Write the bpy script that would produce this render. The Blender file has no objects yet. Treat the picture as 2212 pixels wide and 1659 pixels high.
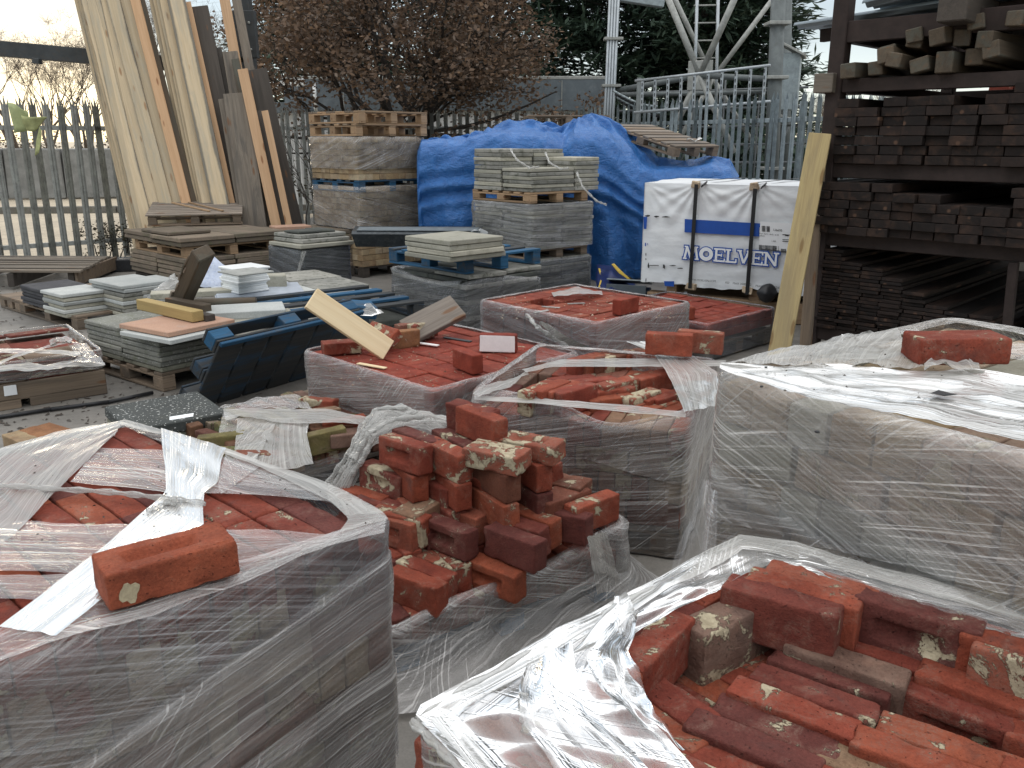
import bpy, bmesh, math, random
from mathutils import Vector, Matrix, noise
R_ = math.radians
scene = bpy.context.scene
COL = scene.collection

# ------------------------------------------------------------------ camera, sky, sun, exposure
EYE, PITCH = 1.65, R_(16)
cam_d = bpy.data.cameras.new('camera')
cam_d.sensor_width = 36; cam_d.lens = 29.945; cam_d.clip_start = 0.05; cam_d.clip_end = 900
cam = bpy.data.objects.new('camera', cam_d); COL.objects.link(cam)
cam.location = (0, 0, EYE); cam.rotation_euler = (R_(90) - PITCH, 0, 0)
scene.camera = cam
SUN_AZ, SUN_EL = R_(-27), R_(3)            # low winter sun behind thin cloud, left of the view
world = bpy.data.worlds.new('World'); scene.world = world; world.use_nodes = True
wn = world.node_tree; wn.nodes.clear()
def _w(t, **k):
    n = wn.nodes.new(t)
    for a, b in k.items(): setattr(n, a, b)
    return n
out = _w('ShaderNodeOutputWorld'); bg = _w('ShaderNodeBackground'); bg2 = _w('ShaderNodeBackground'); add = _w('ShaderNodeAddShader')
sky = _w('ShaderNodeTexSky', sky_type='NISHITA', sun_disc=False, sun_elevation=SUN_EL, sun_rotation=SUN_AZ, altitude=50, air_density=0.6, dust_density=0.0, ozone_density=1.0)
wn.links.new(sky.outputs[0], bg.inputs[0]); bg.inputs[1].default_value = 0.05
tc = _w('ShaderNodeTexCoord'); sep = _w('ShaderNodeSeparateXYZ'); wn.links.new(tc.outputs['Generated'], sep.inputs[0])
# cloud deck: grey-blue in view, whiter towards the horizon, brightened overhead to light upright film, warm glow round the veiled sun
rmp = _w('ShaderNodeValToRGB'); wn.links.new(sep.outputs['Z'], rmp.inputs[0])
e = rmp.color_ramp.elements
e[0].position = 0.0; e[0].color = (0.60, 0.59, 0.56, 1); e[1].position = 1.0; e[1].color = (1.60, 1.59, 1.57, 1)
m = e.new(0.12); m.color = (0.50, 0.53, 0.55, 1); m = e.new(0.30); m.color = (0.44, 0.50, 0.56, 1); m = e.new(0.58); m.color = (1.32, 1.33, 1.33, 1)
nz = _w('ShaderNodeTexNoise'); mp = _w('ShaderNodeMapping'); mp.inputs['Scale'].default_value = (1.5, 1.5, 5)
wn.links.new(tc.outputs['Generated'], mp.inputs[0]); wn.links.new(mp.outputs[0], nz.inputs['Vector'])
nz.inputs['Scale'].default_value = 2.2; nz.inputs['Detail'].default_value = 5
mr = _w('ShaderNodeMapRange'); wn.links.new(nz.outputs[0], mr.inputs[0])
for i, v in zip(range(1, 5), (0.3, 0.7, 0.8, 1.12)): mr.inputs[i].default_value = v
mul = _w('ShaderNodeVectorMath', operation='SCALE'); wn.links.new(rmp.outputs[0], mul.inputs[0]); wn.links.new(mr.outputs[0], mul.inputs['Scale'])
dot = _w('ShaderNodeVectorMath', operation='DOT_PRODUCT'); wn.links.new(tc.outputs['Generated'], dot.inputs[0])
dot.inputs[1].default_value = (math.sin(SUN_AZ) * math.cos(SUN_EL), math.cos(SUN_AZ) * math.cos(SUN_EL), math.sin(SUN_EL))
mx = _w('ShaderNodeMath', operation='MAXIMUM'); wn.links.new(dot.outputs['Value'], mx.inputs[0]); mx.inputs[1].default_value = 0
pw = _w('ShaderNodeMath', operation='POWER'); wn.links.new(mx.outputs[0], pw.inputs[0]); pw.inputs[1].default_value = 260
glow = _w('ShaderNodeVectorMath', operation='SCALE'); glow.inputs[0].default_value = (1.15, 0.72, 0.24); wn.links.new(pw.outputs[0], glow.inputs['Scale'])
sm = _w('ShaderNodeVectorMath', operation='ADD'); wn.links.new(mul.outputs[0], sm.inputs[0]); wn.links.new(glow.outputs[0], sm.inputs[1])
wn.links.new(sm.outputs[0], bg2.inputs[0]); bg2.inputs[1].default_value = 0.80
wn.links.new(bg.outputs[0], add.inputs[0]); wn.links.new(bg2.outputs[0], add.inputs[1]); wn.links.new(add.outputs[0], out.inputs[0])
sun_d = bpy.data.lights.new('sun', 'SUN'); sun_d.energy = 0.6; sun_d.angle = R_(14); sun_d.color = (1.0, 0.86, 0.66)
sun = bpy.data.objects.new('sun', sun_d); COL.objects.link(sun); sun.location = (0, 0, 30)
sun.rotation_euler = (R_(90) - R_(9), 0, R_(180) - SUN_AZ); sun.rotation_euler = Vector((-math.sin(SUN_AZ), -math.cos(SUN_AZ), -0.09)).to_track_quat('-Z', 'Y').to_euler()
vs = scene.view_settings
vs.view_transform = 'Standard'; vs.look = 'None'; vs.exposure = 0.60; vs.gamma = 1.0; vs.use_curve_mapping = False
scene.cycles.transparent_max_bounces = 24; scene.cycles.max_bounces = 8; scene.cycles.diffuse_bounces = 3
scene.cycles.use_denoising = True

# ------------------------------------------------------------------ helpers
rnd = random.Random(7)
def U(a, b): return rnd.uniform(a, b)
_c, _s = math.cos(PITCH), math.sin(PITCH)
def at(u, v, z=None, y=None):
    """place on the ground plan read off the photograph: the point seen at (u, v) that lies at height z or distance y"""
    a = (u - 1106) / 1840; b = (829.5 - v) / 1840
    d = Vector((a, _c + b * _s, -_s + b * _c))
    t = (z - EYE) / d.z if z is not None else y / d.y
    return Vector((d.x * t, d.y * t, EYE + d.z * t))
def zoomer(u0, v0, k): return lambda q, z: at(u0 + k * q[0], v0 + k * q[1], z)

def thing(name, label, cat, loc=(0, 0, 0), rotz=0.0, group=None):
    o = bpy.data.objects.new(name, None); COL.objects.link(o); o.empty_display_size = .1
    o.location = loc; o.rotation_euler = (0, 0, rotz); o['label'] = label; o['category'] = cat
    if group: o['group'] = group
    return o
def tag(o, label, cat, group=None):
    o['label'] = label; o['category'] = cat
    if group: o['group'] = group
    return o
def put(name, mesh, parent=None, loc=(0, 0, 0), rot=(0, 0, 0), label=None):
    o = bpy.data.objects.new(name, mesh); COL.objects.link(o); o.parent = parent
    o.location = loc; o.rotation_euler = rot
    if label: o['label'] = label
    return o
def structure(o, kind='structure'): o['kind'] = kind; return o
def root_inv(root): return (Matrix.Translation(root.location) @ root.rotation_euler.to_matrix().to_4x4()).inverted()
def mk(bm, name, mat, smooth=False):
    me = bpy.data.meshes.new(name); bm.to_mesh(me); bm.free()
    if mat: me.materials.append(mat)
    if smooth:
        for p in me.polygons: p.use_smooth = True
    return me
def raw(verts, faces, name, mat, smooth=False, uvs=None):
    me = bpy.data.meshes.new(name); me.from_pydata([tuple(v) for v in verts], [], faces)
    if mat: me.materials.append(mat)
    if smooth: me.polygons.foreach_set('use_smooth', [True] * len(me.polygons))
    if uvs:
        l = me.uv_layers.new(name='UVMap')
        for i, lp in enumerate(me.loops): l.data[i].uv = uvs[lp.vertex_index]
    me.update(); return me

def add_box(bm, c, s, rot=None):
    r = bmesh.ops.create_cube(bm, size=1.0)['verts']
    M = Matrix.Translation(c) @ (rot.to_4x4() if rot else Matrix()) @ Matrix.Diagonal((*s, 1))
    bmesh.ops.transform(bm, matrix=M, verts=r); return r
def tube_into(V, F, p1, p2, r1, r2=None, n=6, cap=True):
    r2 = r1 if r2 is None else r2
    p1 = Vector(p1); p2 = Vector(p2); d = (p2 - p1).normalized()
    a = d.orthogonal().normalized(); b = d.cross(a); k = len(V)
    for p, r in ((p1, r1), (p2, r2)):
        for i in range(n):
            t = 2 * math.pi * i / n; V.append(p + a * (r * math.cos(t)) + b * (r * math.sin(t)))
    for i in range(n):
        j = (i + 1) % n; F.append((k + i, k + j, k + n + j, k + n + i))
    if cap: F.append(tuple(range(k + n - 1, k - 1, -1))); F.append(tuple(range(k + n, k + 2 * n)))
def tube(name, pts, r, mat, parent=None, n=8, label=None):
    V, F = [], []
    for a, b in zip(pts, pts[1:]): tube_into(V, F, a, b, r, n=n)
    return put(name, raw(V, F, name, mat, True), parent, label=label)

_cache = {}
def block(s, mat, bev=.004, jit=.0, var=0):
    """cheap bevelled box (shared mesh), centred; jitter makes hand-worn variants"""
    key = ('b', tuple(round(x, 4) for x in s), mat.name, bev, jit, var)
    if key not in _cache:
        rr = random.Random(var * 77 + 5); bm = bmesh.new(); add_box(bm, (0, 0, 0), s)
        if jit:
            for v in bm.verts: v.co += Vector((rr.uniform(-jit, jit), rr.uniform(-jit, jit), rr.uniform(-jit, jit) * .6))
        if bev: bmesh.ops.bevel(bm, geom=bm.edges[:], offset=bev, segments=1, affect='EDGES', profile=.6)
        _cache[key] = mk(bm, 'block', mat)
    return _cache[key]
def rbox(s, r, n, mat, amp=.0016, var=0, frog=False, chip=.0):
    """worn brick: dense rounded box with uneven faces, chipped arrises and, if asked, a frog pressed into the top"""
    key = ('r', tuple(s), r, n, mat.name, amp, var, frog, chip)
    if key in _cache: return _cache[key]
    hx = [x / 2 for x in s]; ax = []
    for h, k in zip(hx, n):
        inner = [-h + r, -h + r * 1.8] + [-h + r + (2 * h - 2 * r) * i / k for i in range(1, k)] + [h - r * 1.8, h - r]
        ax.append([-h, -h + r * .35] + inner + [h - r * .35, h])
    idx = {}; V = []; F = []
    def vid(i, j, k):
        if (i, j, k) not in idx: idx[(i, j, k)] = len(V); V.append(Vector((ax[0][i], ax[1][j], ax[2][k])))
        return idx[(i, j, k)]
    N = [len(a) - 1 for a in ax]
    for d in range(3):
        e, f = (d + 1) % 3, (d + 2) % 3
        for side in (0, N[d]):
            for i in range(N[e]):
                for j in range(N[f]):
                    q = []
                    for (p, t) in ((i, j), (i + 1, j), (i + 1, j + 1), (i, j + 1)):
                        c = [0, 0, 0]; c[d] = side; c[e] = p; c[f] = t; q.append(vid(*c))
                    F.append(tuple(q) if side else tuple(q[::-1]))
    off = Vector((var * 13.7, var * 5.1, var * 9.3))
    for v in V:
        inn = Vector([max(-h + r, min(h - r, c)) for c, h in zip(v, hx)]); d = v - inn
        base = v.copy()
        if d.length > 1e-7: v[:] = inn + d.normalized() * min(d.length, r)
        nrm = d.normalized() if d.length > 1e-7 else Vector((0, 0, 0))
        v += nrm * (noise.noise(base * 14 + off) * amp * .9 + noise.noise(base * 55 + off) * amp * .55)
        if chip:
            c = noise.noise(base * 22 + off * 2)
            edge = sum(abs(abs(b) - h) < r * 1.05 for b, h in zip(base, hx))
            c = noise.noise(base * 30 + off * 2)
            if edge >= 2 and c > .25: v -= (base.normalized()) * chip * (c - .25) * 1.6
        # slight warp of the whole brick
        v.z += .0013 * math.sin(base.x * 14 + var) ; v.y += .0012 * math.sin(base.x * 11 + var * 2)
        if frog and base.z > hx[2] - 1e-5:
            fx = max(0, min(1, (hx[0] * .56 - abs(base.x + .008)) / .010)); fy = max(0, min(1, (hx[1] * .40 - abs(base.y)) / .007))
            v.z -= .019 * min(fx, fy) * (1 + .25 * noise.noise(base * 40))
    _cache[key] = raw(V, F, 'brick', mat, True)
    return _cache[key]

# ------------------------------------------------------------------ materials
class NT:
    def __init__(s, name):
        s.m = bpy.data.materials.new(name); s.m.use_nodes = True; s.t = s.m.node_tree; s.t.nodes.clear()
        s.o = s.t.nodes.new('ShaderNodeOutputMaterial')
    def n(s, t, ins=None, out=0, **k):
        x = s.t.nodes.new(t)
        for a, b in k.items(): setattr(x, a, b)
        for a, b in (ins or {}).items():
            i = x.inputs[a]
            if isinstance(b, bpy.types.NodeSocket): s.t.links.new(b, i)
            else: i.default_value = b
        return x.outputs[out]
    def obj(s, shift=True, scale=(1, 1, 1), what='Object'):
        c = s.n('ShaderNodeTexCoord', out=what)
        if shift:
            r = s.n('ShaderNodeObjectInfo', out='Random')
            v = s.n('ShaderNodeVectorMath', {0: (91.3, 57.7, 33.1), 'Scale': r}, operation='SCALE')
            c = s.n('ShaderNodeVectorMath', {0: c, 1: v}, operation='ADD')
        if tuple(scale) != (1, 1, 1): c = s.n('ShaderNodeVectorMath', {0: c, 1: scale}, operation='MULTIPLY')
        return c
    def rand(s): return s.n('ShaderNodeObjectInfo', out='Random')
    def noise(s, v, sc, det=3, rough=.55, dist=0): return s.n('ShaderNodeTexNoise', {'Vector': v, 'Scale': sc, 'Detail': det, 'Roughness': rough, 'Distortion': dist})
    def rng(s, x, a, b, c=0.0, d=1.0, smooth=False): return s.n('ShaderNodeMapRange', {0: x, 1: a, 2: b, 3: c, 4: d}, interpolation_type='SMOOTHSTEP' if smooth else 'LINEAR')
    def ramp(s, x, stops, interp='LINEAR'):
        r = s.t.nodes.new('ShaderNodeValToRGB'); s.t.links.new(x, r.inputs[0]); r.color_ramp.interpolation = interp
        e = r.color_ramp.elements
        while len(e) < len(stops): e.new(.5)
        for k, (p, c) in zip(e, stops): k.position = p; k.color = (*c, 1)
        return r.outputs[0]
    def mix(s, f, a, b, mode='MIX'):
        x = s.t.nodes.new('ShaderNodeMix'); x.data_type = 'RGBA'; x.blend_type = mode
        for i, v in ((0, f), (6, a), (7, b)):
            if isinstance(v, bpy.types.NodeSocket): s.t.links.new(v, x.inputs[i])
            else: x.inputs[i].default_value = v if i == 0 else (*v, 1)
        return x.outputs[2]
    def math(s, op, a, b=0.0, clamp=False): return s.n('ShaderNodeMath', {0: a, 1: b}, operation=op, use_clamp=clamp)
    def bump(s, h, st=.3, dist=.01): return s.n('ShaderNodeBump', {'Height': h, 'Strength': st, 'Distance': dist})
    def pbr(s, col, rough=.8, normal=None, metal=0.0, spec=.4, **k):
        i = {'Base Color': col if isinstance(col, bpy.types.NodeSocket) else (*col, 1), 'Roughness': rough, 'Metallic': metal, 'Specular IOR Level': spec}
        i.update(k)
        if normal: i['Normal'] = normal
        b = s.n('ShaderNodeBsdfPrincipled', i)
        s.t.links.new(b, s.o.inputs[0]); return s.m

def brick_mat(name, cols, mortar=(.50, .43, .30), amount=.5, dark=.5, rough=.82):
    t = NT(name); v = t.obj(); r = t.rand()
    n = len(cols); base = t.ramp(r, [(i / n, c) for i, c in enumerate(cols)], 'CONSTANT')
    big = t.noise(v, 9, 4); base = t.mix(t.rng(big, .35, .7), base, t.mix(1, base, (.62, .55, .55), 'MULTIPLY'))
    base = t.mix(t.rng(t.noise(v, 26, 5, .7), .42, .75, 0, .55), base, t.mix(1, base, (1.5, 1.35, 1.3), 'MULTIPLY'))
    fine = t.noise(v, 170, 4, .8)
    base = t.mix(t.rng(fine, .38, .72, 0, .75), base, t.mix(1, base, (.50, .42, .42), 'MULTIPLY'))
    pit = t.rng(t.noise(v, 130, 2, .5), .68, .76, 0, .7); base = t.mix(pit, base, t.mix(1, base, (.5, .45, .45), 'MULTIPLY'))
    pale = t.rng(t.noise(v, 16, 6, .75, .8), .58, .74, 0, .22); base = t.mix(pale, base, (.40, .22, .15))
    # soot and burnt patches
    d = t.math('MULTIPLY', t.rng(t.noise(v, 6.5, 5, .6, .4), .60, .68, 0, dark), t.rng(r, .0, 1.0, .4, 1.0))
    base = t.mix(d, base, (.055, .042, .04))
    # old lime mortar left on in crusts
    mn = t.noise(v, 11, 7, .66, .6)
    thr = t.rng(t.math('FRACT', t.math('MULTIPLY', r, 7.31)), 0, 1, .655 - .20 * amount, .655 + .05)
    mm = t.rng(t.math('ADD', t.math('SUBTRACT', mn, thr), t.rng(fine, .3, .7, -.02, .02)), 0.0, .018)
    haze = t.math('MULTIPLY', t.rng(t.math('SUBTRACT', mn, thr), -.12, .02), t.rng(fine, .40, .6, 0, .35))
    base = t.mix(haze, base, (.44, .30, .23))
    mc = t.mix(t.rng(t.noise(v, 60, 4), .35, .7), mortar, t.mix(1, mortar, (.62, .60, .58), 'MULTIPLY'))
    col = t.mix(mm, base, mc)
    h = t.math('ADD', t.math('MULTIPLY', mm, .9), t.math('ADD', t.math('MULTIPLY', fine, .45), t.math('MULTIPLY', t.noise(v, 50, 5, .7), .8)))
    return t.pbr(col, rough, t.bump(t.math('SUBTRACT', h, pit), 1.0, .006), spec=.25)
def slab_mat(name, a, b, moss=(.10, .11, .05), mossy=.5, grain=140, speck=None, rough=.85, bump=.4):
    t = NT(name); v = t.obj(); r = t.rand()
    col = t.mix(t.rng(t.noise(v, 5, 5, .65), .32, .68), a, b)
    col = t.mix(1, col, t.ramp(r, [(0, (.72, .72, .70)), (.5, (1, 1, .98)), (1, (1.22, 1.20, 1.15))]), 'MULTIPLY')
    g = t.noise(v, grain, 3, .75); col = t.mix(t.rng(g, .35, .7, 0, .5), col, t.mix(1, col, (.5, .5, .5), 'MULTIPLY'))
    col = t.mix(t.rng(t.noise(v, 13, 6, .7, .5), .52, .66, 0, mossy), col, moss)
    if speck: col = t.mix(t.rng(t.noise(v, 70, 2, .4), .64, .67), col, speck)
    h = t.math('ADD', g, t.noise(v, 30, 5, .7))
    return t.pbr(col, rough, t.bump(h, bump, .004), spec=.3)
def wood_mat(name, a, b, knots=(.16, .08, .04), grain=.5, stain=None, stain_amt=.0, rough=.75, var=(.8, 1.15), edge=None):
    t = NT(name); v = t.obj(); r = t.rand()
    sv = t.n('ShaderNodeVectorMath', {0: v, 1: (1.1, 26, 26)}, operation='MULTIPLY')
    g = t.noise(sv, 1.0, 5, .6, .8); g2 = t.noise(t.n('ShaderNodeVectorMath', {0: v, 1: (3, 160, 160)}, operation='MULTIPLY'), 1.0, 3, .6)
    col = t.mix(t.rng(g, .3, .7), a, b)
    col = t.mix(t.rng(g2, .45, .75, 0, grain), col, t.mix(1, col, (.55, .5, .45), 'MULTIPLY'))
    col = t.mix(1, col, t.ramp(r, [(0, (var[0],) * 3), (1, (var[1], var[1] * .97, var[1] * .94))]), 'MULTIPLY')
    kv = t.n('ShaderNodeVectorMath', {0: v, 1: (2.4, 10, 10)}, operation='MULTIPLY')
    vor = t.n('ShaderNodeTexVoronoi', {'Vector': kv, 'Scale': 1.0, 'Randomness': 1.0})
    col = t.mix(t.rng(vor, .10, .17, .85, 0), col, knots)
    if stain:
        s_ = t.noise(t.n('ShaderNodeVectorMath', {0: v, 1: (1.2, 8, 8)}, operation='MULTIPLY'), 1.0, 6, .7, .5)
        col = t.mix(t.rng(s_, .50, .64, 0, stain_amt), col, stain)
    if edge:      # grey edge stain, with the shade of the gaps between boards painted in
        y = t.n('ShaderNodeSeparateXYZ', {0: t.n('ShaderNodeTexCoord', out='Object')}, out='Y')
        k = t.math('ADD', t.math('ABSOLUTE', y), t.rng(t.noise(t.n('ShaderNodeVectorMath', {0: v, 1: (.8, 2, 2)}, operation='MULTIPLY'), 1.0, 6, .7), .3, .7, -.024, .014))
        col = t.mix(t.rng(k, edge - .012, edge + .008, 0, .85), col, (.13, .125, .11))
    return t.pbr(col, rough, t.bump(t.math('ADD', g2, t.math('MULTIPLY', g, .6)), .35, .003), spec=.3)
def plain(name, col, rough=.6, metal=0.0, var=.12, sc=8, bump=.0, dirt=None, dirt_amt=.0):
    t = NT(name); v = t.obj()
    n = t.noise(v, sc, 5, .65)
    c = t.mix(t.rng(n, .3, .7), tuple(x * (1 - var) for x in col), tuple(x * (1 + var) for x in col))
    if dirt: c = t.mix(t.rng(t.noise(v, sc * 2.3, 6, .7, .4), .5, .68, 0, dirt_amt), c, dirt)
    return t.pbr(c, rough, t.bump(n, bump, .01) if bump else None, metal)

RED = [(.275, .066, .036), (.215, .050, .032), (.310, .084, .042), (.145, .045, .036), (.250, .057, .033), (.180, .047, .033), (.290, .073, .038), (.190, .076, .046)]
M = {}
M['brick'] = brick_mat('reclaimed_brick', RED, amount=.55)
M['brick_limed'] = brick_mat('lime_washed_brick', [(.36, .21, .16), (.30, .16, .12), (.40, .27, .20), (.26, .12, .09)], amount=1.2, dark=.3)
M['brick_clean'] = brick_mat('red_handmade_brick', RED[:5], amount=.28, dark=.35)
M['brick_mixed'] = brick_mat('weathered_brick', [(.22, .08, .05), (.26, .16, .10), (.19, .12, .09), (.30, .21, .13), (.24, .10, .07), (.30, .24, .17)], amount=.75, dark=.5)
M['brick_orange'] = brick_mat('mortared_orange_brick', [(.30, .074, .040), (.27, .060, .037), (.31, .095, .056)], amount=1.0, dark=.3)
M['paver'] = brick_mat('red_paver', [(.27, .050, .030), (.24, .045, .028), (.29, .057, .033), (.255, .052, .031)], amount=.02, dark=.15)
M['paver_pale'] = brick_mat('dusty_red_paver', [(.29, .070, .040), (.26, .060, .036), (.32, .090, .052)], mortar=(.45, .33, .26), amount=.25, dark=.1)
M['stock'] = brick_mat('yellow_stock_brick', [(.44, .36, .22), (.40, .31, .18), (.47, .40, .27), (.36, .29, .18)], amount=.2, dark=.5)
M['stock_pale'] = brick_mat('pale_limed_brick', [(.56, .48, .36), (.50, .42, .30), (.60, .52, .40), (.40, .30, .22)], amount=.6, dark=.2)
M['buff'] = brick_mat('buff_brick', [(.42, .34, .16), (.30, .15, .07), (.22, .14, .08)], amount=.2, dark=.3)
M['moss_brick'] = brick_mat('mossy_brick', [(.15, .08, .045), (.17, .15, .06), (.20, .155, .10), (.13, .055, .038), (.22, .19, .14)], mortar=(.16, .17, .07), amount=.6, dark=.6)
M['white_brick'] = plain('white_painted_face', (.78, .74, .73), .6, var=.06, sc=40)
M['slab_grey'] = slab_mat('grey_concrete_slab', (.30, .30, .27), (.20, .20, .18), mossy=.45, speck=(.36, .36, .33))
M['slab_brown'] = slab_mat('brown_riven_slab', (.23, .18, .14), (.145, .12, .095), mossy=.5)
M['slab_pale'] = slab_mat('pale_concrete_slab', (.52, .53, .52), (.42, .44, .44), moss=(.3, .31, .29), mossy=.3, bump=.15)
M['slab_buff'] = slab_mat('buff_concrete_slab', (.42, .40, .34), (.34, .33, .28), moss=(.17, .17, .12), mossy=.45)
M['slab_old'] = slab_mat('weathered_slab', (.37, .36, .33), (.21, .21, .195), moss=(.07, .072, .052), mossy=.9, bump=.6)
M['slab_dark'] = slab_mat('dark_slate_slab', (.09, .09, .10), (.055, .055, .065), mossy=.1)
M['slab_black'] = slab_mat('dark_weathered_slab', (.085, .09, .085), (.05, .055, .05), moss=(.12, .13, .09), mossy=.3)
M['terrazzo'] = slab_mat('dark_terrazzo', (.060, .066, .066), (.042, .046, .046), moss=(.10, .10, .08), mossy=.3, speck=(.5, .5, .48), bump=.2)
M['slab_edge'] = slab_mat('mossy_slab_edge', (.24, .235, .19), (.16, .16, .13), moss=(.07, .075, .045), mossy=.7)
M['terracotta'] = slab_mat('terracotta_slab', (.47, .29, .21), (.40, .245, .18), moss=(.38, .29, .24), mossy=.4, bump=.15)
M['white_stone'] = slab_mat('white_slab', (.70, .72, .71), (.60, .62, .62), moss=(.45, .45, .43), mossy=.25, bump=.1)
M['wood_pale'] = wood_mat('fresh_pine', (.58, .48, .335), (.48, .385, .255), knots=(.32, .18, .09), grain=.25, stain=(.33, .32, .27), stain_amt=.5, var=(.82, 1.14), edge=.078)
M['wood_new'] = wood_mat('new_pine', (.74, .62, .42), (.66, .52, .32), grain=.2, knots=(.42, .26, .13), var=(.95, 1.05))
M['wood_pink'] = wood_mat('pink_pine', (.58, .38, .23), (.48, .30, .17), grain=.3, knots=(.24, .11, .05), var=(.9, 1.1))
M['wood_grey'] = wood_mat('weathered_grey_board', (.22, .19, .155), (.14, .12, .10), grain=.6, stain=(.07, .065, .06), stain_amt=.6)
M['wood_dark'] = wood_mat('dark_old_board', (.085, .072, .062), (.055, .048, .042), grain=.5)
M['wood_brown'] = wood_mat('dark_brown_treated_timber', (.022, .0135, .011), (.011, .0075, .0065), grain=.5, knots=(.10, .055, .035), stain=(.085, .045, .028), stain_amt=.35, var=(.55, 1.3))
M['wood_post'] = wood_mat('brown_fence_post', (.12, .092, .064), (.078, .062, .046), grain=.5, stain=(.09, .10, .085), stain_amt=.6)
M['wood_green'] = wood_mat('yellow_treated_beam', (.42, .31, .13), (.34, .25, .11), grain=.3, knots=(.2, .13, .06), var=(.95, 1.05))
M['wood_lean'] = wood_mat('treated_leaning_board', (.50, .40, .20), (.36, .27, .14), grain=.35, knots=(.2, .12, .05), stain=(.24, .19, .12), stain_amt=.5, var=(.95, 1.05))
M['wood_pallet'] = wood_mat('old_pallet_wood', (.24, .185, .135), (.16, .125, .095), grain=.55, stain=(.09, .08, .07), stain_amt=.5, var=(.7, 1.2))
M['wood_tan'] = wood_mat('tan_pallet_wood', (.36, .25, .155), (.27, .18, .11), grain=.45, var=(.75, 1.2))
M['wood_silver'] = wood_mat('silvered_pallet_wood', (.30, .26, .22), (.20, .17, .145), grain=.55, stain=(.10, .09, .08), stain_amt=.5, var=(.75, 1.15))
M['wood_blue'] = wood_mat('blue_painted_pallet', (.018, .080, .165), (.024, .105, .21), grain=.5, knots=(.03, .06, .1), stain=(.075, .075, .075), stain_amt=.9, var=(.7, 1.15))
M['wood_blue_worn'] = wood_mat('worn_blue_pallet', (.060, .060, .058), (.035, .042, .05), grain=.5, knots=(.03, .04, .05), stain=(.02, .06, .11), stain_amt=.8, var=(.7, 1.2))
M['galv'] = plain('galvanised_steel', (.30, .345, .36), .55, .35, .22, 9, dirt=(.20, .22, .22), dirt_amt=.5)
M['galv_dull'] = plain('dull_galvanised_steel', (.325, .33, .31), .6, .2, .2, 9, dirt=(.16, .16, .15), dirt_amt=.6)
M['mast_dark'] = plain('weathered_mast_tube', (.135, .15, .15), .6, .3, .2, 6, dirt=(.09, .095, .09), dirt_amt=.5)
M['grey_pipe'] = plain('grey_pipe', (.12, .13, .135), .6, .2, .2, 9)
M['galv_pale'] = plain('pale_galvanised_tube', (.40, .43, .45), .45, .4, .15, 7)
M['steel_dark'] = plain('dark_painted_steel', (.050, .055, .058), .55, .2, .25, 6, dirt=(.08, .06, .045), dirt_amt=.4)
M['rust'] = plain('brown_rusted_steel', (.036, .024, .021), .75, .2, .3, 12, bump=.2, dirt=(.03, .022, .02), dirt_amt=.6)
M['zinc_dark'] = plain('dark_folded_metal', (.035, .042, .048), .38, .5, .3, 10, dirt=(.12, .13, .13), dirt_amt=.4)
M['white'] = plain('white_render', (.62, .63, .63), .8, var=.08, sc=3, dirt=(.42, .42, .40), dirt_amt=.5)
M['white_gloss'] = plain('white_plastic', (.80, .82, .82), .35, var=.03, sc=10, dirt=(.55, .56, .56), dirt_amt=.3)
M['fascia'] = plain('grey_fascia', (.105, .125, .14), .55, var=.2, sc=2.5, dirt=(.19, .21, .22), dirt_amt=.5)
M['black'] = plain('black_strap', (.014, .014, .015), .45, var=.2)
M['black_plastic'] = plain('black_plastic', (.02, .02, .022), .4, var=.3, sc=20, bump=.5)
M['card'] = plain('edge_protector_card', (.46, .36, .25), .8, var=.25, sc=40, dirt=(.2, .12, .08), dirt_amt=.6)
M['hivis'] = plain('faded_hivis_cloth', (.38, .40, .19), .8, var=.25, sc=14)
M['hivis_band'] = plain('faded_reflective_cloth', (.36, .40, .20), .7, var=.15, sc=14)
M['grey_stone'] = plain('far_grey', (.22, .22, .21), .9, var=.3, sc=3)
M['navy'] = plain('navy_sheet', (.010, .022, .10), .45, var=.3, sc=9, bump=.4)
M['yellow_rope'] = plain('yellow_trim', (.55, .38, .06), .7, var=.2, sc=12)
M['lime'] = slab_mat('old_lime_mortar', (.52, .44, .30), (.42, .35, .24), mossy=.2)
M['bluewhite'] = plain('blue_white_rubble_bag', (.50, .55, .66), .6, var=.15, sc=20, bump=.6, dirt=(.30, .36, .55), dirt_amt=.7)
M['ink_blue'] = plain('blue_print', (.012, .075, .36), .45, var=.1, sc=12)
M['ink_white'] = plain('white_print', (.80, .82, .84), .45, var=.03)
M['ink_black'] = plain('black_print', (.03, .03, .03), .6, var=.2, sc=30)
M['paper'] = plain('label_paper', (.82, .83, .84), .6, var=.03)
M['cloud_bag'] = plain('grey_blue_sheet', (.40, .44, .50), .35, var=.15, sc=12, bump=.6)

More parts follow.
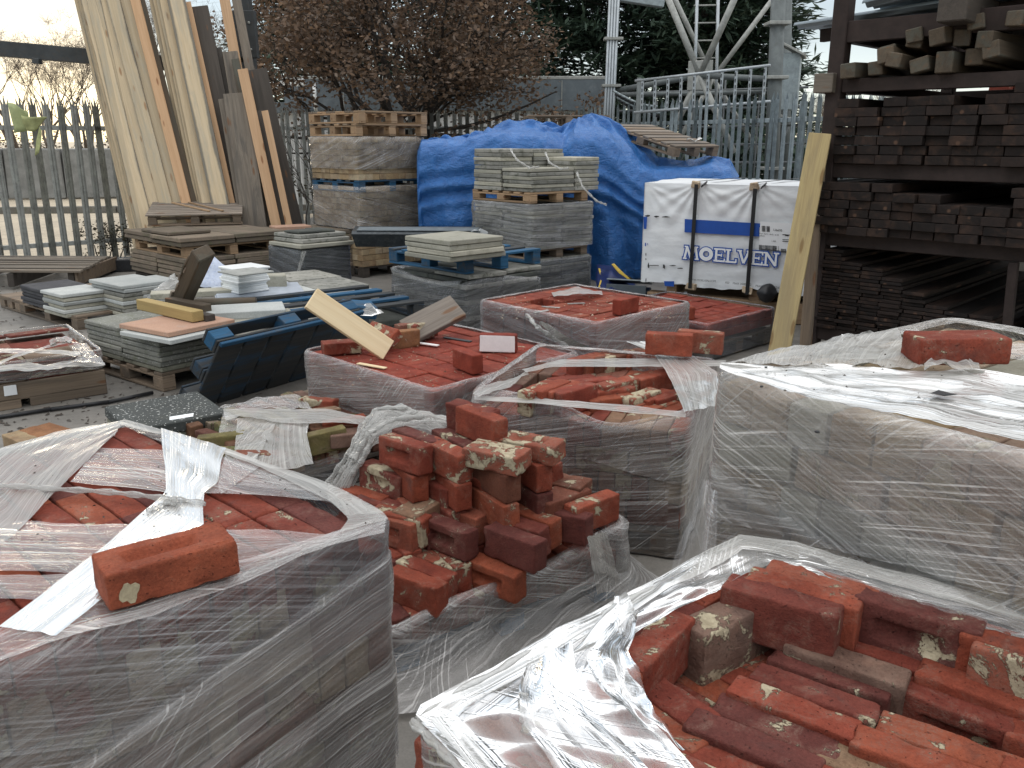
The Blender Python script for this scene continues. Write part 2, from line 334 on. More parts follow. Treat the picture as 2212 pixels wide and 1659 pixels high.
def film_mat(name, base=.22, amp=.75, tint=(.80, .81, .85), rough=.28, cross=.5, ior=1.45, bmp=.30):
    """stretch wrap: clear film gone milky in straight pulled threads"""
    t = NT(name); uv = t.n('ShaderNodeTexCoord', out='UV'); r = t.rand()
    sh = t.n('ShaderNodeVectorMath', {0: (13.7, 7.1, 0), 'Scale': r}, operation='SCALE'); uv = t.n('ShaderNodeVectorMath', {0: uv, 1: sh}, operation='ADD')
    wob = t.noise(uv, 1.6, 2); wv = t.n('ShaderNodeCombineXYZ', {1: t.math('MULTIPLY', wob, .03)}); uvw = t.n('ShaderNodeVectorMath', {0: uv, 1: wv}, operation='ADD')
    def streak(v, ang, sx, sy, det=2):
        m = t.n('ShaderNodeMapping', {'Vector': v, 'Rotation': (0, 0, ang), 'Scale': (1, 1, 1)})
        m = t.n('ShaderNodeVectorMath', {0: m, 1: (sx, sy, 1)}, operation='MULTIPLY'); return t.noise(m, 1.0, det, .6)
    s1 = t.rng(streak(uvw, 0.0, .7, 150), .50, .64); s2 = t.rng(streak(uvw, R_(2), .5, 30, 3), .45, .70)
    s3 = t.rng(streak(uvw, R_(-34), .8, 150), .55, .66); s4 = t.rng(streak(uvw, R_(-4), 1.0, 260), .55, .70); s5 = t.rng(streak(uvw, R_(1), .45, 70), .56, .66)
    blot = t.rng(t.noise(uv, 2.6, 4, .6), .33, .66, .25, 1.0); blot2 = t.rng(t.noise(uv, 3.1, 3, .6), .46, .58)
    a = t.math('ADD', t.math('MULTIPLY', s1, .42), t.math('ADD', t.math('MULTIPLY', s2, .28), t.math('ADD', t.math('MULTIPLY', s4, .30), t.math('MULTIPLY', s5, .40))))
    a = t.math('ADD', t.math('MULTIPLY', a, blot), t.math('MULTIPLY', t.math('MULTIPLY', s3, blot2), cross))
    alpha = t.math('ADD', t.math('MULTIPLY', a, amp), base, True)
    lw = t.n('ShaderNodeLayerWeight', {'Blend': .35}, out='Facing'); alpha = t.math('ADD', alpha, t.math('MULTIPLY', lw, .15), True)
    h = t.math('ADD', t.math('ADD', s1, s5), t.math('ADD', t.math('MULTIPLY', s3, .5), t.math('MULTIPLY', t.noise(uv, 9, 3, .6), .8)))
    drop = t.n('ShaderNodeTexVoronoi', {'Vector': uv, 'Scale': 95, 'Randomness': 1.0}); dm = t.rng(t.noise(uv, 5.5, 3), .52, .62)
    h = t.math('ADD', h, t.math('MULTIPLY', t.math('MULTIPLY', t.rng(drop, .12, .30, 1, 0), dm), 1.6))
    nrm = t.bump(h, bmp, .005)
    p = t.n('ShaderNodeBsdfPrincipled', {'Base Color': (*tint, 1), 'Roughness': rough, 'Specular IOR Level': .32, 'Normal': nrm, 'Coat Weight': .06, 'Coat Roughness': .15})
    g = t.n('ShaderNodeBsdfGlossy', {'Color': (1, 1, 1, 1), 'Roughness': .12, 'Normal': nrm})
    tr = t.n('ShaderNodeBsdfTransparent', {'Color': (.97, .97, .97, 1)})
    fr = t.n('ShaderNodeFresnel', {'IOR': ior})
    clear = t.n('ShaderNodeMixShader', {0: fr, 1: tr, 2: g})
    mixs = t.n('ShaderNodeMixShader', {0: alpha, 1: clear, 2: p}); t.t.links.new(mixs, t.o.inputs[0])
    return t.m
M['film'] = film_mat('stretch_film', .02, .56, (.90, .87, .85))
M['film_thick'] = film_mat('milky_stretch_film', .28, .72, (.52, .51, .485), .60, .35, 1.3, .18)
M['film_clear'] = film_mat('clear_wrinkled_film', .05, .50, (.47, .465, .465), .46, .08, 1.28, .18)
M['film_thin'] = film_mat('thin_stretch_film', .015, .48, (.80, .80, .82))
M['film_band'] = film_mat('overlapping_film_band', .03, .62, (.90, .875, .855))
M['film_white'] = film_mat('white_hazed_film', .03, .52, (.94, .91, .88), .32, .7)
M['film_dark'] = film_mat('dusty_stretch_film', .03, .36, (.55, .57, .62))

def tarp_mat():
    t = NT('blue_tarpaulin'); v = t.obj(False)
    c1 = t.n('ShaderNodeTexVoronoi', {'Vector': v, 'Scale': 9, 'Randomness': 1.0}, feature='DISTANCE_TO_EDGE')
    n1 = t.noise(v, 7, 6, .65, .9); n2 = t.noise(v, 24, 5, .65, .5)
    col = t.mix(t.rng(n1, .3, .7), (.018, .105, .33), (.035, .165, .46))
    h = t.math('ADD', t.math('MULTIPLY', n1, 2.2), t.math('ADD', n2, t.rng(c1, 0, .1, 0, .25)))
    cr = t.noise(t.n('ShaderNodeVectorMath', {0: v, 1: (3, 3, 11)}, operation='MULTIPLY'), 2.2, 6, .7, 1.2)
    return t.pbr(col, .34, t.bump(t.math('ADD', h, t.math('MULTIPLY', cr, 1.6)), .55, .025), spec=.5)
M['tarp'] = tarp_mat()
def wrap_mat():
    t = NT('white_printed_wrap'); v = t.obj(False)
    n1 = t.noise(t.n('ShaderNodeVectorMath', {0: v, 1: (2, 2, 9)}, operation='MULTIPLY'), 1.2, 5, .6, .6)
    col = t.mix(t.rng(n1, .3, .7), (.70, .72, .74), (.78, .79, .80))
    return t.pbr(col, .42, t.bump(t.math('ADD', n1, t.noise(v, 18, 4)), .35, .012), spec=.4)
M['wrap'] = wrap_mat()
def ground_mat(name, a, b, dirt, wet=True, sc=1.0):
    t = NT(name); v = t.n('ShaderNodeTexCoord', out='Object')
    n1 = t.noise(v, .8 * sc, 6, .65); n2 = t.noise(v, 6 * sc, 6, .7); n3 = t.noise(v, 90, 3, .7)
    col = t.mix(t.rng(n1, .35, .65), a, b); col = t.mix(t.rng(n2, .45, .7, 0, .6), col, dirt)
    col = t.mix(t.rng(n3, .35, .7, 0, .35), col, t.mix(1, col, (.45, .45, .45), 'MULTIPLY'))
    col = t.mix(t.rng(t.noise(v, 40, 4, .6), .68, .71, 0, .7), col, (.06, .055, .05))
    rough = t.rng(n1, .3, .7, .45, .85) if wet else .85
    h = t.math('ADD', t.math('MULTIPLY', n2, 1.5), t.math('MULTIPLY', n3, .5))
    return t.pbr(col, rough, t.bump(h, .4, .01), spec=.4 if wet else .12)
M['ground'] = ground_mat('dusty_concrete', (.25, .23, .205), (.18, .17, .155), (.12, .112, .10))
M['road'] = ground_mat('pale_outer_yard', (.62, .53, .40), (.50, .43, .33), (.36, .31, .25), False, .5)
M['kerb'] = slab_mat('kerb_concrete', (.20, .19, .17), (.14, .13, .12))
def leaf_mat(name, cols, sc=3.0, rough=.6, trans=.25):
    t = NT(name); v = t.n('ShaderNodeTexCoord', out='Object')
    g = t.n('ShaderNodeNewGeometry', out='Random Per Island')
    c = t.ramp(g, [(i / max(1, len(cols) - 1), k) for i, k in enumerate(cols)])
    c = t.mix(t.rng(t.noise(v, sc, 3), .35, .65), c, t.mix(1, c, (.72, .72, .75), 'MULTIPLY'))
    p = t.n('ShaderNodeBsdfPrincipled', {'Base Color': c, 'Roughness': rough, 'Specular IOR Level': .3}); tr = t.n('ShaderNodeBsdfTranslucent', {'Color': c})
    t.t.links.new(t.n('ShaderNodeMixShader', {0: trans, 1: p, 2: tr}), t.o.inputs[0]); return t.m
M['oak_leaf'] = leaf_mat('dead_oak_leaves', [(.085, .060, .045), (.14, .092, .062), (.20, .125, .078), (.105, .075, .055), (.29, .18, .105), (.12, .085, .062), (.22, .165, .125), (.16, .095, .058)])
M['conifer'] = leaf_mat('conifer_sprays', [(.036, .060, .042), (.050, .082, .055), (.066, .098, .064), (.044, .070, .052)], 1.5, trans=.1)
M['bark'] = plain('dark_bark', (.040, .034, .030), .9, var=.35, sc=14, bump=.6)
M['twig'] = plain('bare_twigs', (.12, .095, .075), .9, var=.3, sc=5)
M['weed'] = leaf_mat('dry_weeds', [(.05, .045, .03), (.09, .07, .045), (.06, .07, .035)])
M['hedge'] = leaf_mat('far_hedge', [(.10, .08, .06), (.14, .10, .075), (.09, .085, .06)])
M['grass'] = leaf_mat('rough_grass', [(.06, .09, .03), (.09, .11, .04), (.12, .11, .05)])
def clear_roof():
    t = NT('corrugated_sheet'); v = t.obj(False); n = t.noise(v, 4, 5)
    return t.pbr(t.mix(t.rng(n, .3, .7), (.30, .36, .40), (.20, .24, .27)), .45, None, .2)
M['roof'] = clear_roof()

# ------------------------------------------------------------------ ground and far setting
def sheet(name, pts, z, mat, sub=1):
    bm = bmesh.new(); bm.faces.new([bm.verts.new((x, y, z)) for x, y in pts])
    return structure(put(name, mk(bm, name, mat)))
sheet('ground', [(-400, -60), (400, -60), (400, 700), (-400, 700)], -.004, M['road'])
def yard_mesh():
    bm = bmesh.new(); n = 60
    xs = [-12 + 24 * i / n for i in range(n + 1)]; ys = [-4 + 24 * i / n for i in range(n + 1)]
    g = [[bm.verts.new((x, y, .010 + .008 * noise.noise(Vector((x * .9, y * .9, 0))))) for y in ys] for x in xs]
    for i in range(n):
        for j in range(n): bm.faces.new((g[i][j], g[i + 1][j], g[i + 1][j + 1], g[i][j + 1]))
    bmesh.ops.delete(bm, geom=[f for f in bm.faces if f.calc_center_median().y > 11.6 + (f.calc_center_median().x + 6.8) * .85 and f.calc_center_median().x < -4.5], context='FACES')
    return mk(bm, 'yard', M['ground'], True)
structure(put('yard_pavement', yard_mesh()))
# grit, splinters and brick crumbs on the concrete
def grit():
    V, F = [], []
    rr = random.Random(3)
    for i in range(900):
        u, v = rr.uniform(-20, 560), rr.uniform(600, 990); p = at(u, v, .012); s = rr.choice((.003, .004, .005, .007, .010))
        a = rr.uniform(0, 6.28); l = s * rr.uniform(1, 4.5); k = len(V); ca, sa = math.cos(a), math.sin(a)
        for x, y, z in ((-l, -s, 0), (l, -s * .6, 0), (l * .8, s, 0), (-l * .9, s * .7, 0), (-l * .5, 0, s * .9), (l * .5, 0, s * .8)):
            V.append((p.x + x * ca - y * sa, p.y + x * sa + y * ca, .013 + z))
        F += [(k, k + 1, k + 5, k + 4), (k + 1, k + 2, k + 5), (k + 2, k + 3, k + 4, k + 5), (k + 3, k, k + 4)]
    o = put('debris', raw(V, F, 'debris', M['wood_dark'])); o['kind'] = 'stuff'
grit()
# low concrete retaining wall and stacked stone beyond the left fence
w = thing('yard_wall', 'low rough grey wall across the outer yard behind the left fence', 'wall', at(-40, 432, 0), R_(14))
for i in range(7):
    put('wall_block', block((1.5, .45, U(1.38, 1.5)), M['grey_stone'], .03, .03, i), w, (i * 1.52, U(-.05, .05), .72), (0, 0, U(-.02, .02)))
w = thing('stone_pile', 'stack of grey stone slabs on pallets in the outer yard behind the left fence', 'stone stack', at(225, 395, 0), R_(10))
for i in range(4):
    for j in range(5): put('stone_slab', block((U(1.2, 1.7), 1.0, .13), M['slab_old' if j % 2 else 'slab_grey'], .015, .02, j), w, (i * 1.75, U(-.1, .1), .09 + j * .17), (0, 0, U(-.06, .06)))
b = thing('site_shed', 'grey metal site cabin in the outer yard seen through the left fence', 'shed', at(165, 372, 0), R_(8))
put('wall', block((3.2, 2.4, 2.2), M['fascia'], .02), b, (3.4, 2.5, 1.1)); put('roof', block((3.4, 2.6, .14), M['galv_dull'], .02), b, (3.4, 2.5, 2.28))
for i in range(2): put('door', block((.95, .05, 1.8), M['galv_dull'], .01), b, (2.9 + i * 1.0, 1.27, .95))
k = thing('yard_kerb', 'long low kerb across the pale outer yard', 'kerb', at(-60, 462, 0), R_(7))
for i in range(14): put('kerbstone', block((.91, .16, .16), M['kerb'], .015, .006, i % 4), k, (i * .92, 0, .07))

# ------------------------------------------------------------------ trees
def leaf_cloud(n, pts, size, flat=.4, seed=1, droop=0.0, ratio=.6):
    """n leaf quads strewn round the given (centre, radius) clumps"""
    rr = random.Random(seed); V, F = [], []
    for i in range(n):
        c, r = rr.choice(pts)
        d = Vector((rr.gauss(0, 1), rr.gauss(0, 1), rr.gauss(0, 1) * .8)); d = d.normalized() * r * rr.random() ** .45
        p = c + d; s = size * rr.uniform(.6, 1.4)
        a = Vector((rr.gauss(0, 1), rr.gauss(0, 1), rr.gauss(0, flat) - droop)).normalized(); b = a.cross(Vector((rr.gauss(0, 1), rr.gauss(0, 1), rr.gauss(0, 1)))).normalized()
        k = len(V); V += [p - a * s, p + b * s * ratio * .8 - a * s * .1, p + a * s, p - b * s * ratio + a * s * .15]; F.append((k, k + 1, k + 2, k + 3))
    return V, F
def grow(V, F, p, d, r, l, depth, ends, rr, spread=.55, up=.15, n=5, taper=.68, kids=(2, 3)):
    q = p + d * l
    mid = p + d * l * .5 + Vector((rr.uniform(-1, 1), rr.uniform(-1, 1), rr.uniform(-1, 1))) * l * .08
    tube_into(V, F, p, mid, r, r * .87, n, False); tube_into(V, F, mid, q, r * .87, r * taper, n, False)
    if depth == 0: ends.append((q, l)); return
    if depth <= 2: ends.append((mid, l))
    for i in range(rr.randint(*kids)):
        a = Vector((rr.gauss(0, 1), rr.gauss(0, 1), rr.gauss(0, 1))); nd = (d + a.normalized() * spread * rr.uniform(.7, 1.3) + Vector((0, 0, up))).normalized()
        grow(V, F, q, nd, r * taper * rr.uniform(.75, 1), l * rr.uniform(.68, .92), depth - 1, ends, rr, spread, up, max(3, n - 1), taper, kids)
# the oak behind the fence, still hung with brown leaves
rr = random.Random(11)
oak = thing('oak_tree', 'oak tree with dead brown leaves behind the fence and stacked pallets', 'tree', (-2.3, 18.9, 0))
V, F, ends = [], [], []
for i in range(3): tube_into(V, F, (-.25 + .25 * i, .1 * i, 0), (-.5 + .45 * i, .1 * i, 1.7 + .2 * i), .16, .12, 7, False)
for i in range(15):
    a = i / 15 * 6.283 + .3; d = Vector((math.cos(a), math.sin(a) * .8, U(.15, 1.5))).normalized()
    grow(V, F, Vector((-.5 + .45 * (i % 3), 0, 1.6 + .2 * (i % 3))), d, .085, U(.9, 1.35), 4, ends, rr, .6, .12)
put('trunk', raw(V, F, 'trunk', M['bark'], True), oak)
clumps = [(q, .42) for q, l in ends if q.z > 1.2]
for i in range(230):     # crown body
    a = rr.uniform(0, 6.283); z = rr.uniform(1.1, 6.2); w_ = 3.3 * math.sqrt(max(.05, 1 - ((z - 4.0) / 3.3) ** 2)); r0 = w_ * rr.random() ** .5
    if z < 1.9 and rr.random() < .55: continue
    clumps.append((Vector((math.cos(a) * r0, math.sin(a) * r0 * .62, z)), rr.uniform(.28, .62)))
for i in range(26):      # low limb reaching to the right
    t_ = rr.random(); clumps.append((Vector((2.2 + 2.0 * t_, -.3 + rr.uniform(-.3, .3), 1.75 + .55 * rr.random() + .2 * t_)), .32 - .1 * t_))
for i in range(12): clumps.append((Vector((-3.0 - rr.random() * .9, rr.uniform(-.5, .5), rr.uniform(1.5, 4.2))), .35))
V, F = leaf_cloud(38000, clumps, .050, .5, 5, .15)
put('crown', raw(V, F, 'crown', M['oak_leaf']), oak)
V, F = [], []
for q in ((3.9, -.4, 2.0), (3.2, -.5, 2.6), (-3.6, -.2, 1.9), (-2.6, -.6, 1.4), (2.2, -.6, 1.55)):
    p = Vector((.3 if q[0] > 0 else -.4, 0, 1.8))
    for s_ in range(6):
        q2 = Vector(q); a = p.lerp(q2, s_ / 6) + Vector((0, 0, -.18 * math.sin(s_ / 6 * 3.14))); b = p.lerp(q2, (s_ + 1) / 6) + Vector((0, 0, -.18 * math.sin((s_ + 1) / 6 * 3.14)))
        tube_into(V, F, a, b, .05 - .006 * s_, .044 - .006 * s_, 5, False)
put('limb', raw(V, F, 'limb', M['bark'], True), oak)

def conifer(x, y, h, r, n, seed, label, bare=0.0):
    t = thing('conifer_tree', label, 'tree', (x, y, 0), 0, 'dark conifers behind the fence')
    rr = random.Random(seed); V, F = [], []
    tube_into(V, F, (0, 0, 0), (.1, 0, h * .97), r * .055 + .06, .03, 8)
    BV, BF = [], []
    LV, LF = [], []
    nb = int(h * 15)
    for i in range(nb):
        z = h * (.06 + bare + (.92 - bare) * (i / nb)); a = rr.uniform(0, 6.283); L = r * (1 - (z / h) ** 1.35) * rr.uniform(.65, 1.12) + .15
        d = Vector((math.cos(a), math.sin(a), rr.uniform(.0, .3))); tip = Vector((0, 0, z)) + d * L
        tube_into(BV, BF, (0, 0, z), tip, .03, .008, 3, False)
        for k in range(int(n / nb)):
            f = rr.random() ** .6; p = Vector((0, 0, z)).lerp(tip, f) + Vector((rr.gauss(0, .24), rr.gauss(0, .24), rr.gauss(0, .16) - .10 * f))
            o = (d + Vector((rr.gauss(0, .6), rr.gauss(0, .6), rr.gauss(-.15, .35)))).normalized(); s = rr.uniform(.16, .42); b = o.cross(Vector((rr.gauss(0, .4), rr.gauss(0, .4), 1))).normalized() * s * .15
            k0 = len(LV); LV += [p, p + o * s * .6 + b, p + o * s * 1.35, p + o * s * .6 - b]; LF.append((k0, k0 + 1, k0 + 2, k0 + 3))
    put('trunk', raw(V, F, 'trunk', M['bark'], True), t); put('branches', raw(BV, BF, 'branches', M['bark']), t)['kind'] = 'stuff'
    put('crown', raw(LV, LF, 'crown', M['conifer']), t)
conifer(-6.0, 29, 12, 3.2, 32000, 1, 'dark conifer showing left of the brown oak above the white building')
conifer(-1.2, 30, 14, 3.8, 38000, 2, 'dark conifer standing directly behind the brown oak')
conifer(3.0, 28, 14, 3.6, 46000, 3, 'dark bushy conifer between the brown oak and the mast leg')
conifer(5.6, 27, 15, 3.2, 38000, 4, 'dark conifer with bare lower trunk behind the mast braces', .08)
conifer(7.0, 28, 13, 2.5, 26000, 5, 'dark conifer at the edge of the clump beside the bright sky')
def bare_tree(x, y, h, seed, label, name='bare_tree', depth=6, r=.13):
    t = thing(name, label, 'tree', (x, y, 0), 0, 'bare winter trees'); rr = random.Random(seed); V, F, ends = [], [], []
    tube_into(V, F, (0, 0, 0), (0, 0, h * .16), r * 1.2, r, 7, False)
    for i in range(4): grow(V, F, Vector((0, 0, h * (.14 + .02 * i))), Vector((rr.gauss(0, .38), rr.gauss(0, .38), 1)).normalized(), r * .62, h * .20, depth - 1, ends, rr, .46, .14, 5, .60, (2, 3))
    k = len(F)
    put('trunk', raw(V[:], F[:], 'trunk', M['twig']), t)
    V, F = [], []
    for q, l in ends:
        for j in range(4):
            d = Vector((rr.gauss(0, 1), rr.gauss(0, 1), rr.gauss(.6, .6))).normalized(); tube_into(V, F, q, q + d * l * rr.uniform(.5, 1.3), r * .032, r * .016, 3, False)
    put('crown', raw(V, F, 'crown', M['twig']), t)
for i, (u, y, h, lb) in enumerate([(35, 38, 6.4, 'bare tree showing left of the hi-vis vest above the left fence'), (100, 42, 7.2, 'twiggy bare tree above the left fence before the glowing sky'), (182, 36, 5.6, 'slender bare tree close to the leaning pale planks'), (355, 40, 8.0, 'bare tree glimpsed between the two groups of leaning planks'), (-30, 34, 6.0, 'bare tree at the far left above the steel beam end')]):
    q = at(u, 300, y=y); bare_tree(q.x, y, h, 20 + i, lb, r=.12)
for i, (u, y) in enumerate([(1745, 70), (1800, 76), (1900, 66), (1985, 72)]):
    q = at(u, 300, y=y); bare_tree(q.x, y, 5.6 + .5 * i, 40 + i, ['distant bare tree between the grey cabinet and the timber rack', 'distant bare tree right behind the timber rack post', 'distant bare tree seen through the gap in the timber rack', 'distant bare tree glimpsed through the middle of the rack gap'][i], r=.12, depth=5)
V, F = leaf_cloud(16000, [(Vector((-60 + i * 3.5 + U(-1, 1), 78 + U(-3, 3), U(.6, 2.0))), 2.0) for i in range(44)], .13, .5, 9)
structure(put('far_hedge', raw(V, F, 'hedge', M['hedge'])), 'stuff')

# ------------------------------------------------------------------ low white building behind the fence
b = thing('white_building', 'long low white building with grey fascia behind the brown oak', 'building', (-5.9, 23.6, 0))
bx = lambda n, c, s, m: put(n, block(s, m, .01), b, c)
bx('wall', (4.25, 3, 1.27), (8.5, 6, 2.54), M['white']); bx('fascia', (4.25, -.06, 2.78), (8.6, .16, .80), M['fascia']); bx('roof', (4.25, 3, 3.2), (8.7, 6.3, .08), M['galv_dull'])
bx('fascia', (-1.0, -1.1, 2.42), (3.2, .14, .26), M['fascia']); bx('wall', (-1.0, 1.5, 1.15), (3.0, 5.0, 2.3), M['white'])
g = put('bargeboard', block((3.3, .10, .16), M['white_gloss'], .01), b, (-.9, -1.16, 2.86), (0, R_(-6), 0))
bx('gutter_box', (-1.45, -1.35, 2.52), (1.15, .35, .42), M['galv_dull'])
tube('downpipe', [(1.0, -1.28, 3.0), (1.0, -1.28, 2.3), (1.12, -1.22, 2.1), (1.12, -1.22, .05)], .045, M['white_gloss'], b)
for i in range(4): put('panel_joint', block((.02, .02, .70), M['galv_dull'], 0), b, (1.5 + i * 1.9, -.15, 2.78))

# ------------------------------------------------------------------ palisade fences
def pale_mesh(h, mat, w=.086):
    key = ('pale', h, mat.name)
    if key in _cache: return _cache[key]
    P = [(-.5, .0), (-.2, .018), (0, .006), (.2, .018), (.5, 0)]; P = [(x * w, -y) for x, y in P]; zt = h - .13
    V, F = [], []
    for z in (0, zt): V += [(x, y, z) for x, y in P]
    for i in range(4): F.append((i, i + 1, i + 6, i + 5))
    # three split points
    for i, j, tx, ty, tz in ((0, 1, -.62 * w, -.035, h - .035), (1, 3, 0, .008, h), (3, 4, .62 * w, -.035, h - .035)):
        a, b_ = 5 + i, 5 + j
        if j - i == 1: V.append((tx, ty, tz)); F.append((a, b_, len(V) - 1))
        else: V.append((tx, ty, tz)); F.append((a, a + 1, len(V) - 1)); F.append((a + 1, b_, len(V) - 1))
    bm = bmesh.new(); vs_ = [bm.verts.new(v) for v in V]
    for f in F: bm.faces.new([vs_[i] for i in f])
    bmesh.ops.solidify(bm, geom=bm.faces[:], thickness=.004)
    _cache[key] = mk(bm, 'pale', mat); return _cache[key]
def fence(label, p, q, h, mat, sp=.155, posts=(), skip=()):
    p, q = Vector(p), Vector(q); L = (q - p).length; a = math.atan2(q.y - p.y, q.x - p.x)
    t = thing('palisade_fence', label, 'fence', (p.x, p.y, 0), a)
    for i in range(int(L / sp) + 1):
        if i in skip: continue
        put('pale', pale_mesh(round(h, 2), mat), t, (i * sp, -.035, .05), (U(-.012, .012), U(-.012, .012), U(-.08, .08)))
    for z in (.28, h - .36): put('rail', block((L + .05, .045, .06), mat, .004), t, (L / 2, .0, z))
    for x in posts: put('post', block((.10, .06, h - .12), mat, .004), t, (x, .06, (h - .12) / 2))
    return t
fence('dull grey palisade fence in front of the pale outer yard, left of the leaning planks', (-7.6, 10.55), (-4.7, 12.95), 2.16, M['galv_dull'], .158, (.2, 2.95))
fence('grey palisade fence run between the leaning planks and the stacked brick packs', (-4.75, 16.2), (-2.6, 18.6), 2.22, M['galv_dull'], .155, (1.4,))
fence('short-looking far palisade run below the brown oak and above the blue tarpaulin', (-2.6, 18.75), (1.55, 19.1), 2.25, M['galv_dull'], .152, (.1, 2.9))
fence('galvanised palisade fence in front of the steel mast', (1.35, 17.6), (4.05, 12.35), 2.28, M['galv'], .155, (.15, 2.9))
fence('galvanised palisade run beside the timber rack', (4.1, 12.7), (5.6, 13.35), 2.30, M['galv'], .155, (.1, 1.4))
g = thing('fence_vest', 'faded yellow-green hi-vis vest hung over the left palisade fence', 'vest')
g.name = 'hivis_vest'
def cloth(name, cols, mat, parent, amp=.02, seed=0, thick=.004):
    """cloth from rows of world points, faintly rumpled, with a little thickness"""
    n = len(cols); mrow = len(cols[0]); V, F = [], []; K = 5
    def P(i, j):
        i0 = min(int(i), n - 2); j0 = min(int(j), mrow - 2); a, b_ = i - i0, j - j0
        return (cols[i0][j0] * (1 - a) * (1 - b_) + cols[i0 + 1][j0] * a * (1 - b_) + cols[i0][j0 + 1] * (1 - a) * b_ + cols[i0 + 1][j0 + 1] * a * b_)
    A, B = (n - 1) * K, (mrow - 1) * K
    for i in range(A + 1):
        for j in range(B + 1):
            p = P(i / K, j / K); nn = noise.noise_vector(p * 7 + Vector((seed, 0, 0))); V.append(p + nn * amp)
    for i in range(A):
        for j in range(B): k = i * (B + 1) + j; F.append((k, k + 1, k + B + 2, k + B + 1))
    me = raw(V, F, name, mat, True); bm = bmesh.new(); bm.from_mesh(me); bmesh.ops.solidify(bm, geom=bm.faces[:], thickness=thick); bm.to_mesh(me); bm.free()
    return put(name, me, parent)
yv = 10.95
cloth('vest_panel', [[at(16, 220, y=yv), at(32, 290, y=yv)], [at(36, 226, y=yv - .08), at(50, 286, y=yv)], [at(58, 244, y=yv - .08), at(68, 280, y=yv)]], M['hivis_band'], g, .02, 1)
cloth('vest_panel', [[at(48, 246, y=yv - .1), at(58, 284, y=yv - .05)], [at(74, 252, y=yv - .12), at(76, 282, y=yv - .05)], [at(102, 254, y=yv), at(90, 272, y=yv)]], M['hivis'], g, .03, 3)
cloth('vest_tail', [[at(84, 276, y=yv), at(72, 336, y=yv)], [at(89, 280, y=yv - .05), at(83, 330, y=yv)]], M['hivis'], g, .02, 5)

# steel goalpost frame the planks lean on
fr = thing('steel_frame', 'dark steel beam on a tall steel column behind the leaning planks', 'steel frame')
def bar_between(name, p, q, w_, h_, mat, parent):
    p, q = Vector(p), Vector(q); d = q - p; m_ = block((d.length, w_, h_), mat, .004)
    return put(name, m_, parent, (p + q) / 2, (0, -math.asin(d.z / d.length), math.atan2(d.y, d.x)))
bar_between('beam', at(-60, 100, y=11.9), at(545, 153, y=13.0), .16, .19, M['steel_dark'], fr)
bar_between('bracket', at(80, 126, y=12.0), at(80, 138, y=12.0) , .09, .09, M['steel_dark'], fr)
q = at(537, 150, y=13.05); put('column', block((.2, .2, 4.6), M['steel_dark'], .006), fr, (q.x, 13.05, 2.3)); put('top_plate', block((.36, .12, .62), M['steel_dark'], .006), fr, (q.x + .02, 12.9, q.z + .45)); put('foot_plate', block((.32, .32, .03), M['steel_dark'], .004), fr, (q.x, 13.05, .03))
for dx in (-.1, .12):
    for dz in (.25, .6): put('bolt', block((.03, .03, .03), M['galv_dull'], .006), fr, (q.x + dx, 12.83, q.z + dz))

# ------------------------------------------------------------------ steel telecom mast behind the right fence
ms = thing('lattice_mast', 'galvanised steel lattice mast with cross braces and cable ladder behind the fence', 'mast')
def member(name, a, b, r, mat=M['galv'], n=10): return tube(name, [a, b], r, mat, ms, n)
YA, YB = 16.6, 14.4
A0, A1 = at(1310, 330, y=YA), at(1330, -60, y=YA)
B0, B1 = at(1668, 420, y=YB), at(1684, -60, y=YB)
A0 = Vector((A0.x, YA, 0)); B0 = Vector((B0.x, YB, 0))
member('leg', A0, A1, .10); member('leg', B0, B1, .115, M['mast_dark'])
C0, C1 = at(1700, 420, y=17.2), at(1700, -60, y=17.2); C0 = Vector((C0.x, 17.2, 0)); member('leg', C0, C1, .10, M['mast_dark'])
for i in range(4): tube('cable', [A0 + Vector((-.10 + .05 * i, -.16, 0)), A1 + Vector((-.10 + .05 * i, -.16, 0))], .024, M['galv_pale'], ms, 6)
for z in (1.2, 2.6, 3.4):
    f = z / A1.z; put('cable_clamp', block((.34, .22, .05), M['galv_dull'], .006), ms, A0.lerp(A1, f) + Vector((0, -.1, 0)))
    f = z / B1.z; put('cable_clamp', block((.34, .34, .05), M['galv_dull'], .006), ms, B0.lerp(B1, f))
X = at(1512, 163, y=15.4)
put('gusset_plate', block((.42, .06, .48), M['galv_dull'], .01), ms, X, (0, 0, R_(-30)))
for p, r in ((at(1428, -40, y=15.9), .055), (at(1606, -45, y=15.0), .055), (at(1430, 330, y=15.9), .055), (at(1585, 330, y=15.0), .055)): member('brace', X, p, r, M['galv_dull'])
X2 = at(1540, 170, y=17.0)
for p in (at(1440, -40, y=16.8), at(1690, -30, y=17.2), at(1452, 330, y=16.8), at(1640, 330, y=17.2)): member('brace', X2, p, .045, M['galv_dull'])
member('horizontal_brace', at(1318, 198, y=YA), X, .05, M['mast_dark']); member('horizontal_brace', X, at(1668, 171, y=YB), .05, M['mast_dark'])
member('horizontal_brace', at(1318, 206, y=YA + .4), at(1668, 198, y=16.6), .04, M['mast_dark'])
put('antenna_panel', block((1.5, .2, .12), M['galv'], .01), ms, at(1345, -4, y=16.7), (0, R_(8), 0))
# vertical climbing ladder
for u0, u1 in ((1507, 1497), (1552, 1545)):
    tube('stile', [at(u1, 300, y=15.9), at(u0, -40, y=15.9)], .028, M['galv_pale'], ms, 6)
for v in (12, 50, 88, 126, 162): tube('rung', [at(1499, v, y=15.9), at(1549, v - 1, y=15.9)], .014, M['galv_dull'], ms, 5)
